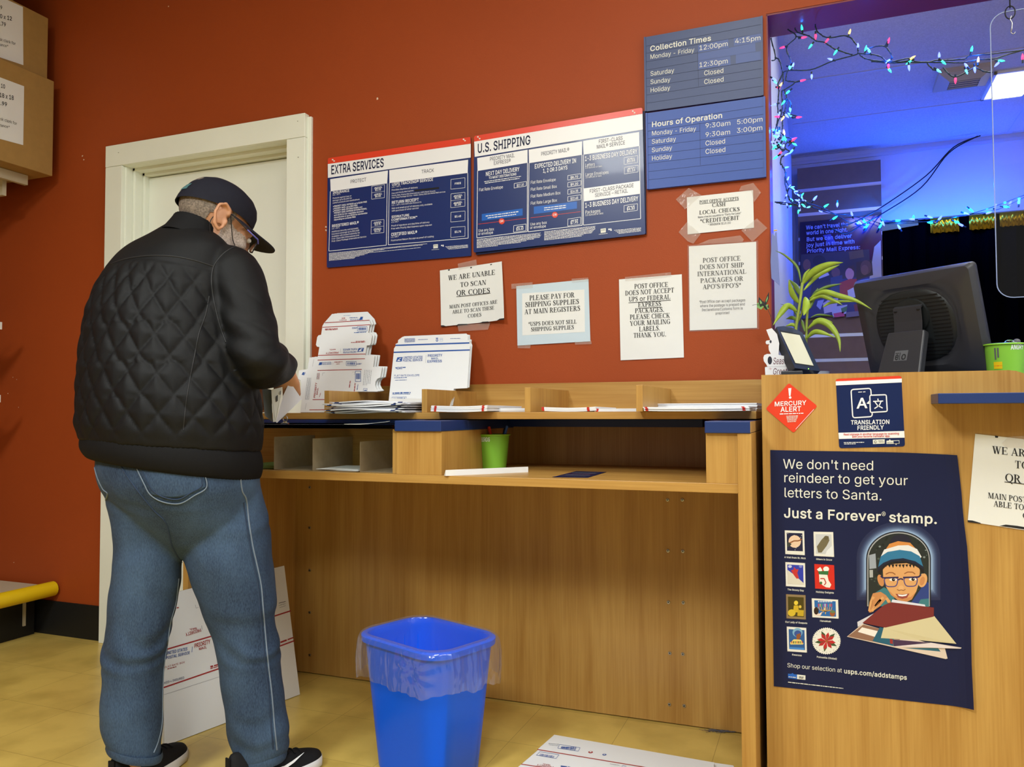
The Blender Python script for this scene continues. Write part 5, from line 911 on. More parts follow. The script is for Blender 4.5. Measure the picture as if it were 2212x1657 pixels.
    for px in (128, 1930):
        y = 170 if px < 500 else -110; f.ell(px - 8, y - 10, 12, 10, 'ink_offwhite', 2); f.ell(px + 12, y + 8, 12, 9, 'ink_offwhite', 2)
board('price_board', 'navy Extra Services price board with red top edge beside the door', 700, 320, .15692, [(38, 1636), (50, 160), (62, 138), (2005, -153), (2015, -146), (2023, 1478), (2010, 1484), (52, 1645)], 2.679, .005, 'board_navy', d_extra, group='price boards')
def d_ship(f, q):
    Wt, R = 'ink_white', 'ink_orange_red'
    f.poly([(68, 375), (80, 358), (1828, 62), (1840, 72), (1842, 126), (70, 420)], R); f.poly([(70, 420), (1842, 124), (1845, 292), (76, 580)], Wt)
    f.text('U.S. SHIPPING', 104, 540, 666, 446, 94, 'poster_navy', 1)
    f.poly([(102, 592), (632, 504), (632, 642), (106, 728)], Wt); f.poly([(644, 504), (1206, 416), (1204, 558), (648, 646)], Wt); f.poly([(1216, 412), (1806, 318), (1808, 466), (1222, 556)], Wt); f.poly([(1224, 912), (1812, 832), (1816, 968), (1226, 1048)], Wt)
    f.path([(106, 728), (98, 1432), (628, 1366), (632, 642)], 6, Wt); f.path([(648, 646), (638, 1368), (1206, 1300), (1204, 558)], 6, Wt); f.path([(1222, 556), (1220, 1298), (1822, 1230), (1808, 466)], 6, Wt)
    N = 'poster_navy'
    f.text('PRIORITY MAIL', 234, 624, 498, 582, 40, N); f.text('EXPRESS®', 276, 666, 456, 638, 40, N); f.text('PRIORITY MAIL®', 774, 570, 1072, 522, 40, N)
    f.text('FIRST-CLASS', 1380, 440, 1634, 400, 40, N); f.text('MAIL® SERVICE', 1358, 496, 1660, 448, 40, N); f.text('FIRST-CLASS PACKAGE', 1284, 962, 1750, 898, 40, N); f.text('SERVICE – RETAIL', 1340, 1004, 1690, 954, 38, N)
    f.text('NEXT DAY DELIVERY', 192, 782, 548, 728, 42, Wt, 1); f.text('TO MOST DESTINATIONS', 224, 814, 516, 772, 25, Wt, 1); f.words(176, 842, 566, 784, 8, Wt); f.words(184, 858, 548, 806, 8, Wt, seed=3)
    f.text('EXPECTED DELIVERY IN', 706, 704, 1146, 640, 46, Wt, 1); f.text('1, 2 OR 3 DAYS', 792, 748, 1054, 710, 40, Wt, 1)
    f.text('1-3 BUSINESS DAY DELIVERY', 1234, 624, 1788, 544, 48, Wt, 1); f.text('1-3 BUSINESS DAY DELIVERY', 1236, 1114, 1798, 1040, 48, Wt, 1)
    def tx(t, x, y, w, cap, b=0, sl=-.115): f.text(t, x, y, x + w, y + w * sl, cap, Wt, b)
    tx('Flat Rate Envelope', 120, 944, 254, 32, 0, -.13)
    for i, (t, w) in enumerate((('Flat Rate Envelope', 266), ('Flat Rate Small Box', 278), ('Flat Rate Medium Box', 316), ('Flat Rate Large Box', 280))): tx(t, 664, 866 + i * 73, w, 32, 0, -.125)
    tx('Use any box', 114, 1372, 166, 30); tx('or envelope', 112, 1406, 158, 30); tx('Use any box', 660, 1304, 176, 30); tx('or envelope', 658, 1340, 168, 30)
    tx('Letters', 1238, 684, 104, 34); tx('3.5 ounces or less', 1238, 706, 178, 20); tx('Large Envelopes', 1240, 784, 246, 34); tx('13 ounces or less', 1240, 806, 172, 20); tx('Packages', 1238, 1180, 162, 34); tx('13 ounces or less', 1238, 1204, 192, 22)
    def pb(x0, y0, x1, y1, h, t, sub=0):
        rl(f, (x0, y0), (x1, y1), (x1 - 2, y1 + h), (x0 - 2, y0 + h), 4, Wt); w = x1 - x0
        f.text(t, x0 + w * .2, y0 + h * .8 + (y1 - y0) * .2, x0 + w * .8, y0 + h * .8 + (y1 - y0) * .8, h * (.4 if sub else .5), Wt, 1)
        if sub: f.words(x0 + w * .25, y0 + h * .28 + (y1 - y0) * .25, x0 + w * .78, y0 + h * .28 + (y1 - y0) * .78, 9, Wt)
    pb(492, 860, 620, 838, 48, '$27.10'); pb(1056, 776, 1192, 756, 48, '$8.70'); pb(1056, 850, 1194, 830, 48, '$9.20'); pb(1056, 924, 1194, 904, 50, '$16.25'); pb(1056, 998, 1194, 978, 50, '$22.65')
    pb(486, 1304, 616, 1286, 70, '$26.60', 1); pb(1056, 1234, 1192, 1214, 74, '$7.95', 1); pb(1650, 588, 1792, 566, 72, '$0.58', 1); pb(1652, 690, 1796, 668, 70, '$1.16', 1); pb(1648, 1092, 1790, 1072, 70, '$4.30', 1)
    f.poly([(150, 1182), (580, 1122), (580, 1196), (150, 1254)], 'ink_brightblue'); f.words(192, 1204, 536, 1156, 10, Wt); f.words(212, 1224, 512, 1184, 10, Wt)
    f.poly([(698, 1104), (1152, 1048), (1152, 1124), (698, 1182)], 'ink_brightblue'); f.words(806, 1118, 1040, 1090, 10, Wt); f.words(806, 1140, 1040, 1112, 10, Wt)
    f.line(114, 1288, 616, 1226, 4, R); f.line(664, 1222, 1190, 1156, 4, R)
    for x, y in ((360, 1258), (920, 1190)): f.ell(x, y, 31, 31, R, 2); f.text('OR', x - 20, y + 12, x + 20, y + 8, 22, Wt, 1, 3)
    for i in range(9): f.words(98, 1448 + i * 11, (770, 760, 775, 770, 760, 700, 620, 560, 320)[i], 1448 + i * 11 - ((770, 760, 775, 770, 760, 700, 620, 560, 320)[i] - 98) * .1, 6, Wt, seed=i)
    for i in range(9): f.words(808, 1368 + i * 11, (1345, 1345, 1345, 1345, 1330, 1320, 1310, 1220, 1200)[i], 1368 + i * 11 - ((1345, 1345, 1345, 1345, 1330, 1320, 1310, 1220, 1200)[i] - 808) * .11, 6, Wt, seed=i)
    f.poly([(1400, 1338), (1456, 1330), (1456, 1374), (1402, 1382)], 'ink_offwhite'); f.words(1408, 1352, 1448, 1346, 7, 'ink_grey'); f.words(1382, 1396, 1474, 1386, 5, Wt); f.ell(1490, 1342, 9, 9, Wt); f.ell(1510, 1350, 9, 9, Wt); f.ell(1508, 1338, 7, 7, Wt)
    for i in range(4): f.words(1545 + i * 15, 1354 + i * 11, 1826, 1326 + i * 11, 6, Wt, seed=i)
    for a, b in ((118, 380), (1748, 108)): f.ell(a - 8, b - 10, 9, 8, 'ink_offwhite', 2); f.ell(a + 10, b + 8, 9, 8, 'ink_offwhite', 2)
def under(o):
    q = MB(); f = FR(1010, 220, .20523, wallplane(2.677), q); q.slab([f.P(x, y, 0) for x, y in ((85, 400), (1865, 95), (1882, 1392), (90, 1612))], (0, .005, 0), 'poster_navy'); b = q.build('backing_board', o, label='dark board showing along the lower edge')
board('price_board', 'navy U.S. Shipping price board with three columns and red top edge', 1010, 220, .20523, [(62, 1575), (68, 375), (80, 358), (1828, 62), (1840, 72), (1872, 1384), (1860, 1394), (75, 1586)], 2.670, .005, 'board_navy', d_ship, group='price boards', extra=under)
def letterboard(name, lab, mt, pts, grooves, texts, strips, Y):
    q = MB(); f = FR(1380, 20, .24135, wallplane(Y), q); q.slab([f.P(x, y, 0) for x, y in pts], (0, .012, 0), mt)
    for g in grooves: f.line(*g, 2.2, 'groove')
    for s_ in strips: f.poly(s_, 'hours_strip')
    for t in texts: f.text(t[0], t[1], t[2], t[3], t[4], t[5], 'ink_offwhite', t[6] if len(t) > 6 else 0, 2)
    o = q.build(name, label=lab, cat='sign', group='letter boards')
    for side in (0, 1):
        q = MB(); f = FR(1380, 20, .24135, wallplane(Y), q); a, b = (pts[0], pts[3]) if side == 0 else (pts[1], pts[2]); s_ = 16 if side == 0 else -16
        q.slab([f.P(a[0], a[1], 0), f.P(a[0] + s_, a[1] - s_ * .17, 0), f.P(b[0] + s_, b[1] - s_ * .15, 0), f.P(b[0], b[1], 0)], (0, -.003, 0), mt); q.build('side_rail', o)
gv = [(66, 330 + 0, 1100, 135), (66, 395, 1100, 215), (66, 472, 525, 390), (66, 545, 525, 466), (66, 620, 1100, 455), (66, 695, 1100, 530), (66, 770, 1100, 608), (66, 842, 1100, 688), (528, 375, 533, 692)]
letterboard('letter_board', 'grey blue Collection Times letter board, uppermost on the wall', 'hours_grey_blue', [(46, 252), (1108, 60), (1116, 770), (54, 916)], gv,
    [('Collection Times', 100, 378, 650, 280, 46, 1), ('Monday - Friday', 100, 448, 498, 382, 40), ('12:00pm', 536, 370, 800, 328, 42), ('4:15pm', 858, 308, 1094, 275, 42), ('12:30pm', 536, 522, 800, 482, 42), ('Saturday', 102, 598, 318, 566, 40), ('Closed', 582, 594, 760, 568, 42), ('Sunday', 102, 672, 284, 648, 40), ('Closed', 582, 672, 762, 646, 42), ('Holiday', 102, 746, 282, 722, 40)],
    [[(530, 400), (1040, 300), (1046, 378), (530, 464)], [(530, 468), (818, 418), (822, 500), (530, 540)], [(868, 408), (1095, 375), (1098, 452), (868, 488)], [(530, 320), (800, 265), (804, 345), (530, 388)], [(850, 258), (1095, 215), (1095, 292), (850, 330)]], 2.674)
gv = [(80, 1022, 1112, 868), (80, 1092, 1112, 940), (80, 1160, 550, 1090), (80, 1232, 1112, 1098), (80, 1305, 1112, 1178), (80, 1380, 1112, 1262), (80, 1455, 1112, 1338), (80, 1528, 1112, 1418), (546, 1018, 550, 1398)]
letterboard('letter_board', 'bright blue Hours of Operation letter board below the grey blue one', 'hours_blue', [(60, 932), (1130, 780), (1140, 1500), (72, 1612)], gv,
    [('Hours of Operation', 114, 1056, 752, 972, 46, 1), ('Monday - Friday', 114, 1132, 514, 1088, 40), ('9:30am', 592, 1066, 824, 1038, 42), ('5:00pm', 874, 1032, 1112, 1004, 42), ('9:30am', 592, 1146, 822, 1118, 42), ('3:00pm', 874, 1108, 1110, 1080, 42), ('Saturday', 114, 1206, 334, 1180, 40), ('Closed', 594, 1222, 776, 1200, 42), ('Sunday', 114, 1282, 300, 1258, 40), ('Closed', 594, 1296, 778, 1276, 42), ('Holiday', 114, 1356, 300, 1334, 40)], [], 2.672)

# =================================================================== paper notices
def tape(o, ox, oy, sc, Y, polys):
    for p in polys:
        q = MB(); f = FR(ox, oy, sc, wallplane(Y), q); q.slab([f.P(x, y, 0) for x, y in p], (0, .0004, 0), 'clear_tape'); q.build('tape', o)
def notice(lab, ox, oy, sc, quad, Y, mt, lines, ul=(), tapes=(), burnt=(), plane=None, curl=0, small=(), inner=None, sleeve=None):
    q = MB(); pl = plane or wallplane(Y)
    xs = [p[0] for p in quad]; x0, x1 = min(xs), max(xs); ys = [p[1] for p in quad]; y0, y1 = min(ys), max(ys)
    base = FR(ox, oy, sc, pl, q); A, Bq = base.P(x0, y0, 0), base.P(x1, y0, 0); Wd = (Bq - A).length; U = (Bq - A).normalized(); ZT, ZB = base.P(x0, y0, 0).z, base.P(x0, y1, 0).z
    def post(v):
        if not curl: return v
        u = (v - A).dot(U) / Wd; w = (ZT - v.z) / (ZT - ZB)
        return v + pl.n * (curl * (max(0, u - .55) / .45) ** 2 * (.3 + .7 * w) + curl * .35 * max(0, w - .6) ** 2 * 2.5)
    f = FR(ox, oy, sc, pl, q, post)
    f.grid(quad, mt, 0, 14, 12)
    k = 1
    if inner: f.grid(inner, 'paper', 1, 8, 8); k = 2
    for t in lines: f.text(t[0], t[1], t[2], t[3], t[4], t[5], 'ink_black', 0, k + 1, True)
    for t in small: f.text(t[0], t[1], t[2], t[3], t[4], t[5], 'ink_grey', 0, k + 1, True)
    for u in ul: f.line(*u, 'ink_black', k + 1)
    for b in burnt: f.poly(b, 'ink_black', k)
    o = q.build('paper_notice', label=lab, cat='notice', group='paper notices', solid=.0005)
    if sleeve: q = MB(); g = FR(ox, oy, sc, wallplane(Y - .0022), q); q.slab([g.P(x, y, 0) for x, y in sleeve], (0, .0003, 0), 'sleeve_film'); q.build('plastic_sleeve', o)
    for p in tapes:
        q = MB(); g = FR(ox, oy, sc, PL(pl.p + pl.n * .003, pl.n), q); q.slab([g.P(x, y, 0) for x, y in p], pl.n * -.0004, 'clear_tape'); q.build('tape', o)
    return o
N5 = (930, 550, .25316)
notice('white We Are Unable To Scan notice with torn edges on the red wall', *N5, [(80, 136), (612, 60), (648, 560), (92, 615)], 2.683, 'paper',
    [('WE ARE UNABLE', 152, 222, 556, 172, 42), ('TO SCAN', 254, 278, 478, 256, 40), ('QR CODES', 222, 350, 514, 328, 44), ('MAIN POST OFFICES ARE', 162, 462, 580, 420, 31), ('ABLE TO SCAN THESE', 188, 506, 552, 470, 31), ('CODES', 320, 540, 438, 528, 31)], [(222, 360, 516, 330, 4)],
    [[(232, 78), (390, 42), (396, 92), (240, 130)], [(230, 606), (510, 580), (490, 640), (240, 656)]],
    [[(92, 604), (112, 604), (135, 612), (92, 618)], [(214, 608), (240, 594), (312, 592), (330, 598)], [(414, 588), (450, 574), (498, 572), (516, 580)], [(580, 566), (606, 552), (648, 548), (648, 562)], [(148, 128), (166, 125), (164, 136), (152, 138)], [(338, 108), (354, 105), (352, 116), (342, 118)], [(510, 84), (526, 80), (526, 88), (514, 92)]], curl=.018)
notice('Please Pay For Shipping Supplies notice mounted on pale blue card', *N5, [(732, 270), (1348, 210), (1364, 740), (742, 776)], 2.683, 'paper_blue',
    [('PLEASE PAY FOR', 846, 392, 1232, 364, 42), ('SHIPPING SUPPLIES', 810, 450, 1270, 420, 42), ('AT MAIN REGISTERS', 804, 510, 1280, 478, 42), ('*USPS DOES NOT SELL', 836, 610, 1250, 588, 34), ('SHIPPING SUPPLIES', 858, 656, 1226, 636, 34)], (),
    [[(690, 250), (870, 236), (872, 284), (690, 292)], [(1204, 206), (1344, 196), (1348, 226), (1206, 238)], [(742, 772), (854, 768), (850, 800), (744, 798)], [(1230, 744), (1370, 736), (1376, 764), (1234, 768)]],
    inner=[(782, 332), (1312, 298), (1318, 660), (784, 690)])
notice('tall white Does Not Accept notice with two underlined lines', *N5, [(1608, 212), (2144, 168), (2162, 878), (1622, 902)], 2.684, 'paper',
    [('POST OFFICE', 1740, 292, 2030, 274, 40), ('DOES NOT ACCEPT', 1662, 350, 2080, 322, 40), ('UPS or FEDERAL', 1692, 402, 2048, 380, 40), ('EXPRESS', 1772, 450, 1970, 438, 40), ('PACKAGES.', 1746, 500, 1996, 488, 40), ('PLEASE CHECK', 1702, 554, 2046, 538, 40), ('YOUR MAILING', 1702, 608, 2048, 590, 40), ('LABELS.', 1780, 656, 1962, 646, 40), ('THANK YOU.', 1732, 710, 2014, 698, 40)],
    [(1690, 412, 2050, 390, 4), (1770, 460, 1972, 448, 4)], [[(1658, 192), (2050, 150), (2056, 186), (1662, 226)]])
N3 = (1400, 390, .1992)
notice('small Post Office Accepts Cash notice with four tapes under the blue board', *N3, [(420, 182), (1138, 104), (1148, 512), (428, 584)], 2.684, 'paper',
    [('POST OFFICE ACCEPTS', 558, 250, 984, 208, 32), ('CASH', 694, 288, 842, 276, 40), ('LOCAL CHECKS', 556, 370, 996, 330, 42), ('*CREDIT/DEBIT', 564, 464, 990, 424, 44)], [(558, 256, 984, 214, 3)],
    [[(300, 205), (440, 80), (580, 160), (400, 310)], [(985, 110), (1010, 60), (1140, 25), (1225, 130), (1150, 235), (1120, 110)], [(330, 560), (420, 450), (570, 580), (490, 685), (430, 660)], [(1010, 540), (1180, 410), (1292, 515), (1130, 665)]],
    small=[('Make checks payable to "Party for Less"', 540, 410, 1012, 362, 22), ('* MINIMUM $10.00', 652, 490, 898, 468, 22)])
notice('Does Not Ship International Packages notice in a clear sleeve', *N3, [(442, 714), (1172, 664), (1182, 1598), (452, 1626)], 2.684, 'paper',
    [('POST OFFICE', 594, 892, 1006, 866, 50), ('DOES NOT SHIP', 560, 966, 1042, 938, 50), ('INTERNATIONAL', 534, 1040, 1068, 1010, 50), ('PACKAGES OR', 568, 1112, 1036, 1086, 50), ('APO’S/FPO’S*', 594, 1180, 1012, 1158, 50)], (),
    [[(545, 690), (660, 640), (1000, 595), (1040, 640), (1020, 665)]], small=[('*Post Office can accept packages', 556, 1332, 1056, 1310, 30), ('where the postage is prepaid and', 562, 1376, 1052, 1354, 30), ('Declarations/Customs form is', 584, 1418, 1028, 1398, 30), ('preprinted', 730, 1454, 884, 1446, 28)],
    sleeve=[(426, 700), (1192, 650), (1204, 1612), (444, 1640)])

# =================================================================== service counter
CY = 2.2
CT = thing('service_counter', (.9, 2.5, 0), 'maple service counter with notices on its front, right of the desk', 'counter')
top = 1.126; xr = .432
pts = [(OX, 0), (2.2, 0), (2.2, 1.06), (.52, 1.06), (.50, 1.085)] + [(xr - .01 + .045 * math.sin(a) * 1.2, top - .045 + .045 * math.cos(a)) for a in (1.5, 1.2, .9, .6, .3, 0)] + [(OX, top)]
m = MB(); m.slab([(x, CY, z) for x, z in pts], (0, .022, 0), 'maple_vertical'); m.build('front_panel', CT, bevel=.0008)
MB().box(OX, OX + .02, CY + .022, 2.68, 0, 1.06, 'maple_vertical').build('side_panel', CT)
MB().box(OX, 2.2, CY + .022, 2.98, 1.06, 1.09, 'navy').build('worktop', CT, bevel=.001)
MB().box(.255, 1.9, CY - .13, CY, 1.0455, 1.0695, 'navy').build('purse_shelf', CT, bevel=.0015)
PP = wallplane(CY - .0015); PF = (1620, 780, .27767)
# diamond sticker
q = MB(); f = FR(*PF, PP, q); R = 'ink_orange_red'
def rounded(pts, r, n=4):
    out = []
    for i, p in enumerate(pts):
        p = Vector((p[0], p[1])); a = Vector(pts[i - 1][:2]); b = Vector(pts[(i + 1) % len(pts)][:2]); u, v = p + (a - p).normalized() * r, p + (b - p).normalized() * r
        for k in range(n + 1): t = k / n; out.append(tuple(u * (1 - t) ** 2 + p * 2 * t * (1 - t) + v * t * t))
    return out
q.slab([f.P(x, y, 0) for x, y in rounded([(303, 170), (525, 350), (340, 560), (122, 372)], 18)], (0, .0012, 0), R)
f.poly([(298, 212), (322, 210), (316, 272), (304, 272)], 'ink_white'); f.ell(313, 284, 10, 9, 'ink_white'); f.text('MERCURY', 190, 352, 440, 340, 34, 'ink_white', 1); f.text('ALERT', 238, 396, 400, 390, 38, 'ink_white', 1)
f.words(232, 412, 416, 406, 8, 'ink_white')
for i in range(6): f.words(282 + i * 2, 428 + i * 9, 375 - i * 3, 425 + i * 9, 5, 'ink_offwhite', seed=i)
f.line(356, 530, 498, 374, 3, 'ink_white')
tag(q.build('diamond_sticker'), 'red diamond Mercury Alert sticker on the counter front', 'sticker')
# translation sign
q = MB(); f = FR(*PF, PP, q); TB = [(668, 140), (1178, 116), (1206, 664), (694, 678)]
q.slab([f.P(x, y, 0) for x, y in rounded(TB, 22)], (0, .0012, 0), 'navy_ink')
f.poly([(667, 160), (672, 142), (690, 138), (1160, 115), (1176, 122), (1181, 136)], R); f.poly([(667, 158), (1181, 136), (1182, 166), (668, 190)], 'ink_white'); f.poly([(688, 558), (1200, 544), (1204, 596), (692, 606)], 'ink_white')
f.path(rounded([(786, 222), (940, 212), (952, 432), (800, 442)], 20), 9, 'ink_white', 1, True); f.line(842, 242, 872, 240, 5, 'ink_white'); f.ell(884, 240, 4, 4, 'ink_white'); f.ell(894, 239, 4, 4, 'ink_white')
f.grid(rounded([(932, 266), (1060, 262), (1068, 392), (936, 400)], 12)[2::5][:4], 'navy_ink', 2, 2, 2); f.path(rounded([(932, 266), (1060, 262), (1068, 392), (936, 400)], 12), 9, 'ink_white', 3, True)
f.poly([(930, 306), (906, 330), (934, 336)], 'ink_white', 3)
f.text('A', 830, 368, 916, 364, 78, 'ink_white', 1, 4)
f.line(994, 292, 998, 312, 8, 'ink_white', 4); f.line(958, 314, 1036, 311, 8, 'ink_white', 4); f.path([(1020, 314), (1006, 345), (968, 370)], 8, 'ink_white', 4); f.path([(972, 318), (992, 345), (1032, 366)], 8, 'ink_white', 4)
f.text('TRANSLATION', 784, 494, 1088, 488, 32, 'ink_white', 1); f.text('FRIENDLY', 834, 536, 1042, 531, 32, 'ink_white', 1)
f.text('Read signage in another language by scanning', 728, 578, 1160, 570, 15, 'ink_red', 1, 3); f.text('with your favorite translator app.', 794, 596, 1092, 590, 15, 'ink_red', 1, 3)
f.words(730, 634, 888, 632, 6, 'ink_white'); f.words(732, 645, 822, 644, 6, 'ink_white'); f.poly([(956, 612), (1048, 608), (1048, 642), (957, 646)], 'ink_offwhite'); f.words(998, 620, 1035, 619, 4, 'ink_grey', 3); f.words(1004, 630, 1040, 629, 4, 'ink_grey', 3); f.ell(976, 628, 9, 12, 'ink_grey', 3); f.ell(977, 627, 5, 8, 'ink_offwhite', 4)
f.poly([(1062, 620), (1080, 618), (1088, 608), (1096, 618), (1162, 616), (1163, 643), (1144, 644), (1136, 654), (1130, 644), (1062, 645)], 'ink_offwhite'); f.poly([(1116, 622), (1158, 620), (1159, 640), (1117, 641)], 'navy_ink', 3); f.words(1068, 636, 1110, 635, 4, 'ink_grey', 3)
tag(q.build('translation_sign'), 'navy Translation Friendly sign with phone symbol on the counter front', 'sign')
# big poster
q = MB(); A0 = yp(1664, 974, CY); A1 = yp(2068, 983, CY)
def pcurl(v):
    u = (v.x - A0.x) / (A1.x - A0.x); return v + Vector((0, -.010 * max(0, (u - .93) / .1) ** 2, 0))
f = FR(*PF, PP, q, pcurl)
def grid2(L, Rr, mt, k, nu):
    n = len(L); vs = []; fs = []
    for j in range(n):
        for i in range(nu + 1): u = i / nu; vs.append(f.P(L[j][0] * (1 - u) + Rr[j][0] * u, L[j][1] * (1 - u) + Rr[j][1] * u - (14 * math.sin(math.pi * u) * u if j == 0 else 0) , k))
    for j in range(n - 1):
        for i in range(nu): o = j * (nu + 1) + i; fs.append((o, o + 1, o + nu + 2, o + nu + 1))
    f._add(vs, fs, mt)
Rr = [(1610, 732), (1626, 870), (1641, 1010), (1650, 1130), (1662, 1260), (1684, 1440), (1694, 1600), (1704, 1760), (1710, 1950), (1714, 2150), (1718, 2350), (1735, 2700)]
L = [(158, 692 + (2530 - 692) * (r[1] - 732) / (2700 - 732)) for r in Rr]; L = [(158 + (186 - 158) * (l[1] - 692) / 1838, l[1]) for l in L]
grid2(L, Rr, 'poster_navy', 0, 30)
def ptx(t, x0, y0, x1, y1, cap, b): f.text(t, x0, y0, x1, y1, cap, 'ink_offwhite', b, 3)
ptx("We don't need", 256, 836, 966, 850, 74, 0); ptx('reindeer to get your', 260, 942, 1230, 966, 74, 0); ptx('letters to Santa.', 262, 1058, 1030, 1084, 74, 0); ptx('Just a Forever  stamp.', 262, 1216, 1462, 1266, 74, 1); f.path([(1040 + 14 * math.cos(a), 1188 + 16 * math.sin(a)) for a in [i * .52 for i in range(12)]], 3, 'ink_offwhite', 3, True); f.text('R', 1034, 1196, 1047, 1197, 16, 'ink_offwhite', 1, 3)
f2 = FR(1640, 1120, .32408, PP, q, pcurl)
f2.text('Shop our selection at', 186, 990, 552, 1026, 28, 'ink_offwhite', 0, 3); f2.text('usps.com/addstamps', 564, 1030, 986, 1075, 30, 'ink_offwhite', 1, 3)
f2.poly([(192, 1034), (212, 1036), (222, 1030), (232, 1038), (252, 1040), (252, 1072), (192, 1064)], 'ink_brightblue'); f2.poly([(252, 1040), (308, 1046), (308, 1076), (252, 1070)], 'ink_offwhite'); f2.words(196, 1054, 248, 1060, 6, 'ink_offwhite', 3); f2.words(266, 1054, 296, 1057, 5, 'ink_grey', 3); f2.words(266, 1062, 296, 1065, 5, 'ink_grey', 3); f2.words(192, 1090, 560, 1132, 6, 'ink_offwhite', 3)
# picture: letter slot, child with glasses, mail
B_ = FR(1820, 1130, .18710, PP, q, pcurl)
def arch(x0, x1, yb, yt, n=22):
    cx, rx = (x0 + x1) / 2, (x1 - x0) / 2; ys = yt + rx * .86
    return [(x0, yb)] + [(cx - rx * math.cos(math.pi * i / n), ys - rx * .86 * math.sin(math.pi * i / n)) for i in range(n + 1)] + [(x1, yb)]
for i in range(7):
    e = 110 - i * 15; k = i / 6; B_.poly(arch(272 - e, 1020 + e, 850 - 20 * i + 40, 95 - e), ink(int(30 + 110 * k * k), int(40 + 128 * k * k), int(78 + 128 * k * k)), 1 + i * .12)
B_.poly(arch(272, 1020, 960, 92), ink(20, 24, 40), 2.0); B_.poly(arch(286, 1006, 960, 106), ink(165, 168, 172), 2.2); B_.poly(arch(298, 996, 960, 118), ink(34, 42, 44), 2.4)
rnd = random.Random(3)
for i in range(90):
    x, y = rnd.uniform(310, 985), rnd.uniform(150, 800)
    if abs(x - 646) < 330 * (1 - max(0, 300 - y) / 330): 
        s_ = rnd.uniform(5, 17); B_.ell(x, y, s_, s_ * .8, ink(*rnd.choice(((52, 66, 58), (70, 84, 78), (120, 132, 132), (22, 30, 30)))), 2.5 + i * .001, 7)
B_.poly([(305, 370), (380, 350), (390, 520), (310, 530)], ink(150, 160, 172), 2.62); B_.poly([(310, 540), (350, 540), (352, 625), (312, 628)], ink(168, 172, 172), 2.62)
TEAL = ink(58, 120, 130); BLU = ink(40, 62, 130); SK = ink(214, 160, 104); SK2 = ink(196, 134, 84); SKD = ink(150, 92, 56); HR = ink(24, 22, 30)
B_.poly([(310, 960), (350, 820), (480, 740), (560, 790), (640, 960)], TEAL, 2.7); B_.poly([(760, 960), (880, 790), (960, 670), (996, 690), (998, 960)], BLU, 2.7); B_.poly([(860, 960), (900, 880), (996, 870), (998, 965)], TEAL, 2.75)
B_.ell(440, 662, 34, 70, SK2, 2.8, rot=-.3); B_.ell(925, 660, 50, 82, SK, 2.8, rot=.25); B_.ell(920, 668, 28, 52, SK2, 2.85, rot=.25)
B_.poly([(462, 480), (470, 640), (505, 740), (560, 830), (640, 890), (740, 908), (800, 880), (850, 790), (880, 700), (892, 560), (890, 480), (700, 440)], SK, 2.9)
B_.poly([(520, 760), (560, 830), (640, 890), (740, 908), (800, 880), (850, 790), (790, 850), (700, 872), (600, 840)], SK2, 2.93)
B_.poly([(400, 560), (410, 500), (470, 440), (690, 400), (890, 450), (940, 520), (938, 585), (905, 560), (880, 520), (830, 490), (740, 462), (600, 470), (510, 490), (470, 530), (440, 600)], HR, 3.0)
for i in range(9): x = 500 + i * 40; B_.poly([(x - 18, 478), (x + 18, 474), (x + 4, 508 + (i % 3) * 6)], HR, 3.02)
B_.poly([(548, 200), (590, 150), (680, 128), (760, 150), (795, 210), (780, 240), (560, 250)], ink(30, 32, 52), 2.95)
B_.poly([(500, 300), (540, 240), (640, 208), (780, 226), (850, 300), (690, 320)], ink(206, 136, 70), 3.0); B_.poly([(440, 390), (480, 305), (640, 258), (760, 254), (860, 300), (912, 390), (900, 400), (800, 330), (640, 312), (500, 350)], ink(222, 224, 226), 3.05)
B_.poly([(410, 510), (440, 385), (520, 332), (660, 308), (790, 326), (890, 380), (930, 500), (840, 440), (700, 405), (560, 420), (470, 460)], ink(44, 116, 158), 3.1); B_.poly([(404, 560), (412, 505), (470, 458), (560, 420), (700, 404), (840, 440), (930, 500), (940, 540), (840, 470), (700, 432), (560, 446), (470, 490)], ink(20, 30, 56), 3.12)
for x0, x1, yy in ((498, 610, 590), (712, 838, 584)): B_.path([(x0, yy), (x0 + 40, yy - 20), (x1 - 30, yy - 18), (x1, yy + 4)], 12, SKD, 3.15)
for cx, cy in ((562, 684), (788, 680)):
    B_.ell(cx + 22, cy - 32, 44, 17, ink(236, 232, 228), 3.2); B_.ell(cx + 26, cy - 32, 20, 18, ink(28, 22, 30), 3.22); B_.ell(cx + 32, cy - 38, 5, 5, 'ink_white', 3.24)
    B_.path(rounded([(cx - 88, cy - 50), (cx + 82, cy - 56), (cx + 62, cy + 48), (cx - 62, cy + 50)], 40), 11, ink(64, 62, 130), 3.26, True); B_.line(cx - 90, cy - 52, cx + 84, cy - 58, 18, ink(36, 32, 84), 3.28)
B_.path([(640, 655), (672, 640), (700, 652)], 16, ink(36, 32, 84), 3.28); B_.line(470, 634, 440, 610, 18, ink(36, 32, 84), 3.28); B_.line(872, 626, 905, 596, 18, ink(36, 32, 84), 3.28)
B_.path([(628, 765), (652, 778), (676, 770), (704, 778), (726, 762)], 8, SKD, 3.2); B_.ell(676, 745, 30, 24, ink(222, 172, 118), 3.18)
B_.poly([(610, 815), (690, 822), (772, 812), (745, 860), (690, 874), (640, 858)], ink(150, 70, 64), 3.2); B_.poly([(636, 822), (690, 828), (750, 818), (735, 838), (690, 846), (650, 840)], 'ink_white', 3.22)
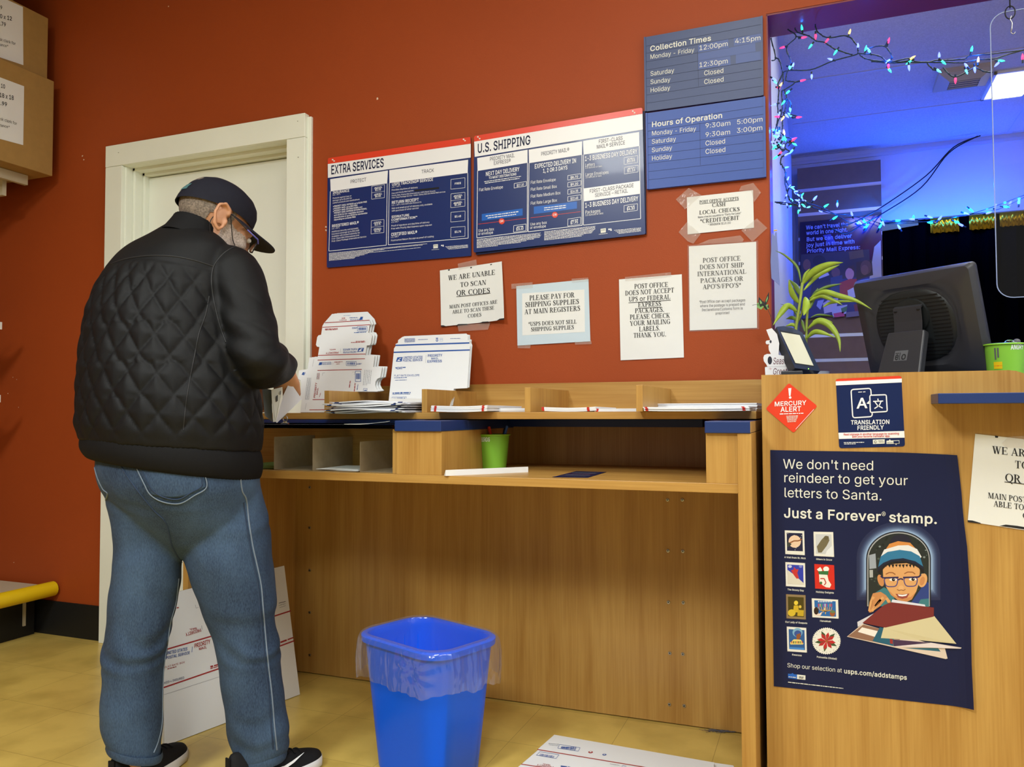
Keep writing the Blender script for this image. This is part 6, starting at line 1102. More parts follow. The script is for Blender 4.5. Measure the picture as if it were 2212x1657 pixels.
# mail
B_.poly([(170, 1140), (420, 1010), (440, 1040), (176, 1198)], ink(206, 206, 216), 3.3); B_.poly([(50, 1310), (232, 1160), (1180, 1440), (1212, 1562), (1190, 1568)], ink(214, 198, 184), 3.32); B_.poly([(60, 1306), (240, 1170), (700, 1290), (600, 1420)], ink(140, 104, 86), 3.34)
B_.poly([(176, 1254), (225, 1202), (406, 1246), (372, 1312)], ink(232, 228, 222), 3.36); B_.poly([(345, 1360), (430, 1200), (600, 1240), (590, 1420)], ink(30, 92, 118), 3.38); B_.poly([(690, 1440), (1100, 1440), (1132, 1482), (800, 1450)], ink(44, 100, 120), 3.37)
B_.poly([(588, 1340), (1030, 1380), (1370, 1430), (1360, 1444), (1000, 1440), (586, 1422)], ink(212, 200, 196), 3.4); B_.poly([(586, 1342), (1010, 1380), (1046, 1440), (588, 1420)], ink(66, 46, 80), 3.42); B_.poly([(545, 1336), (578, 1340), (582, 1395), (548, 1388)], ink(150, 44, 50), 3.42)
B_.poly([(442, 1326), (474, 1205), (1058, 1072), (1312, 1390), (900, 1352)], ink(206, 196, 158), 3.45)
B_.poly([(575, 880), (950, 940), (960, 975), (560, 920)], ink(214, 216, 230), 3.47); B_.poly([(228, 1152), (404, 1005), (480, 945), (560, 912), (1054, 974), (1050, 1308), (1030, 1312)], ink(118, 42, 46), 3.5)
B_.poly([(832, 1256), (848, 1198), (1036, 1230), (1032, 1292)], ink(226, 220, 212), 3.55); B_.ell(940, 1246, 40, 20, ink(160, 150, 140), 3.56); B_.poly([(850, 1194), (860, 1152), (1040, 1180), (1038, 1226)], ink(98, 34, 34), 3.53)
B_.poly([(1030, 1300), (1220, 1298), (1256, 1362), (1046, 1352)], ink(228, 224, 216), 3.55); B_.poly([(1130, 1306), (1214, 1304), (1240, 1354), (1200, 1352)], ink(40, 60, 120), 3.56); B_.poly([(1186, 1320), (1214, 1318), (1220, 1342), (1200, 1346)], ink(190, 40, 50), 3.57)
B_.path([(1110 + 45 * math.cos(a), 1256 + 32 * math.sin(a)) for a in [i * .5 for i in range(13)]], 4, ink(96, 92, 96), 3.55, True); B_.ell(1086, 1254, 10, 9, ink(70, 70, 80), 3.55)
# hand over the mail
B_.poly([(330, 860), (350, 810), (440, 792), (500, 830), (556, 900), (552, 920), (520, 920), (500, 880), (430, 960), (330, 1030), (306, 1030), (298, 1000)], SK2, 3.6)
for p in ([(310, 1015), (330, 900), (360, 850)], [(338, 1016), (400, 930), (440, 880)], [(372, 955), (420, 905), (470, 855)], [(540, 910), (505, 865)]): B_.path(p, 30, SK, 3.62)
for p in ([(322, 1000), (352, 880)], [(360, 985), (425, 905)]): B_.path(p, 5, SKD, 3.64)
# stamps on the poster
S_ = FR(1670, 1130, .18713, PP, q, pcurl)
def stamp(x0, y0, x1, y1, x2, y2, x3, y3, paper, inner):
    c = [(x0, y0), (x1, y1), (x2, y2), (x3, y3)]; S_.poly(c, paper, 2)
    for i in range(4):
        a, b = c[i], c[(i + 1) % 4]; n = max(8, int(math.hypot(b[0] - a[0], b[1] - a[1]) / 17))
        for j in range(n): t = (j + .5) / n; S_.ell(a[0] + (b[0] - a[0]) * t, a[1] + (b[1] - a[1]) * t, 4.5, 4.5, 'poster_navy', 2.2, 7)
    if inner:
        m_ = ((x0 + x1 + x2 + x3) / 4, (y0 + y1 + y2 + y3) / 4); S_.poly([(m_[0] + (p[0] - m_[0]) * .80, m_[1] + (p[1] - m_[1]) * .80) for p in c], inner, 2.4)
WH = ink(226, 226, 218)
stamp(133, 82, 360, 90, 368, 372, 140, 358, WH, ink(26, 30, 66)); S_.ell(250, 212, 72, 72, ink(226, 196, 168), 2.6); S_.path([(190, 230), (240, 205), (290, 205), (335, 185)], 14, ink(140, 82, 44), 2.8); S_.poly([(160, 210), (215, 240), (190, 270), (162, 275)], ink(60, 66, 64), 2.8); S_.poly([(155, 318), (352, 326), (355, 355), (156, 346)], WH, 2.7)
for i in range(12): S_.ell(170 + (i * 53) % 170, 120 + (i * 71) % 190, 4, 4, 'ink_white', 2.7, 6)
stamp(465, 98, 695, 102, 706, 392, 472, 380, WH, ink(196, 200, 204)); S_.poly([(505, 270), (560, 190), (600, 150), (640, 150), (650, 200), (620, 260), (560, 340), (520, 340)], ink(110, 102, 78), 2.6); S_.ell(612, 170, 26, 24, ink(96, 88, 64), 2.7); S_.poly([(620, 320), (690, 250), (692, 370), (600, 372)], ink(222, 226, 230), 2.65)
stamp(140, 448, 370, 460, 376, 742, 147, 728, WH, ink(44, 58, 170)); S_.poly([(168, 540), (250, 600), (350, 690), (352, 712), (165, 700)], ink(210, 206, 192), 2.6); S_.poly([(205, 545), (240, 535), (240, 505), (268, 535), (295, 530), (280, 575), (300, 640), (270, 640), (240, 600)], ink(190, 50, 52), 2.8); S_.ell(195, 500, 22, 16, ink(190, 196, 226), 2.6); S_.ell(318, 500, 20, 16, ink(120, 130, 200), 2.6)
stamp(474, 470, 706, 484, 714, 770, 484, 756, ink(206, 40, 32), None); S_.poly([(530, 590), (625, 590), (640, 660), (672, 710), (655, 745), (610, 740), (570, 715), (535, 680)], ink(232, 228, 220), 2.6); S_.poly([(522, 555), (640, 552), (636, 598), (526, 590)], ink(52, 110, 62), 2.7); S_.ell(612, 530, 34, 30, ink(234, 232, 226), 2.65); S_.poly([(505, 535), (545, 505), (570, 545), (540, 570)], ink(234, 232, 226), 2.68); S_.path([(545, 640), (590, 640), (610, 690), (590, 715)], 12, ink(180, 50, 44), 2.8); S_.ell(552, 690, 16, 16, ink(60, 110, 60), 2.82)
stamp(148, 818, 376, 830, 380, 1114, 153, 1100, ink(138, 118, 84), ink(70, 60, 20)); S_.ell(265, 920, 24, 26, ink(222, 196, 66), 2.6); S_.poly([(240, 950), (290, 950), (300, 1030), (230, 1030)], ink(200, 168, 40), 2.6); S_.ell(215, 1035, 45, 40, ink(206, 178, 50), 2.65); S_.poly([(285, 1000), (355, 1005), (352, 1075), (280, 1070)], ink(190, 160, 40), 2.65); S_.ell(312, 965, 16, 18, ink(214, 186, 70), 2.68)
stamp(444, 866, 752, 882, 758, 1104, 452, 1088, WH, ink(34, 100, 170)); S_.poly([(478, 970), (520, 975), (525, 1050), (600, 1000), (600, 960), (585, 1010), (545, 1068), (478, 1066)], ink(240, 214, 196), 2.6); S_.ell(498, 1012, 28, 44, ink(44, 30, 32), 2.7); S_.ell(686, 1040, 32, 36, ink(150, 84, 50), 2.7); S_.ell(688, 1022, 28, 16, ink(96, 120, 80), 2.75)
for i, cc in enumerate(((210, 60, 60), (236, 190, 60), (90, 160, 80), (150, 90, 170), (236, 236, 230), (200, 70, 120), (70, 150, 200), (230, 140, 60), (210, 60, 60))): S_.line(524 + i * 19, 930, 524 + i * 19, 965, 9, ink(*cc), 2.8); S_.ell(524 + i * 19, 905, 6, 9, 'ink_white', 2.8, 8)
for i in (18, 42, 66): S_.path([(604 - i * 1.15, 968), (604 - i, 1000), (604, 1020), (604 + i, 1004), (604 + i * 1.15, 970)], 7, ink(206, 160, 70), 2.72)
S_.line(604, 965, 604, 1050, 9, ink(206, 160, 70), 2.72)
stamp(156, 1192, 384, 1208, 392, 1496, 164, 1480, WH, ink(36, 88, 150)); S_.ell(282, 1262, 58, 52, ink(120, 170, 200), 2.55); S_.ell(285, 1275, 42, 38, ink(50, 80, 150), 2.6); S_.poly([(270, 1285), (315, 1270), (320, 1310), (300, 1342), (270, 1340)], ink(140, 80, 44), 2.65); S_.poly([(195, 1380), (240, 1340), (320, 1345), (352, 1390), (345, 1400), (200, 1400)], ink(226, 206, 120), 2.62); S_.poly([(190, 1430), (358, 1440), (360, 1464), (190, 1452)], ink(60, 130, 206), 2.62)
for i in range(7): S_.line(216 + i * 20, 1362, 216 + i * 20, 1388, 10, ink(*((176, 52, 40), (40, 30, 30), (60, 110, 60))[i % 3]), 2.8)
S_.ell(616, 1360, 166, 156, WH, 2, 40)
for i in range(44): a = i * math.pi / 22; S_.ell(616 + 164 * math.cos(a), 1360 + 154 * math.sin(a), 7, 7, 'poster_navy', 2.2, 7)
for i in range(5): a = .5 + i * 2 * math.pi / 5; S_.poly([(616, 1360), (616 + 85 * math.cos(a - .25), 1360 + 80 * math.sin(a - .25)), (616 + 138 * math.cos(a), 1360 + 128 * math.sin(a)), (616 + 85 * math.cos(a + .25), 1360 + 80 * math.sin(a + .25))], ink(56, 82, 52), 2.4)
for i in range(8): a = .2 + i * 2 * math.pi / 8; S_.poly([(616, 1360), (616 + 70 * math.cos(a - .32), 1360 + 66 * math.sin(a - .32)), (616 + 110 * math.cos(a), 1360 + 102 * math.sin(a)), (616 + 70 * math.cos(a + .32), 1360 + 66 * math.sin(a + .32))], ink(186 - 14 * (i % 2), 38, 46), 2.6 + .02 * i)
S_.ell(618, 1362, 10, 10, ink(150, 110, 40), 2.9)
for i in range(20): a = i * math.pi / 10; S_.ell(616 + 140 * math.cos(a), 1360 + 130 * math.sin(a), 7, 4, 'ink_lightgrey', 2.35, 6, a + 1.57)
for t, x0, y0, x1, y1 in (('A Visit from St. Nick', 130, 402, 378, 416), ('Otters in Snow', 496, 424, 682, 434), ('The Snowy Day', 166, 774, 356, 788), ('Holiday Delights', 494, 802, 702, 814), ('Our Lady of Guápulo'.replace('á', 'a'), 140, 1148, 396, 1164), ('Hanukkah', 540, 1136, 670, 1144), ('Kwanzaa', 218, 1526, 332, 1536), ('Poinsettia (Global)', 504, 1552, 738, 1576)): S_.text(t, x0, y0, x1, y1, 20, 'ink_offwhite', 1, 3)
tag(q.build('stamp_poster', solid=0), 'navy holiday stamp poster with smiling child in glasses on the counter', 'poster')
# second notice, on the counter
notice('right hand We Are Unable notice with torn edges on the counter front', *PF, [(1752, 566), (2600, 660), (2560, 1380), (1694, 1248)], 0, 'paper',
    [('WE ARE UNABLE', 1884, 718, 2560, 790, 58), ('TO SCAN', 2060, 832, 2420, 870, 58), ('QR CODES', 1984, 936, 2440, 985, 62), ('MAIN POST OFFICES ARE', 1852, 1066, 2540, 1150, 44), ('ABLE TO SCAN THESE', 1896, 1130, 2500, 1205, 44), ('CODES', 2120, 1222, 2330, 1248, 44)], [(1980, 940, 2440, 990, 5)],
    [[(1960, 640), (2010, 590), (2160, 580), (2250, 640), (2200, 680), (1990, 672)]], [[(1694, 1238), (1730, 1240), (1790, 1258), (1800, 1266), (1694, 1252)], [(1940, 1282), (1990, 1272), (2080, 1282), (2240, 1310), (2240, 1325)], [(1905, 580), (1932, 584), (1928, 598), (1908, 596)]], plane=PP, curl=.006)

# =================================================================== on the counter
WTZ = 1.09
# monitor
c0 = CAM + (Vector((.259, 2.403, 1.266)) - CAM) * 1.035; ph, ta = .69, .274; W2, H2 = .1785, .150
er = Vector((math.cos(ph), -math.sin(ph), 0)); eh = Vector((math.sin(ph), math.cos(ph), 0)); eu = Vector((0, 0, math.cos(ta))) - eh * math.sin(ta); en = eh * math.cos(ta) + Vector((0, 0, math.sin(ta)))
def ML(x, y, d): return c0 + er * x + eu * y - en * d       # d: towards the customer side
MT = thing('touch_monitor', (c0.x, c0.y, WTZ), 'black touch monitor seen from behind on the service counter', 'monitor')
def mr(hx, hy, r, d, n=6, cy=0):
    o = []
    for sx, sy, a0 in ((1, 1, 0), (-1, 1, 90), (-1, -1, 180), (1, -1, 270)):
        for i in range(n): a = math.radians(a0 + 90 * i / (n - 1)); o.append(ML(sx * (hx - r) + r * math.cos(a), cy + sy * (hy - r) + r * math.sin(a), d))
    return o
m = MB(); m.loft([mr(W2 - .004, H2 - .004, .01, -.012), mr(W2, H2, .012, -.006), mr(W2, H2, .012, .012), mr(W2 - .006, H2 - .006, .014, .024), mr(W2 - .03, H2 - .025, .05, .034), mr(W2 - .045, H2 - .036, .07, .036), mr(W2 - .052, H2 - .042, .08, .031), mr(W2 - .06, H2 - .048, .09, .029)], 'black_plastic'); m.build('back_shell', MT, smooth=35)
MB().loft([mr(W2 - .018, H2 - .016, .004, -.0125), mr(W2 - .018, H2 - .016, .004, -.013)], 'gloss_black').build('screen', MT)
m = MB(); m.loft([mr(W2 - .06, H2 - .048, .09, .0285), mr(W2 - .065, H2 - .052, .088, .033), mr(W2 - .075, H2 - .06, .08, .034)], 'dark_plastic'); vp = m.build('vent_panel', MT, smooth=40)
m = MB(); hx, hy = W2 - .07, H2 - .055
for k in range(17):
    y = -hy + .012 + k * (2 * hy - .024) / 16; wx = hx * math.sqrt(max(0, 1 - (y / (hy * 1.12)) ** 4)) * .98
    for s_ in (-1, 1):
        x0 = .055 if abs(y) < .05 else .004
        if wx > x0 + .01: m.obox(ML(s_ * (x0 + wx) / 2, y, .0345), er * ((wx - x0) / 2), eu * .0013, en * .0006, 'vent_black')
m.build('vent_slots', vp)
m = MB(); m.loft([mr(.052, .050, .045, .033, cy=.03), mr(.050, .048, .044, .040, cy=.03)], 'dark_plastic'); m.build('mount_plate', MT, smooth=40)
m = MB(); m.loft([[ML(x, y, d) for x, y in ((-.042, yy), (.042, yy), (.042, yy - .006), (-.042, yy - .006))] for yy, d in ((.062, .041), (.058, .05), (.02, .056), (-.012, .066))], 'black_plastic'); m.build('hinge_bracket', MT, bevel=.002)
m = MB(); a, b = ML(-.05, -.02, .070), ML(.05, -.02, .070); m.tube([a, b], .012, 'black_plastic', 14); m.build('hinge_barrel', MT, smooth=40)
hb = (a + b) / 2; ft = Vector((hb.x, hb.y, WTZ + .012)) + eh * -.045
sd = (ft - hb).normalized(); sn = er.cross(sd).normalized(); sn = sn if sn.dot(eh) < 0 else -sn
m = MB(); m.loft([[hb + er * x + sd * z + sn * d for x, d in ((-w, -.012), (w, -.012), (w, .012), (-w, .012))] for z, w in ((-.012, .054), (.0, .056), (.06, .060), ((ft - hb).length, .066))], 'black_plastic'); st = m.build('stand_arm', MT, bevel=.004)
m = MB()
for x in (-.034, .034): cc = ML(x, .05, .0525); m.lathe([(.0045, -.001), (.0045, .001)], cc, 'vent_black', 10)
m.build('bolt', MT)
m = MB(); lc = hb + sd * .062 + sn * .0126 + er * .0; 
def LP(x, y, k=0): return lc + er * x - sd * y + sn * (.0004 * k)
m.poly([LP(-.02, -.015), LP(.02, -.015), LP(.02, .015), LP(-.02, .015)], 'grey_logo')
for tx, x, w, cap in (('e', -.017, .011, .021), ('l', -.0045, .004, .021), ('o', .002, .014, .021)):
    vs, fs, adv = GL[(tx, 1)]; mh = max(v[1] for v in vs); mw = max(v[0] for v in vs); m.add([LP(x + v[0] / mw * w, -.012 + v[1] / mh * (cap if tx == 'l' else cap * .78), 1) for v in vs], fs, 'dark_plastic')
m.poly([LP(-.017, .0065, 1), LP(-.006, .0065, 1), LP(-.006, .0085, 1), LP(-.017, .0085, 1)], 'dark_plastic'); m.build('logo', st)
m = MB(); bc = ft + eh * .02; m.loft([[bc + er * x + eh * y + Vector((0, 0, z)) for x, y in ((-.1, -.09), (.1, -.09), (.1, .12), (-.1, .12))] for z in (-.012, .0)], 'black_plastic'); m.build('stand_foot', MT, bevel=.003)
m = MB()
for i in range(4):
    p = ML(.02 + .012 * i, -H2 + .03, .02); m.tube(catmull([p, p + Vector((.002 * i, 0, -.03)), Vector((p.x + .01, p.y + .02, WTZ + .008)), Vector((p.x + .05, p.y + .1, WTZ + .006))], 4), .004, ink(30, 60, 120))
tag(m.build('blue_cables'), 'bundle of blue cables hanging under the monitor', 'cable')
# customer display
q = MB(); dn = Vector((.5, -.66, .56)).normalized(); dp = PL(CAM + ray(1715, 760) * 2.33, dn); f = FR(1640, 640, .12658, dp, q)
fr = [(290, 522), (420, 508), (560, 535), (735, 620), (1045, 1280), (610, 1225)]
DT = thing('customer_display', tuple(f.P(600, 1250, -70)), 'small black customer display with blank cream screen tilted on the counter corner', 'display')
q.slab([f.P(x, y, 0) for x, y in fr], dn * -.03, 'bezel_blue_black', 'black_plastic'); q.build('housing', DT, bevel=.003)
q = MB(); f.mb = q; f.poly([(345, 575), (692, 648), (935, 1205), (612, 1158)], 'dark_plastic', 1); f.poly([(365, 614), (688, 668), (925, 1188), (615, 1142)], 'screen_cream', 2.5); f.ell(838, 1242, 9, 8, 'led_green', 3, 8); q.build('screen', DT)
b0 = f.P(640, 1180, -60); q = MB(); q.obox((b0.x, b0.y + .01, (b0.z + WTZ) / 2), (.03, 0, 0), (0, .03, 0), (0, 0, abs(b0.z - WTZ) / 2), 'black_plastic'); q.build('foot', DT, bevel=.003)
m = MB(); m.tube(catmull([f.P(x, y, -40) for x, y in ((950, 1045), (985, 1030), (1015, 1090), (1012, 1180), (985, 1270), (960, 1500))], 5), .003, 'card_white'); tag(m.build('white_cord'), 'white cord looping behind the customer display', 'cord')
# white wooden word sign
q = MB(); f = FR(1640, 640, .12658, wallplane(2.47), q); ol = [(120, 572), (215, 545), (300, 640), (340, 800), (330, 1000), (480, 1030), (480, 1345 + 150), (112, 1345 + 150), (97, 1215), (140, 1200), (118, 1160), (80, 1110), (70, 1050), (85, 1005), (130, 985), (200, 985), (165, 920), (158, 850), (175, 815), (118, 815), (108, 780), (125, 757), (190, 748), (150, 650)]
q.slab([f.P(x, y, 0) for x, y in ol], (0, .022, 0), 'sign_wood_white'); f.ell(182, 1095, 38, 70, ink(40, 42, 54), 1); f.ell(195, 775, 18, 26, ink(60, 60, 70), 1)
f.text('Season', 232, 1160, 520, 1155, 110, 'burgundy_ink', 0, 1, slant=.2); f.text('Greet', 226, 1335, 470, 1330, 105, 'burgundy_ink', 0, 1, slant=.2); f.line(100, 1205, 460, 1198, 3, 'ink_lightgrey'); f.line(180, 1215, 200, 1260, 4, ink(190, 90, 90)); f.line(160, 1240, 220, 1235, 4, ink(190, 90, 90))
tag(q.build('word_sign', bevel=0), 'white scalloped wooden word sign behind the customer display', 'sign')
# butterfly pick
b = yp(1650, 652, 2.5); BT = thing('butterfly_pick', yp(1668, 702, 2.5), 'green and black butterfly ornament on a wire by the opening', 'ornament'); fb = lambda x, y, d: yp(1400 + x * .1992, 390 + y * .1992, 2.5 + d)
for pp, d2 in (([(1258, 1345), (1235, 1300), (1200, 1262), (1195, 1310), (1215, 1370)], .0), ([(1270, 1370), (1310, 1280), (1312, 1205), (1285, 1260), (1262, 1320)], .012)):
    q = MB(); q.slab([fb(x, y, d2) for x, y in pp], (0, .0012, 0), 'ink_black'); cx = sum(p[0] for p in pp) / 5; cy = sum(p[1] for p in pp) / 5
    q.poly([fb(cx + (x - cx) * .45, cy + (y - cy) * .45, d2 - .0005) for x, y in pp], 'fan_green'); q.build('wing', BT)
for pp, d2 in (([(1180, 1330), (1240, 1310), (1262, 1360), (1225, 1400), (1180, 1375)], .002), ([(1262, 1355), (1305, 1340), (1312, 1385), (1280, 1408), (1255, 1390)], .010)):
    q = MB(); q.slab([fb(x, y, d2) for x, y in pp], (0, .0012, 0), 'fan_green'); q.poly([fb(x, y, d2 - .0004) for x, y in (pp[1], pp[2], ((pp[1][0] + pp[3][0]) / 2, (pp[1][1] + pp[3][1]) / 2))], 'ink_black'); q.build('hindwing', BT)
q = MB(); q.tube([fb(1245, 1310, .004), fb(1262, 1360, .004), fb(1290, 1400, .004)], [.002, .0035, .002], 'ink_black'); q.tube([fb(1200, 1345, .0), fb(1160, 1345, -.004), fb(1130, 1355, -.004)], .0006, 'ink_black', 5); q.build('body', BT)
MB().tube([fb(1300, 1405, .004), fb(1330, 1470, .004), fb(1352, 1545, .004), fb(1365, 1700, .004), fb(1370, 1960, .004)], .0008, 'dark_screw', 6).build('wire_stem', BT)
# plant
PT = thing('potted_bamboo', (-.02, 2.58, WTZ), 'bright green lucky bamboo plant behind the customer display', 'plant')
m = MB(); m.lathe([(.03, .001), (.034, 0), (.042, .058), (.044, .06), (.040, .06), (.038, .05), (.001, .048)], (-.015, 2.58, WTZ), 'card_white', 24); m.build('pot', PT, smooth=50)
LF = lambda x, y, d=0: yp(1600 + x * .27755, 400 + y * .27755, 2.56 + d)
stems = [[(425, 1290), (430, 1120), (455, 960), (480, 760)], [(505, 1300), (510, 1200), (515, 1050), (522, 960)], [(430, 1110), (445, 1060), (470, 1010), (490, 930)]]
for k, s_ in enumerate(stems): MB().tube(catmull([LF(x, y, .01 * k) for x, y in s_], 5), .0042 - .0005 * k, 'stem').build('stem', PT, smooth=60)
leaves = [([(470, 760), (440, 640), (350, 550), (270, 510)], 20, 1, .03), ([(478, 775), (560, 680), (680, 620), (797, 602)], 62, 0, -.05), ([(490, 820), (590, 710), (690, 655), (770, 620)], 38, 0, .02), ([(452, 920), (400, 840), (374, 735)], 46, 0, -.04), ([(470, 860), (430, 790), (378, 735)], 40, 1, .04), ([(440, 985), (370, 940), (310, 1000), (252, 1092)], 54, 0, -.06), ([(535, 885), (640, 830), (760, 860), (900, 900), (1022, 968)], 44, 0, -.07), ([(530, 905), (620, 860), (700, 885), (792, 932)], 40, 0, -.03), ([(500, 870), (512, 940), (490, 1015)], 62, 0, -.05), ([(540, 960), (566, 880), (590, 830), (600, 800)], 40, 1, .03), ([(520, 1120), (600, 1060), (690, 1090), (760, 1190), (774, 1300)], 50, 0, -.06), ([(512, 1195), (570, 1145), (640, 1150), (738, 1188)], 42, 0, -.04), ([(432, 1105), (400, 1085), (350, 1098)], 30, 0, .0), ([(440, 1050), (400, 1032), (352, 1042)], 32, 1, .02), ([(545, 1030), (600, 1010), (680, 1015), (730, 1025)], 16, 1, .04), ([(580, 830), (680, 790), (785, 768)], 26, 1, .03), ([(640, 950), (700, 915), (800, 905), (905, 908)], 24, 0, .0), ([(452, 1060), (430, 1000), (390, 950), (310, 925)], 14, 1, .05), ([(500, 1140), (480, 1070), (470, 1040)], 22, 1, .03), ([(560, 1060), (620, 1040), (700, 1065), (715, 1080)], 18, 0, .02), ([(480, 800), (500, 700), (540, 650)], 24, 0, .0)]
for pts, w, dk, dz in leaves:
    P = catmull([LF(x, y, dz * (i / (len(pts) - 1))) for i, (x, y) in enumerate(pts)], 6); n = len(P) - 1; rows = []; ws = w * .27755 / 690 / 2 * .88
    for i, p in enumerate(P):
        d = (P[min(i + 1, n)] - P[max(i - 1, 0)]).normalized(); view = (p - CAM).normalized(); sd_ = d.cross(view).normalized(); tt = i / n; ww = ws * (math.sin(math.pi * min(1, (tt * .95 + .05) ** .9)) ** 1.2) + .0003; nn = sd_.cross(d)
        rows.append([p - sd_ * ww + nn * ww * .16, p, p + sd_ * ww + nn * ww * .16])
    m = MB(); m.loft(rows, 'leaf_dark' if dk else 'leaf', False, False, closed=False); m.build('leaf', PT, smooth=80, solid=.0006)
# bucket by the register
bl = (.451, 2.38, WTZ)
bucket(bl, .040, .048, .1115, 'lime green bucket with yellow price tag beside the monitor', [('ANGRY', .012, .094, .034, .0125, 'ink_white')], [(-.03, -.008, .046, .064, 'yellow'), (-.0295, -.0085, .053, .0545, 'ink_orange_red'), (-.026, -.022, .07, .1, 'ink_grey'), (-.019, -.015, .075, .1, 'ink_grey')], face=-.187)
m = MB(); m.ball((bl[0] + .01, bl[1], WTZ + .117), .012, .012, .006, 'acrylic'); m.ball((bl[0] + .028, bl[1] + .01, WTZ + .118), .009, .009, .008, 'ink_grey'); m.tube([(bl[0] + .02, bl[1], WTZ + .05), (bl[0] + .02, bl[1], WTZ + .116)], .006, 'card_white'); tag(m.build('bucket_trinkets', smooth=60), 'small clear and grey caps poking out of the right bucket', 'pen')
# hanging clear screen
GX, GZ0, GZ1, GYY = .457, 1.337, 2.135, 2.5
def rr2(x0, x1, z0, z1, r, n=8):
    o = []
    for cx, cz, a0 in ((x1 - r, z1 - r, 0), (x0 + r, z1 - r, 90), (x0 + r, z0 + r, 180), (x1 - r, z0 + r, 270)):
        for i in range(n): a = math.radians(a0 + 90 * i / (n - 1)); o.append((cx + r * math.cos(a), cz + r * math.sin(a)))
    return o
GT = thing('hanging_screen', (.86, GYY, GZ0), 'clear acrylic safety screen with rounded corners hanging over the counter', 'screen')
o_, i_ = rr2(GX, 1.26, GZ0, GZ1, .04), rr2(GX + .0022, 1.258, GZ0 + .0022, GZ1 - .0022, .038)
MB().slab([(x, GYY, z) for x, z in i_], (0, .003, 0), 'acrylic').build('pane', GT)
m = MB(); n = len(o_); m.loft([[(o_[i][0], GYY - .0002, o_[i][1]) for i in range(n)], [(i_[i][0], GYY - .0002, i_[i][1]) for i in range(n)], [(i_[i][0], GYY + .0032, i_[i][1]) for i in range(n)], [(o_[i][0], GYY + .0032, o_[i][1]) for i in range(n)], [(o_[i][0], GYY - .0002, o_[i][1]) for i in range(n)]], 'acrylic_edge_glow', False, False); m.build('polished_edge', GT)  # pale opaque strip stands in for light piped to the pane edge
HT = thing('hanging_chain', yp(2184, 68, GYY), 'black chain with chrome hook holding up the clear screen', 'chain')
def ring(c, rx, rz, r, mt, rot=0):
    q = MB(); q.tube([c + Vector((rx * math.cos(a) * math.cos(rot), rx * math.cos(a) * math.sin(rot), rz * math.sin(a))) for a in [i * math.pi / 10 for i in range(21)]], r, mt, 8); return q
c = yp(2182, 27, GYY); ring(c, .012, .018, .0016, 'black_rubber').build('link', HT, smooth=60)
for k in range(1, 12): ring(c + Vector((0, 0, .0315 * k)), .009, .0185, .0016, 'black_rubber', 1.4 * (k % 2)).build('link', HT, smooth=60)
q = MB(); q.tube(catmull([c + Vector(v) for v in ((.003, 0, -.010), (.0, 0, -.020), (.004, 0, -.03), (.003, 0, -.045), (.0, -.004, -.058), (.006, -.006, -.064), (.010, -.004, -.058))], 5), .0016, 'steel'); q.build('hook', HT, smooth=60)
# blue tag at the jamb
q = MB(); f = FR(1400, 390, .1992, wallplane(2.675), q); q.slab([f.P(x, y, 0) for x, y in ((1378, 560), (1372, 600), (1340, 560), (1335, 740), (1328, 880), (1338, 1060), (1428, 1142), (1415, 900), (1405, 740), (1395, 560))], (0, .002, 0), 'tag_blue'); t_ = q.build('hanging_tag', label='pale blue paper tag hanging from a yellow pin on the opening edge', cat='tag')
q = MB(); p = f.P(1382, 542, 3); q.tube([p + Vector((-.005, 0, 0)), p + Vector((.003, 0, 0)), p + Vector((.005, 0, 0))], [.0025, .002, .0035], 'brass_yellow'); q.build('pin', t_)
# flyer on the slatwall
q = MB(); f = FR(1600, 400, .27755, wallplane(5.175), q); f.grid([(460, 288), (1095, 232), (1104, 960), (468, 1045)], 'flyer_navy', 0, 6, 6)
for t, x0, y0, x1, y1, b in (("We can't travel the", 508, 346, 838, 318, 1), ('world in one night.', 510, 388, 835, 360, 1), ('But we can deliver', 512, 438, 866, 408, 1), ('joy just in time with', 512, 484, 888, 452, 1), ('Priority Mail Express:', 514, 528, 932, 496, 1)): f.text(t, x0, y0, x1, y1, 30, ink(150, 170, 236), b, 3)
FL = lambda pts, c, k: f.poly(pts, ink(*c), k)
FL([(470, 540), (1000, 500), (1010, 720), (468, 760)], (44, 40, 60), 1); FL([(840, 520), (950, 500), (960, 560), (850, 580)], (96, 72, 60), 1.3); FL([(1040, 480), (1090, 430), (1098, 780), (1000, 740)], (190, 178, 160), 1.3)
FL([(468, 760), (1100, 700), (1104, 960), (468, 1040)], (30, 40, 110), 1.1); f.ell(515, 620, 30, 44, ink(120, 80, 70), 1.5); f.ell(612, 590, 50, 44, ink(24, 22, 40), 1.5); FL([(560, 720), (640, 660), (700, 720), (700, 880), (540, 880)], (30, 34, 70), 1.6); FL([(600, 700), (680, 680), (690, 700), (610, 730)], (210, 206, 214), 1.7)
f.ell(740, 680, 34, 40, ink(110, 76, 80), 1.6); FL([(700, 720), (790, 700), (800, 860), (700, 870)], (40, 60, 110), 1.7); f.ell(848, 690, 34, 46, ink(196, 140, 150), 1.8); FL([(770, 760), (850, 730), (905, 730), (880, 860), (770, 850)], (166, 40, 62), 1.9); FL([(820, 640), (880, 620), (890, 680), (860, 650)], (60, 40, 50), 1.95); f.ell(975, 640, 44, 56, ink(96, 62, 60), 1.8); FL([(900, 600), (1020, 580), (1030, 700), (900, 740)], (50, 34, 40), 1.7); f.ell(965, 660, 30, 40, ink(120, 80, 74), 1.9)
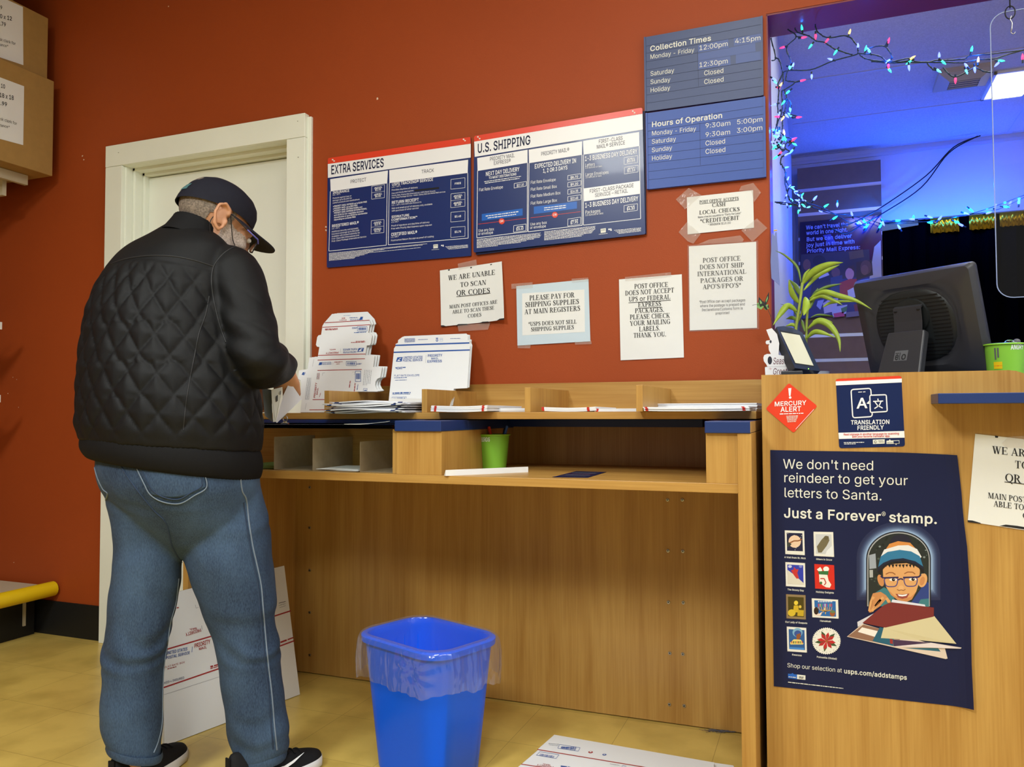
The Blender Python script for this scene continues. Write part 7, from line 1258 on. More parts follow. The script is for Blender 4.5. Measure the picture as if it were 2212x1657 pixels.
FL([(830, 820), (890, 790), (900, 870), (840, 880)], (200, 200, 216), 2.0); FL([(640, 920), (700, 880), (760, 880), (740, 980), (650, 1000)], (186, 180, 214), 2.0); FL([(600, 900), (650, 890), (620, 970), (590, 940)], (150, 160, 220), 1.9); FL([(700, 950), (830, 930), (820, 1000), (720, 1030)], (176, 180, 220), 2.1); FL([(720, 1000), (800, 985), (810, 1020), (730, 1030)], (190, 60, 120), 2.2); FL([(780, 960), (830, 940), (825, 980), (790, 1000)], (70, 120, 90), 2.2); FL([(820, 990), (1000, 970), (1000, 1010), (820, 1030)], (110, 100, 130), 2.0); FL([(880, 930), (1090, 900), (1100, 960), (890, 990)], (120, 30, 70), 1.9)
FL([(640, 390), (700, 380), (740, 450), (690, 470)], (50, 66, 160), 1.2)
tag(q.build('holiday_flyer', solid=.0008), "dark blue We Can't Travel flyer hung on the slatwall behind the plant", 'poster')

# =================================================================== string lights
def lights(name, lab, wires, bulbs, glow, group='string lights'):
    base = wires[0][0]; t = thing(name, tuple(base), lab, 'string lights', group)
    m = MB()
    for k, w in enumerate(wires):
        P = catmull(w, 5); m.tube(P, .0019, 'wire_green', 6)
        tw = []
        for i, p in enumerate(P): tw.append(p + Vector((.002 * math.cos(i * 1.9), .0025 * math.sin(i * 1.9), .002 * math.sin(i * 1.9 + .7))))
        m.tube(tw, .0013, 'wire_green', 5)
    m.build('wire', t, smooth=70)
    for k, (p, d, mt, s_) in enumerate(bulbs):
        if k % glow[1] == 0: point('string_light_glow', p + Vector((0, -.012, .02)), glow[0] * (1 + 1.2 * max(0, p.y - 3) / 2.1), BLUE, .006)
        d = d.normalized(); q = MB(); a = p - d * .014 * s_
        s_ *= .85; q.tube([a, a + d * .016 * s_], [.0034 * s_, .003 * s_], 'wire_green', 7)
        q.tube([a + d * .012 * s_, a + d * .018 * s_, a + d * .026 * s_, a + d * .034 * s_], [.0034 * s_, .0046 * s_, .0038 * s_, .0008 * s_], mt, 8); q.build('bulb', t, smooth=60)
rb = random.Random(11); MC = {'b': 'bulb_blue', 'g': 'bulb_green', 'r': 'bulb_red', 'a': 'bulb_amber', 'c': 'bulb_cyan'}
def F2(ox, oy, s_, Yf): return lambda x, y: yp(ox + x * s_, oy + y * s_, Yf(x, y) if callable(Yf) else Yf)
A_ = F2(1640, 40, .15694, 2.79); Bn = F2(1640, 280, .14486, 2.79); Bl = F2(1640, 280, .14486, 2.9); D_ = F2(1880, 0, .1569, 2.79)
Cf = F2(1600, 400, .27755, lambda x, y: 2.95 + (5.13 - 2.95) * min(1, max(0, (x - 480) / 420)))
def bl_(F, lst, s_=1.0):
    o = []
    for it in lst:
        c, x, y = it[:3]; d = Vector((it[3], 0, -it[4])) if len(it) > 3 else Vector((rb.uniform(-1, 1), rb.uniform(-.6, .2), rb.uniform(-1, 1)))
        d.y += rb.uniform(-.3, .3); sc = s_ * (1 if not callable(s_) else 1); p = F(x, y); sz = s_ * (1 + .55 * max(0, p.y - 2.95) / 2.2); p = p - d.normalized() * .008 * sz; o.append((p, d, MC[c], sz))
    return o
W_ = lambda F, l: [[F(x, y) for x, y in w] for w in l]
lights('string_lights', 'multicolour string lights looped along the top of the service opening',
    W_(A_, [[(160, 270), (225, 540), (168, 580)], [(390, 150), (510, 250), (375, 400), (440, 600), (400, 710)], [(490, 130), (530, 190), (680, 240), (790, 310), (900, 330), (1040, 420), (1280, 500)], [(770, 80), (805, 185), (950, 265), (1210, 240), (1350, 380), (1360, 470)], [(320, 750), (400, 715), (710, 705), (1000, 590), (1290, 510), (1370, 480)], [(1370, 480), (1640, 510), (1800, 610), (2040, 580)], [(1380, 490), (1460, 550), (1740, 610), (2040, 600)], [(1440, 480), (1530, 405), (1730, 385), (1840, 545)], [(510, 250), (610, 257)], [(1730, 385), (1770, 310)]]) +
    W_(D_, [[(10, 830), (320, 850), (760, 860), (900, 830), (1060, 830), (1300, 810), (1370, 770), (1700, 740), (2116, 690)], [(10, 850), (300, 845), (560, 800), (640, 850), (1060, 860), (1280, 860), (1480, 820), (1700, 810), (1900, 750), (2116, 690)], [(780, 870), (870, 960), (960, 960)], [(1000, 930), (1160, 1060), (1430, 930)], [(1440, 920), (1560, 980), (1680, 1000)], [(1370, 770), (1390, 700)], [(1480, 900), (1487, 830)]]),
    bl_(A_, [('g', 585, 112), ('r', 630, 258, 1, 0), ('r', 777, 265, 0, .8), ('g', 695, 395, -.6, .8), ('r', 920, 320, -.6, .7), ('a', 1250, 170, .3, -1), ('b', 1358, 360, 0, -1), ('g', 1470, 400, .2, -1), ('c', 1500, 425), ('r', 1785, 290, .3, -1), ('r', 305, 403, -1, 0), ('b', 470, 630, .3, -1), ('b', 965, 555, -.5, -.3), ('g', 1040, 480, -.3, .4), ('b', 722, 815, 0, 1), ('b', 1760, 600), ('r', 1780, 675, 0, 1), ('g', 1805, 725, .5, 1)]) +
    bl_(D_, [('a', 595, 785, .7, -.4), ('g', 515, 870, -.5, .3), ('b', 535, 950, .1, 1), ('b', 948, 745, 0, -1), ('g', 1020, 870, .4, .4), ('g', 1400, 660, .2, -1), ('a', 1487, 810, .1, -1), ('c', 955, 985, .6, .6), ('b', 1310, 890), ('r', 1172, 1125, 0, 1), ('b', 1730, 900, -.5, .5), ('g', 1820, 840, .6, .2), ('r', 2095, 770, 0, -1), ('c', 1330, 1000, .2, .8), ('b', 1440, 975, .1, .9)]), (.35, 8))
lights('string_lights', 'bunched string lights hanging down the left edge of the service opening',
    W_(A_, [[(225, 540), (280, 580), (320, 750), (260, 890)], [(320, 760), (260, 900), (270, 1000), (255, 1200), (265, 1320)], [(390, 720), (370, 850), (490, 880), (350, 980), (310, 1010), (320, 1200), (300, 1320)], [(350, 990), (380, 1100), (370, 1200), (340, 1330)], [(380, 1100), (440, 1170), (420, 1280)], [(260, 1320), (240, 1460), (200, 1600)], [(320, 1400), (320, 1520)], [(490, 880), (600, 850)], [(400, 1320), (470, 1330), (545, 1358)], [(300, 1320), (260, 1420), (250, 1500), (300, 1620)], [(330, 760), (330, 900)]]) +
    W_(Bn, [[(430, 340), (330, 420), (320, 530)], [(360, 110), (480, 130), (500, 160), (440, 240)], [(490, 170), (400, 210), (380, 300), (330, 330)], [(270, 100), (220, 200), (250, 290), (320, 250)], [(340, 160), (300, 250), (340, 300)], [(500, 170), (540, 220)], [(380, 270), (470, 340)]]) +
    W_(Bl, [[(330, 510), (390, 640), (380, 760), (410, 900), (440, 1000), (490, 1060)], [(400, 640), (400, 760), (450, 850), (420, 960), (480, 1080), (600, 1120)], [(230, 1080), (350, 1085), (500, 1110), (640, 1130)], [(230, 1080), (360, 1110), (540, 1130), (620, 1180)], [(450, 850), (530, 930), (640, 1010), (700, 1120)]]),
    bl_(A_, [('c', 415, 690), ('c', 445, 680), ('r', 615, 848, 1, -.1), ('b', 220, 845), ('c', 230, 885), ('a', 305, 900, .3, -.6), ('r', 275, 955), ('g', 378, 1028), ('b', 188, 1192, -1, .2), ('g', 322, 1172), ('c', 427, 1270, 0, 1), ('b', 265, 1330), ('r', 235, 1352, -1, -.2), ('a', 315, 1390), ('b', 390, 1350), ('c', 410, 1315), ('r', 560, 1358, 1, .1), ('c', 195, 1530), ('b', 270, 1585), ('a', 340, 1555), ('c', 215, 1620), ('g', 340, 1635), ('r', 495, 1650, 1, -.4)]) +
    bl_(Bn, [('b', 215, 185), ('g', 215, 280), ('c', 235, 100), ('b', 270, 125), ('g', 368, 115), ('c', 320, 232), ('b', 358, 255), ('r', 525, 143, .8, -.5), ('g', 540, 225, .6, .6), ('r', 298, 370, -.5, .6), ('g', 232, 425, -.6, .3), ('b', 425, 362), ('c', 468, 340), ('g', 390, 150), ('b', 300, 55), ('c', 215, 235)]) +
    bl_(Bl, [('c', 422, 560, .7, -.1), ('b', 435, 720), ('b', 458, 840), ('c', 505, 855), ('b', 530, 935), ('b', 412, 968), ('b', 578, 972), ('g', 652, 960), ('c', 640, 1020), ('b', 595, 1055), ('b', 660, 1055), ('b', 552, 1052), ('b', 380, 1075), ('b', 410, 1105), ('g', 465, 1140), ('b', 600, 1122), ('g', 665, 1130), ('c', 725, 1160), ('b', 605, 1175), ('g', 582, 1235, -.2, 1), ('c', 475, 1040), ('c', 515, 890), ('b', 540, 920), ('c', 680, 1150)], .8), (.3, 10))
lights('string_lights', 'lower string lights sagging from the corner along the blue lit wall',
    W_(Cf, [[(440, 110), (520, 140), (620, 170), (760, 240), (860, 290), (950, 260)], [(460, 115), (560, 170), (700, 220), (830, 230), (880, 245)], [(1090, 270), (1230, 285), (1330, 282), (1480, 285), (1600, 260), (1800, 220), (1990, 160), (2200, 80), (2260, 60)], [(880, 245), (1000, 270), (1100, 300), (1230, 298), (1400, 290), (1600, 262), (1800, 225), (2000, 190), (2205, 95)]]),
    bl_(Cf, [('b', 585, 95), ('g', 672, 155), ('b', 752, 160), ('b', 628, 205), ('g', 740, 250), ('b', 862, 215), ('b', 935, 300), ('g', 970, 290), ('g', 988, 312), ('g', 1092, 310), ('b', 1112, 305), ('g', 1230, 275), ('b', 1228, 320), ('b', 1325, 265), ('g', 1345, 245), ('b', 1480, 250), ('g', 1467, 292), ('b', 1557, 250), ('g', 1690, 290), ('b', 1705, 305), ('b', 1765, 225), ('g', 1800, 200), ('b', 1940, 212), ('b', 1985, 155), ('g', 2075, 170), ('b', 2100, 135), ('c', 2165, 120)], 1.1), (1.1, 2))
for k, pts in enumerate(([(2118, 293), (2060, 318), (2000, 380), (1905, 447), (1845, 480), (1815, 488)], [(2112, 294), (2050, 330), (1990, 405), (1905, 462), (1860, 487), (1825, 505), (1790, 490)])):
    n_ = len(pts) - 1; m = MB(); m.tube(catmull([yp(x, y, 5.22 - (1.3 if i > 3 else 0.2) * max(0, i - 2) / n_) for i, (x, y) in enumerate(pts)], 6), .0035, 'black_cable'); tag(m.build('black_cable'), ('upper thin black cable sagging from the back room ceiling', 'lower thin black cable sagging from the back room ceiling')[k], 'cable', 'black cables from the ceiling')
# =================================================================== the man at the desk
for nm, cc, rg in (('jacket_black', (13, 14, 16), .62), ('rib_black', (12, 12, 14), .8), ('cap_navy', (22, 23, 34), .8), ('brim_under', (62, 58, 48), .8), ('shoe_black', (20, 20, 22), .75)):
    mat(nm, C(*cc), rg, spec=.28, nscale=90, namt=.12, bump=.15, bscale=700)
mat('jacket_seam', C(26, 27, 29), .6)
mat('skin', C(190, 138, 104), .5, nscale=30, namt=.08); mat('hair_grey', C(120, 108, 96), .9, nscale=220, namt=.5, bump=.6, bscale=900); mat('beard_grey', C(176, 160, 148), .9, nscale=260, namt=.35, bump=.6, bscale=900)
mat('mask_blue', C(34, 46, 96), .7); mat('frame_black', C(16, 16, 20), .3); mat('temple_highlight', C(110, 110, 200), .25); mat('lens', (1, 1, 1, 1), .02, trans=1, ior=1.5); mat('shoe_sole', C(222, 222, 224), .5); mat('teal_patch', C(70, 110, 112), .7); mat('denim_stitch', C(112, 126, 142), .8); mat('denim_dark', C(40, 56, 80), .85); mat('eye_white', C(230, 226, 220), .3)
def denim():
    m = mat('denim', C(56, 80, 112), .85, bump=.25, bscale=1100); nt = m.node_tree; b = nt.nodes['Principled BSDF']; L = nt.links.new
    tc = nt.nodes.new('ShaderNodeTexCoord')
    def nz(sc, dt):
        mp = nt.nodes.new('ShaderNodeMapping'); mp.inputs['Scale'].default_value = sc; n = nt.nodes.new('ShaderNodeTexNoise'); n.inputs['Scale'].default_value = 1; n.inputs['Detail'].default_value = dt
        L(tc.outputs['Object'], mp.inputs[0]); L(mp.outputs[0], n.inputs['Vector']); return n
    a, c = nz((7, 7, 3.2), 4), nz((420, 420, 130), 3)
    q = nt.nodes.new('ShaderNodeMath'); q.operation = 'MULTIPLY_ADD'; L(a.outputs[0], q.inputs[0]); q.inputs[1].default_value = .62
    q2 = nt.nodes.new('ShaderNodeMath'); q2.operation = 'MULTIPLY'; L(c.outputs[0], q2.inputs[0]); q2.inputs[1].default_value = .38; L(q2.outputs[0], q.inputs[2])
    r = nt.nodes.new('ShaderNodeValToRGB'); r.color_ramp.elements[0].position = .33; r.color_ramp.elements[1].position = .68
    r.color_ramp.elements[0].color = C(24, 40, 64); r.color_ramp.elements[1].color = C(68, 92, 120); L(q.outputs[0], r.inputs[0]); L(r.outputs[0], b.inputs['Base Color'])
denim()
R1, A1 = Vector((.726, .688, 0)).normalized(), Vector((-.688, .726, 0)).normalized(); XV, YV, ZV = Vector((1, 0, 0)), Vector((0, 1, 0)), Vector((0, 0, 1))
def bring(xl, xr, y, t, rho=1.15, tilt=0, n=36, grow=0, sq=0):
    """horizontal body ring, side to side along X, front to back along Y, matching a visible width"""
    c = tp((xl + xr) / 2, y, t); w = (xr - xl) / 2 * t / F_PX * .92 + grow; a = w / math.sqrt(.726 ** 2 + (.688 / rho) ** 2); b = a / rho; out = []
    for i in range(n):
        q = 2 * math.pi * i / n; d = XV * a * math.cos(q) + YV * b * math.sin(q); out.append(c + d + ZV * tilt * d.dot(R1) / w)
    return out
def capsule(m, pts, rs, n=14):
    """a limb: closed tube with rounded ends"""
    P = [Vector(p) for p in pts]; d0 = (P[0] - P[1]).normalized(); d1 = (P[-1] - P[-2]).normalized()
    P = [P[0] + d0 * rs[0] * .9, P[0] + d0 * rs[0] * .6] + P + [P[-1] + d1 * rs[-1] * .6, P[-1] + d1 * rs[-1] * .9]
    m.tube(P, [rs[0] * .42, rs[0] * .8] + list(rs) + [rs[-1] * .8, rs[-1] * .42], 'skin', n)
def remesh(m, voxel, smooth=4, fac=.5):
    me = bpy.data.meshes.new('tmp'); me.from_pydata([tuple(v) for v in m.v], [], m.f); bm = bmesh.new(); bm.from_mesh(me); bmesh.ops.recalc_face_normals(bm, faces=bm.faces); bm.to_mesh(me); bm.free()
    o = bpy.data.objects.new('tmp', me); S.collection.objects.link(o); q = o.modifiers.new('r', 'REMESH'); q.mode = 'VOXEL'; q.voxel_size = voxel
    if smooth: q2 = o.modifiers.new('s', 'SMOOTH'); q2.iterations = smooth; q2.factor = fac
    dg = bpy.context.evaluated_depsgraph_get(); e = o.evaluated_get(dg); em = e.to_mesh(); n = len(em.vertices); co = np.empty(n * 3); em.vertices.foreach_get('co', co); no = np.empty(n * 3); em.vertices.foreach_get('normal', no)
    fs = [tuple(p.vertices) for p in em.polygons]; e.to_mesh_clear(); bpy.data.objects.remove(o); bpy.data.meshes.remove(me)
    return co.reshape(-1, 3), no.reshape(-1, 3), fs
def skinned(name, co, fs, mt, parent, smooth=180, **k):
    m = MB(); m.v = [Vector(c) for c in co]; m.f = fs; m.m = [mt] * len(fs) if isinstance(mt, str) else mt
    return m.build(name, parent, smooth=smooth, **k)
def bvh_of(co, fs): return BVHTree.FromPolygons([tuple(c) for c in co], fs)
def onto(bvh, px, py, off):
    d = ray(px, py).normalized(); h, nrm, i, dist = bvh.ray_cast(CAM, d)
    if h is None: return None
    if nrm.dot(d) > 0: nrm = -nrm
    return h + nrm * off
def cord(bvh, pts, r, mt, name, parent, off=.0004):
    P = catmull([Vector((x, y, 0)) for x, y in pts], 10); Q = [q for q in (onto(bvh, p.x, p.y, off) for p in P) if q is not None]
    if len(Q) > 3:
        Q2 = [Q[0]]
        for q in Q[1:]:
            if (q - Q2[-1]).length < .06: Q2.append(q)
        MB().tube(Q2, r, mt, 6).build(name, parent, smooth=80)
MAN = thing('person', (-1.62, 1.74, 0), 'person seen from behind in black quilted jacket, jeans and cap, holding papers at the desk', 'person')
# joints
SH_R, EL_R, WR_R = tp(500, 592, 2.20), tp(556, 782, 2.13), tp(610, 795, 2.40)
TC = tp(372, 580, 2.22); SH_L = TC + (TC - SH_R) * .80; SH_L.z = SH_R.z - .055; SH_L.y += .03; EL_L = Vector((SH_L.x - .06, SH_L.y + .06, EL_R.z + .01)); WR_L = Vector((-1.73, 2.01, 1.10))
AZ, PI_ = math.radians(58), math.radians(28)
HM = Matrix.Rotation(AZ - math.pi / 2, 3, 'Z') @ Matrix.Rotation(-PI_, 3, 'X') @ Matrix.Rotation(math.radians(-4), 3, 'Y')
HC = tp(464, 480, 2.27)
HS = 1.03
def hd(x, y, z): return HC + HM @ (Vector((x, y, z)) * HS)
def ell_h(m, c, r, mt='skin', n=22, k=16):
    m.loft([[hd(c[0] + r[0] * math.sin(t) * math.cos(2 * math.pi * i / n), c[1] + r[1] * math.sin(t) * math.sin(2 * math.pi * i / n), c[2] - r[2] * math.cos(t)) for i in range(n)] for t in [math.pi * (.03 + .94 * q / k) for q in range(k + 1)]], mt)
# ---- body
m = MB()
ell_h(m, (0, -.012, .03), (.077, .098, .092)); ell_h(m, (0, .03, -.045), (.062, .07, .078)); ell_h(m, (0, .055, -.09), (.04, .042, .03)); ell_h(m, (0, .07, .0), (.055, .03, .05))
ell_h(m, (0, .108, -.035), (.014, .02, .016)); ell_h(m, (0, .096, -.012), (.009, .018, .028))
for s_ in (-1, 1):
    ell_h(m, (.03 * s_, .086, .012), (.022, .014, .008)); ell_h(m, (.034 * s_, .078, -.032), (.02, .02, .018))
    pts = [hd(s_ * x, y, z) for x, y, z in ((.078, .012, -.03), (.084, .004, -.048), (.088, -.012, -.04), (.094, -.026, -.012), (.094, -.026, .012), (.090, -.012, .026), (.083, .006, .02), (.079, .012, .004))]
    m.tube(pts, [.0055, .0065, .006, .0052, .0052, .0052, .0055, .005], 'skin', 10); ell_h(m, (s_ * .079, -.008, -.008), (.005, .016, .028)); ell_h(m, (s_ * .078, .012, -.018), (.009, .006, .012))
nb = tp(412, 520, 2.25)
m.tube([nb, nb.lerp(HC, .45), hd(0, -.02, -.03)], [.066, .06, .06], 'skin', 20)
ell = [bring(250, 500, 560, 2.22, 1.7, grow=-.03), bring(230, 505, 640, 2.22, 1.5, grow=-.03), bring(205, 530, 760, 2.21, 1.2, grow=-.03), bring(195, 548, 880, 2.2, 1.15, grow=-.03), bring(215, 550, 960, 2.2, 1.15, grow=-.05), bring(240, 545, 1040, 2.2, 1.15, grow=-.06), bring(290, 515, 1110, 2.2, 1.2, grow=-.06)]
m.loft([bring(330, 485, 520, 2.24, 1.5, grow=-.02)] + ell, 'skin')
for a, b, c in ((SH_R, EL_R, WR_R), (SH_L, EL_L, WR_L)): capsule(m, [a, a.lerp(b, .5), b, b.lerp(c, .4), c], [.055, .05, .043, .042, .029])
FT_L, FT_R = (Vector((-1.768, 1.592, 0)), Vector((-1.80, 1.862, 0))), (Vector((-1.49, 1.715, 0)), Vector((-1.392, 1.985, 0)))
AN_L, AN_R = tp(284, 1626, 2.14), tp(560, 1620, 2.195)
HP_L, HP_R = tp(318, 1110, 2.18), tp(488, 1110, 2.21); KN_L, KN_R = tp(295, 1380, 2.165), tp(530, 1380, 2.203)
for h_, k_, a_ in ((HP_L, KN_L, AN_L), (HP_R, KN_R, AN_R)): capsule(m, [h_, h_.lerp(k_, .5), k_, k_.lerp(a_, .4), a_], [.062, .056, .044, .042, .026])
for (h_, t_), a_ in ((FT_L, AN_L), (FT_R, AN_R)):
    d = (t_ - h_).normalized(); capsule(m, [a_, h_ + d * .07 + ZV * .05, h_ + d * .2 + ZV * .035, h_ + d * .25 + ZV * .03], [.026, .03, .028, .022])
def hand(w, d, side, palm_n, curl, tgt=None):
    """w wrist, d direction of the palm, side: towards the thumb, palm_n: way the palm faces"""
    d, side = d.normalized(), side.normalized(); palm_n = palm_n.normalized()
    m.loft([[w + d * z + side * a * math.cos(q) + palm_n * b * math.sin(q) for q in [2 * math.pi * i / 14 for i in range(14)]] for z, a, b in ((-.015, .026, .021), (.01, .029, .02), (.04, .040, .017), (.075, .043, .015), (.088, .041, .013))], 'skin')
    for k, (o, L_) in enumerate(((.031, .068), (.0105, .077), (-.0105, .072), (-.031, .056))):
        p = w + d * .08 + side * o; seg = [p]; dr = d.copy(); cu = curl[k]
        for j, f_ in enumerate((.45, .32, .26)):
            ang = cu * (j + 1) * .62; dd = (d * math.cos(ang) + palm_n * math.sin(ang)).normalized(); p = p + dd * L_ * f_; seg.append(p)
        capsule(m, seg, [.0095, .0088, .008, .0068], 10)
    p = w + d * .022 + side * .034; q1 = p + (d * .55 + side * .7 + palm_n * .5).normalized() * .034; q2 = q1 + (d * .9 + side * .0 + palm_n * .7).normalized() * .028; q3 = q2 + (d * .95 - side * .2 + palm_n * .7).normalized() * .022
    capsule(m, [w + d * .012 + side * .02, p, q1, q2, q3], [.013, .0135, .011, .010, .008], 10)
PAPER_C = tp(606, 868, 2.46)
hd_r = (PAPER_C + Vector((0, 0, .05)) - WR_R); hd_r = Vector((-.30, .45, -.9))
hand(WR_R + Vector((.0, .02, -.005)), hd_r, Vector((-.8, -.5, .1)), Vector((-.55, .6, .35)), (.55, .6, .65, .75))
hand(WR_L + Vector((.01, .005, -.0)), Vector((.8, .2, -.3)), Vector((.15, .4, .85)), Vector((.2, -.9, .2)), (.5, .55, .6, .7))
co, no, fs = remesh(m, .0042, 3)
inv = HM.inverted()
loc = (np.array(inv) @ (co - np.array(HC)).T).T / HS
body = skinned('body', co, fs, 'skin', MAN)
def shell(name, sel, off, mt, parent=body, **k):
    idx = {}; vs = []; ff = []
    for f in fs:
        if all(sel[i] for i in f):
            q = []
            for i in f:
                if i not in idx: idx[i] = len(vs); vs.append(Vector(co[i]) + Vector(no[i]) * off)
                q.append(idx[i])
            ff.append(tuple(q))
    if not ff: return None
    mm = MB(); mm.v = vs; mm.f = ff; mm.m = [mt] * len(ff); return mm.build(name, parent, smooth=180, **k)
lx, ly, lz = loc[:, 0], loc[:, 1], loc[:, 2]; near = np.linalg.norm(loc, axis=1) < .2
notear = ~((np.abs(lx) > .074) & (ly > -.038) & (ly < .022) & (lz > -.06) & (lz < .035))
shell('hair', near & notear & (ly < .03) & (lz > -.052 - .25 * (ly + .06) * (ly < -.02)) & (lz < .09) & ((ly < -.03) | (lz > -.01)), .0018, 'hair_grey', MAN)
shell('beard', near & notear & (ly > .012) & (lz < .0 - .1 * (ly - .012)) & (lz > -.125) & (np.abs(lx) > .026), .0014, 'beard_grey', MAN)
q = MB(); rows = []
for j in range(9):
    v = j / 8; row = []
    for i in range(25):
        a = math.radians(-80 + 160 * i / 24); z = (-.034 - .030 * abs(math.sin(a)) ** 1.5) * (1 - v) + (-.122 + .022 * abs(math.sin(a)) ** 2) * v; k_ = math.sqrt(max(.12, 1 - ((z + .05) / .098) ** 2))
        row.append(hd(.070 * k_ * math.sin(a), .032 + (.078 * k_ + .020 * math.exp(-(a / .35) ** 2) * (1 - v)) * math.cos(a), z))
    rows.append(row)
q.loft(rows, 'mask_blue', False, False, closed=False); mk = q.build('face_mask', MAN, smooth=80, solid=.0015)
for s_ in (-1, 1):
    MB().tube(catmull([hd(s_ * .080, -.018, -.006), hd(s_ * .086, -.022, -.046), hd(s_ * .074, .012, -.085), hd(s_ * .058, .06, -.095)], 6), .0013, 'frame_black', 6).build('ear_loop', mk)
    MB().tube(catmull([hd(s_ * .083, .002, .026), hd(s_ * .0785, .024, -.006), hd(s_ * .068, .05, -.04), hd(s_ * .058, .066, -.05)], 6), .0013, 'frame_black', 6).build('ear_loop', mk)
for s_ in (-1, 1):
    q = MB(); ell_h(q, (.03 * s_, .0965, -.004), (.011, .008, .007), 'eye_white', 12, 8); ell_h(q, (.03 * s_, .1035, -.005), (.0045, .003, .0045), 'frame_black', 10, 6); q.build('eye', MAN, smooth=180)
gl = thing('glasses', tuple(MAN.location)); gl.parent = MAN; gl.location = (0, 0, 0); WL[gl.name] = Vector(MAN.location)
bpy.data.objects.remove(gl)
q = MB()
for s_ in (-1, 1): q.tube([hd(s_ * .032 + .023 * math.cos(a), .121 - abs(.05 * math.cos(a)) * .12, -.012 + .017 * math.sin(a)) for a in [i * math.pi / 10 for i in range(21)]], .0016, 'frame_black', 6)
q.tube([hd(-.01, .121, -.006), hd(0, .124, -.004), hd(.01, .121, -.006)], .0016, 'frame_black', 6); fr_ = q.build('glasses', MAN, smooth=80)
for s_ in (-1, 1):
    q = MB(); q.tube([hd(s_ * .055, .118, -.006), hd(s_ * .074, .108, -.004), hd(s_ * .081, .07, 0)], .0022, 'temple_highlight', 6); q.tube([hd(s_ * .081, .07, 0), hd(s_ * .081, .022, .012), hd(s_ * .077, -.004, .014), hd(s_ * .074, -.022, .0)], .0018, 'frame_black', 6); q.build('temple', fr_, smooth=80)  # front of each black temple carries a painted bluish highlight
    MB().loft([[hd(s_ * .032 + .022 * math.cos(a), .1195 - abs(.05 * math.cos(a)) * .12 + e_, -.012 + .016 * math.sin(a)) for a in [i * math.pi / 8 for i in range(16)]] for e_ in (0, .0012)], 'lens').build('lens', fr_)
# cap
q = MB(); rows = []; N = 40
def cpt(z, f, a, g=1.0): 
    k_ = (1 if z < .06 else max(0, 1 - (z - .06) / .06)); sn_ = math.sin(a)
    return hd(.0845 * f * g * math.cos(a), -.010 + .106 * f * g * sn_, z + (.012 * sn_ if sn_ > 0 else .0234 * sn_) * k_)
def capring(z, f): return [cpt(z, f, 2 * math.pi * i / N) for i in range(N)]
q.loft([capring(.022, .97), capring(.02, 1.0), capring(.035, 1.005), capring(.055, .985), capring(.078, .90), capring(.096, .76), capring(.109, .55), capring(.117, .28), capring(.119, .06)], 'cap_navy', False, True); cp = q.build('cap', MAN, smooth=50)
q = MB(); U = []; D_2 = []
for j in range(6):
    v = j / 5; ru = []; rd = []
    for i in range(17):
        a = -1 + 2 * i / 16; x = .082 * a * (1 - .06 * v); y0 = -.010 + .104 * math.sqrt(max(0, 1 - (x / .0845) ** 2)) ; yy = y0 + v * (.086 * (1 - .55 * a * a)); z = .030 - .006 * v - .016 * a * a
        ru.append(hd(x, yy, z)); rd.append(hd(x, yy, z - .003))
    U.append(ru); D_2.append(rd)
q.loft(U, 'cap_navy', False, False, closed=False); q.loft(D_2, 'brim_under', False, False, closed=False); q.loft([[u[0] for u in U] + U[-1][1:] + [u[-1] for u in U[::-1]][1:], [u[0] for u in D_2] + D_2[-1][1:] + [u[-1] for u in D_2[::-1]][1:]], 'cap_navy', False, False, closed=False); q.build('brim', cp, smooth=50)
q = MB(); q.loft([[cpt(z, f, math.radians(d_), 1.012) for d_ in (-98, -92, -86, -80, -74, -68)] for z, f in ((.046, .995), (.055, .985), (.066, .945))], 'teal_patch', False, False, closed=False); q.build('patch', cp, smooth=80)
q = MB(); q.ball(hd(0, -.01, .120), .006, .006, .004, 'cap_navy'); q.build('button', cp, smooth=80)
# ---- jeans
m = MB()
pv = [bring(214, 552, 960, 2.2, 1.15, -.01, grow=-.008), bring(206, 560, 1000, 2.2, 1.15, -.01), bring(214, 567, 1040, 2.2, 1.15, -.005), bring(236, 566, 1080, 2.2, 1.15, grow=-.006), bring(272, 545, 1130, 2.2, 1.2, grow=-.006), bring(320, 500, 1175, 2.2, 1.3), bring(360, 450, 1200, 2.2, 1.3)]
m.loft(resample_rings(pv, 3), 'denim')
lg = [(236, 398, 1020), (232, 404, 1080), (240, 403, 1140), (246, 396, 1200), (233, 383, 1297), (229, 372, 1345), (225, 362, 1388), (221, 357, 1437), (218, 354, 1500), (216, 354, 1567), (222, 351, 1600), (234, 347, 1628)]
rg = [(384, 560, 1020), (380, 574, 1080), (390, 586, 1140), (396, 594, 1195), (408, 598, 1240), (430, 605, 1306), (440, 599, 1332), (459, 604, 1388), (469, 611, 1440), (479, 619, 1511), (486, 626, 1567), (497, 628, 1600), (506, 618, 1636)]
def legrings(L_, t0, t1, rho=1.02, grow=0):
    o = []
    for i, (a, b, y) in enumerate(L_): u = i / (len(L_) - 1); o.append(bring(a, b, y, t0 + (t1 - t0) * u, rho, -.022 * max(0, u - .75) / .25 if L_ is lg else 0, 30, grow))
    return resample_rings(o, 4)
m.loft(legrings(lg, 2.18, 2.145), 'denim'); m.loft(legrings(rg, 2.21, 2.195), 'denim')
co, no, fs = remesh(m, .0055, 14)
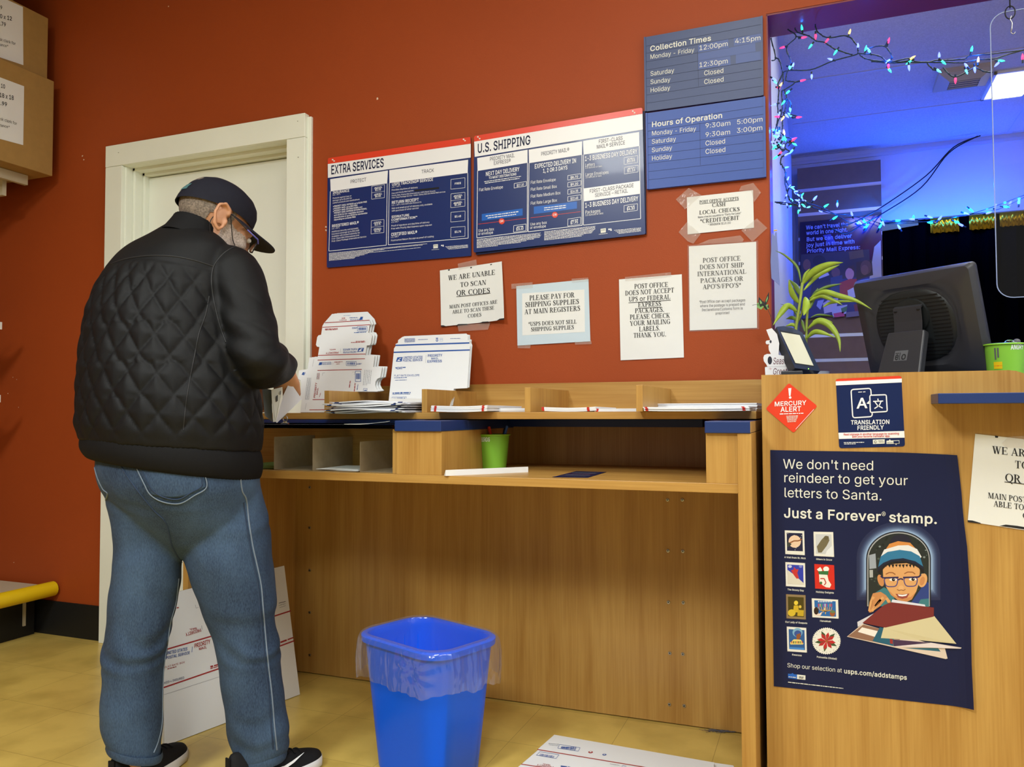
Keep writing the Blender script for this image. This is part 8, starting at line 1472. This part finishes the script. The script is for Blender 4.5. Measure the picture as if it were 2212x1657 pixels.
def folds(co, no):
    out = co.copy()
    for i in range(len(co)):
        x, y, z = co[i]; n1 = mnoise.noise(Vector((x * 5, y * 5, z * 9))); n2 = mnoise.noise(Vector((x * 11 + 7, y * 11, z * 16 + 3)))
        kl = math.exp(-((z - .40) / .09) ** 2) + 1.1 * math.exp(-((z - .13) / .07) ** 2) + .7 * math.exp(-((z - .70) / .08) ** 2); sw = math.sin(z * 80 + x * 46 - y * 30 + n1 * 5 + n2 * 2)
        out[i] += no[i] * (.005 * n1 + .003 * n2 + .0048 * kl * sw * max(0, n1 + .25))
    return out
co = folds(co, no)
jn = skinned('jeans', co, fs, 'denim', MAN)
bj = bvh_of(co, fs)
cord(bj, [(518, 1022), (523, 1060), (532, 1080), (538, 1130), (546, 1180), (556, 1225), (564, 1265), (568, 1310), (574, 1380), (580, 1440), (587, 1500), (592, 1560), (598, 1620)], .0022, 'denim_stitch', 'outseam', jn)
cord(bj, [(526, 1085), (532, 1130), (540, 1180), (549, 1225), (557, 1265), (561, 1310), (567, 1380), (573, 1440), (580, 1500), (585, 1560), (590, 1618)], .0028, 'denim_dark', 'outseam', jn, -.0006)
cord(bj, [(386, 1250), (380, 1300), (368, 1345), (362, 1388), (354, 1440), (351, 1500), (350, 1560), (342, 1600), (332, 1626)], .0018, 'denim_stitch', 'inseam', jn)
cord(bj, [(202, 1000), (210, 1030), (222, 1056), (232, 1066), (228, 1080)], .0018, 'denim_stitch', 'pocket_edge', jn)
cord(bj, [(250, 990), (290, 1050), (330, 1100), (358, 1130), (372, 1180), (392, 1215)], .0022, 'denim_dark', 'back_seam', jn)
PK = [(290, 992), (436, 1004), (446, 1052), (388, 1087), (352, 1082), (326, 1068), (312, 1046)]
def patch(bvh, poly, name, parent, mt, off, nn=18):
    (a, b, c, d) = poly; vs = []; ok = True; g = []
    for j in range(nn + 1):
        for i in range(nn + 1):
            u, v = i / nn, j / nn; x = (a[0] * (1 - u) + b[0] * u) * (1 - v) + (d[0] * (1 - u) + c[0] * u) * v; y = (a[1] * (1 - u) + b[1] * u) * (1 - v) + (d[1] * (1 - u) + c[1] * u) * v + (14 * v * math.sin(math.pi * u))
            p = onto(bvh, x, y, off); g.append(p)
    if any(p is None for p in g): return None
    q = MB(); q.add(g, [(j * (nn + 1) + i, j * (nn + 1) + i + 1, (j + 1) * (nn + 1) + i + 1, (j + 1) * (nn + 1) + i) for j in range(nn) for i in range(nn)], mt); return q.build(name, parent, smooth=180, solid=.0012)
pk = patch(bj, [(291, 1000), (437, 1010), (445, 1052), (325, 1068)], 'back_pocket', jn, 'denim', .0016)
if pk:
    cord(bj, [(291, 1000), (312, 1044), (326, 1068), (352, 1083), (388, 1087), (420, 1070), (446, 1052), (440, 1020), (437, 1006)], .0016, 'denim_stitch', 'stitching', pk, .0028)
    cord(bj, [(300, 1000), (320, 1042), (334, 1062), (356, 1074), (386, 1078), (414, 1063), (436, 1048), (431, 1020), (429, 1006)], .0018, 'denim_dark', 'stitching', pk, .0024)
# hems
for L_, nm, t_ in ((lg, 'L', 2.145), (rg, 'R', 2.195)):
    a, b, y = L_[-1]; ti = -.022 if nm == 'L' else 0; q = MB(); q.loft([bring(a - 1, b + 1, y - 14, t_, 1.02, ti, 30, .003), bring(a - 1, b + 1, y - 3, t_, 1.02, ti, 30, .005), bring(a, b, y + 4, t_, 1.02, ti, 30, .003), bring(a, b, y + 2, t_, 1.02, ti, 30, -.004)], 'denim', False, False); q.build('leg_hem', jn, smooth=60)
# ---- shoes
def shoe(h_, t_, out_side, lab):
    d = (t_ - h_).normalized(); s_ = Vector((d.y, -d.x, 0)); Ln = (t_ - h_).length + .012; q = MB()
    st = [(0, .022, .03), (.02, .030, .03), (.08, .035, .03), (.15, .040, .03), (.21, .043, .03), (.255, .038, .03), (.282, .024, .032), (.292, .010, .034)]
    def outline(z, g): 
        L1 = [(h_ + d * (x - .006 if i == 0 else x) - s_ * (w + g) + ZV * z) for i, (x, w, _) in enumerate(st)]; L2 = [(h_ + d * (x - .006 if i == 0 else x) + s_ * (w + g) + ZV * z) for i, (x, w, _) in enumerate(st)]; return L1 + L2[::-1]
    q.loft([outline(.0, -.004), outline(.006, .002), outline(.022, .003), outline(.03, .0)], 'shoe_sole'); r = thing('tmp', (0, 0, 0)); bpy.data.objects.remove(r)
    up = MB(); hts = [.105, .118, .10, .080, .066, .055, .045, .036]; rows = []
    for i, (x, w, _) in enumerate(st):
        c = h_ + d * (x + (.004 if i == 0 else 0)); hh = hts[i]; row = []
        for k in range(13):
            a = math.pi * k / 12; row.append(c + s_ * (w * .99) * math.cos(a) * (1 - .18 * math.sin(a)) + ZV * (.024 + (hh - .024) * math.sin(a) ** .8))
        rows.append(row)
    up.loft(resample_rings(rows, 3), 'shoe_black', True, True, closed=True); u = up.build('shoe', MAN, smooth=50)
    q.build('sole', u, smooth=40)
    q = MB(); p = h_ + d * .004; q.loft([[p + s_ * x + d * y + ZV * z for x, y in ((-.009, -.006), (.009, -.006), (.009, -.002), (-.009, -.002))] for z in (.07, .1, .108)], 'shoe_black'); q.build('pull_tab', u)
    q = MB()
    for k in range(4): y = .15 + .022 * k; z = .080 - .006 * k; q.tube([h_ + d * y + s_ * x + ZV * (z - 14 * x * x + .004) for x in (-.022, -.01, 0, .01, .022)], .0022, 'shoe_black', 6)
    q.build('laces', u, smooth=60)
    if out_side < 0: return
    sw = [(.10, .062), (.115, .046), (.14, .043), (.175, .053), (.21, .068), (.17, .058), (.145, .053), (.125, .054)]
    q = MB(); q.add([h_ + d * x + s_ * out_side * (.043 + .004 * math.sin((x - .1) * 20) - .22 * max(0, z - .045)) + ZV * z for x, z in sw], [(0, 1, 7), (1, 2, 6, 7), (2, 3, 5, 6), (3, 4, 5)], 'ink_white'); q.build('side_logo', u, solid=.002)
shoe(FT_L[0], FT_L[1], -1, 'left'); shoe(FT_R[0], FT_R[1], 1, 'right')
# ---- jacket
m = MB()
tr = [(176, 570, 962, 2.2, 1.15, -.02), (168, 575, 925, 2.2, 1.15, -.018), (168, 574, 890, 2.2, 1.15, -.012), (170, 566, 830, 2.205, 1.15, 0), (177, 545, 750, 2.21, 1.18, 0), (189, 522, 670, 2.215, 1.25, 0), (212, 506, 605, 2.22, 1.4, 0), (240, 498, 562, 2.225, 1.55, 0), (272, 494, 534, 2.23, 1.6, 0), (316, 474, 510, 2.235, 1.5, 0), (350, 458, 494, 2.24, 1.35, -.006), (372, 446, 484, 2.245, 1.25, -.01)]
m.loft(resample_rings([bring(*a, n=44) for a in tr], 4), 'jacket_black')
def sleeve(P, rs): m.tube(catmull(P, 6), [r for r in np.interp(np.linspace(0, 1, 6 * (len(P) - 1) + 1), np.linspace(0, 1, len(P)), rs)], 'jacket_black', 24)
CU_R = EL_R.lerp(WR_R, .9) + Vector((0, 0, .002)); CU_L = EL_L.lerp(WR_L, .92)
sleeve([SH_R + Vector((-.05, -.005, .025)), SH_R + Vector((.006, 0, .004)), SH_R.lerp(EL_R, .36) + Vector((.008, 0, 0)), SH_R.lerp(EL_R, .72) + Vector((.006, -.004, 0)), EL_R + Vector((.01, .0, .004)), EL_R.lerp(WR_R, .4), EL_R.lerp(WR_R, .72), CU_R], [.052, .074, .075, .073, .070, .066, .058, .046])
sleeve([SH_L + Vector((.05, 0, .02)), SH_L + Vector((-.005, 0, 0)), SH_L.lerp(EL_L, .45), EL_L, EL_L.lerp(WR_L, .4), EL_L.lerp(WR_L, .75), CU_L], [.055, .08, .074, .068, .064, .056, .046])
co, no, fs = remesh(m, .0055, 6)
def segd(p, a, b):
    ab = b - a; t = max(0, min(1, (p - a).dot(ab) / ab.length_squared)); return (p - a - ab * t).length, t
zh, zy = tp(360, 935, 2.1).z, tp(340, 556, 2.1).z; out = co.copy(); tops = [(tp((a[0] + a[1]) / 2, a[2], a[3])) for a in tr]
for i in range(len(co)):
    p = Vector(co[i]); dR = min(segd(p, SH_R.lerp(EL_R, .12), EL_R)[0], segd(p, EL_R, WR_R)[0]); dL = min(segd(p, SH_L.lerp(EL_L, .12), EL_L)[0], segd(p, EL_L, WR_L)[0])
    k = min(range(len(tops)), key=lambda j: abs(tops[j].z - p.z)); c = tops[k]; d = p - c; th = math.atan2(d.x, -d.y); sl = max(0, min(1, (min(dR, dL) - .072) / .03))
    n1 = mnoise.noise(p * 8); n2 = mnoise.noise(p * 21 + Vector((5, 1, 2)))
    u, v = th * .27, p.z; a, b = (u * 1.0 + v * .86) / .088, (u * 1.0 - v * .98 + .02) / .102
    qa, qb = abs(math.sin(math.pi * a)), abs(math.sin(math.pi * b)); puff = min(qa, qb) ** .55
    yk = zy - .018 * abs(th) ** 1.5; fade = max(0, min(1, (yk - p.z) / .04)) * max(0, min(1, (p.z - zh + .02) / .04))
    h_ = .0095 * (puff - .75) * fade * sl + .003 * n2 * sl * fade + .004 * n1
    if sl < 1:      # sleeve wrinkles and faint quilting
        w = p.z * 60 + n1 * 4 + (p.x - p.y) * 22; h_ += (1 - sl) * (.0045 * math.sin(w) * (.4 + .9 * math.exp(-((p.z - EL_R.z - .02) / .10) ** 2)) + .002 * n2)
    if abs(p.z - yk) < .007 and sl > .6: h_ -= .0022 * (1 - abs(p.z - yk) / .007)
    out[i] += no[i] * h_
co = out
jk = skinned('jacket', co, fs, 'jacket_black', MAN)
bk_ = bvh_of(co, fs)
cord(bk_, [(240, 570), (270, 560), (305, 554), (345, 552), (385, 555), (425, 564), (462, 576)], .0024, 'jacket_seam', 'yoke_seam', jk, -.0002)
cord(bk_, [(524, 530), (505, 534), (485, 546), (470, 562), (460, 580), (457, 610), (462, 650), (474, 700), (488, 740)], .0024, 'jacket_seam', 'armhole_seam', jk, -.0002)
cord(bk_, [(452, 640), (444, 680), (430, 720), (420, 770), (410, 820), (402, 870), (396, 930)], .002, 'jacket_seam', 'side_seam', jk, -.0002)
# hem, collar, cuffs: ribbed knit
def rib(rings, name, amp, nr):
    R_ = resample_rings(rings, 4); q = MB(); o = []
    for r in R_:
        c = sum(r, Vector()) / len(r); o.append([p + (p - c).normalized() * amp * math.cos(i * math.pi) for i, p in enumerate(r)])
    q.loft(o, 'rib_black', False, False); return q.build(name, jk, smooth=80)
rib([bring(186, 562, 946, 2.2, 1.15, -.022, n=240, grow=-.012), bring(178, 570, 958, 2.2, 1.15, -.026, n=240, grow=-.003), bring(177, 573, 985, 2.2, 1.15, -.030, n=240), bring(188, 568, 1008, 2.2, 1.15, -.034, n=240, grow=-.001), bring(194, 562, 1012, 2.2, 1.15, -.034, n=240, grow=-.01), bring(200, 556, 1000, 2.2, 1.15, -.034, n=240, grow=-.02)], 'hem_band', .0010, 120)
cN = tp(424, 500, 2.246); ax = (ZV + R1 * .36 + A1 * .12).normalized(); s1 = ax.cross(A1).normalized(); s2 = ax.cross(s1).normalized()
def cring(h_, ra, rb_): return [cN + ax * h_ + s1 * ra * math.cos(a) + s2 * rb_ * math.sin(a) for a in [2 * math.pi * i / 80 for i in range(80)]]
rib([cring(-.035, .086, .082), cring(-.01, .078, .075), cring(.012, .072, .070), cring(.022, .070, .068), cring(.023, .066, .064), cring(.005, .064, .062)], 'collar', .0006, 40)
for c_, d_ in ((CU_R, (WR_R - EL_R).normalized()), (CU_L, (WR_L - EL_L).normalized())):
    u_ = d_.orthogonal().normalized(); w_ = d_.cross(u_)
    rib([[c_ + d_ * z + (u_ * math.cos(a) + w_ * math.sin(a)) * r for a in [2 * math.pi * i / 48 for i in range(48)]] for z, r in ((-.03, .044), (-.01, .043), (.02, .038), (.034, .037), (.034, .034), (.01, .033))], 'cuff', .0007, 24)
# ---- papers in his hands
def sheet(px, t, lab, mt, th=.0007, marks=None, off=None):
    q = MB(); q.slab([tp(x, y, tt) for (x, y), tt in zip(px, t)], A1 * th, mt)
    if marks:
        for pp, mk_ in marks: q.poly([tp(x, y, tt) - A1 * .0008 for (x, y, tt) in pp], mk_)
    tag(q.build('held_paper'), lab, 'paper', 'papers held by the man')
sheet([(566, 838), (586, 842), (589, 912), (572, 898)], (2.43, 2.43, 2.42, 2.42), 'grey blue envelope in the hands, leftmost of the held papers', 'letter_grey', .002)
sheet([(586, 842), (610, 836), (611, 858), (596, 911), (590, 912)], (2.41, 2.42, 2.42, 2.40, 2.40), 'white printed form held upright on the glass between the other papers', 'paper', .0007, [([(596, 856, 2.408), (600, 853, 2.408), (600, 866, 2.408), (596, 869, 2.408)], 'ink_grey'), ([(604, 846, 2.412), (607, 844, 2.412), (607, 852, 2.412), (604, 853, 2.412)], 'ink_lightgrey')])
sheet([(626, 824), (652, 862), (598, 914), (595, 910), (611, 856)], (2.43, 2.44, 2.405, 2.405, 2.42), 'pale lilac sheet at the right of the held papers, edge resting on the glass', 'letter_lilac')
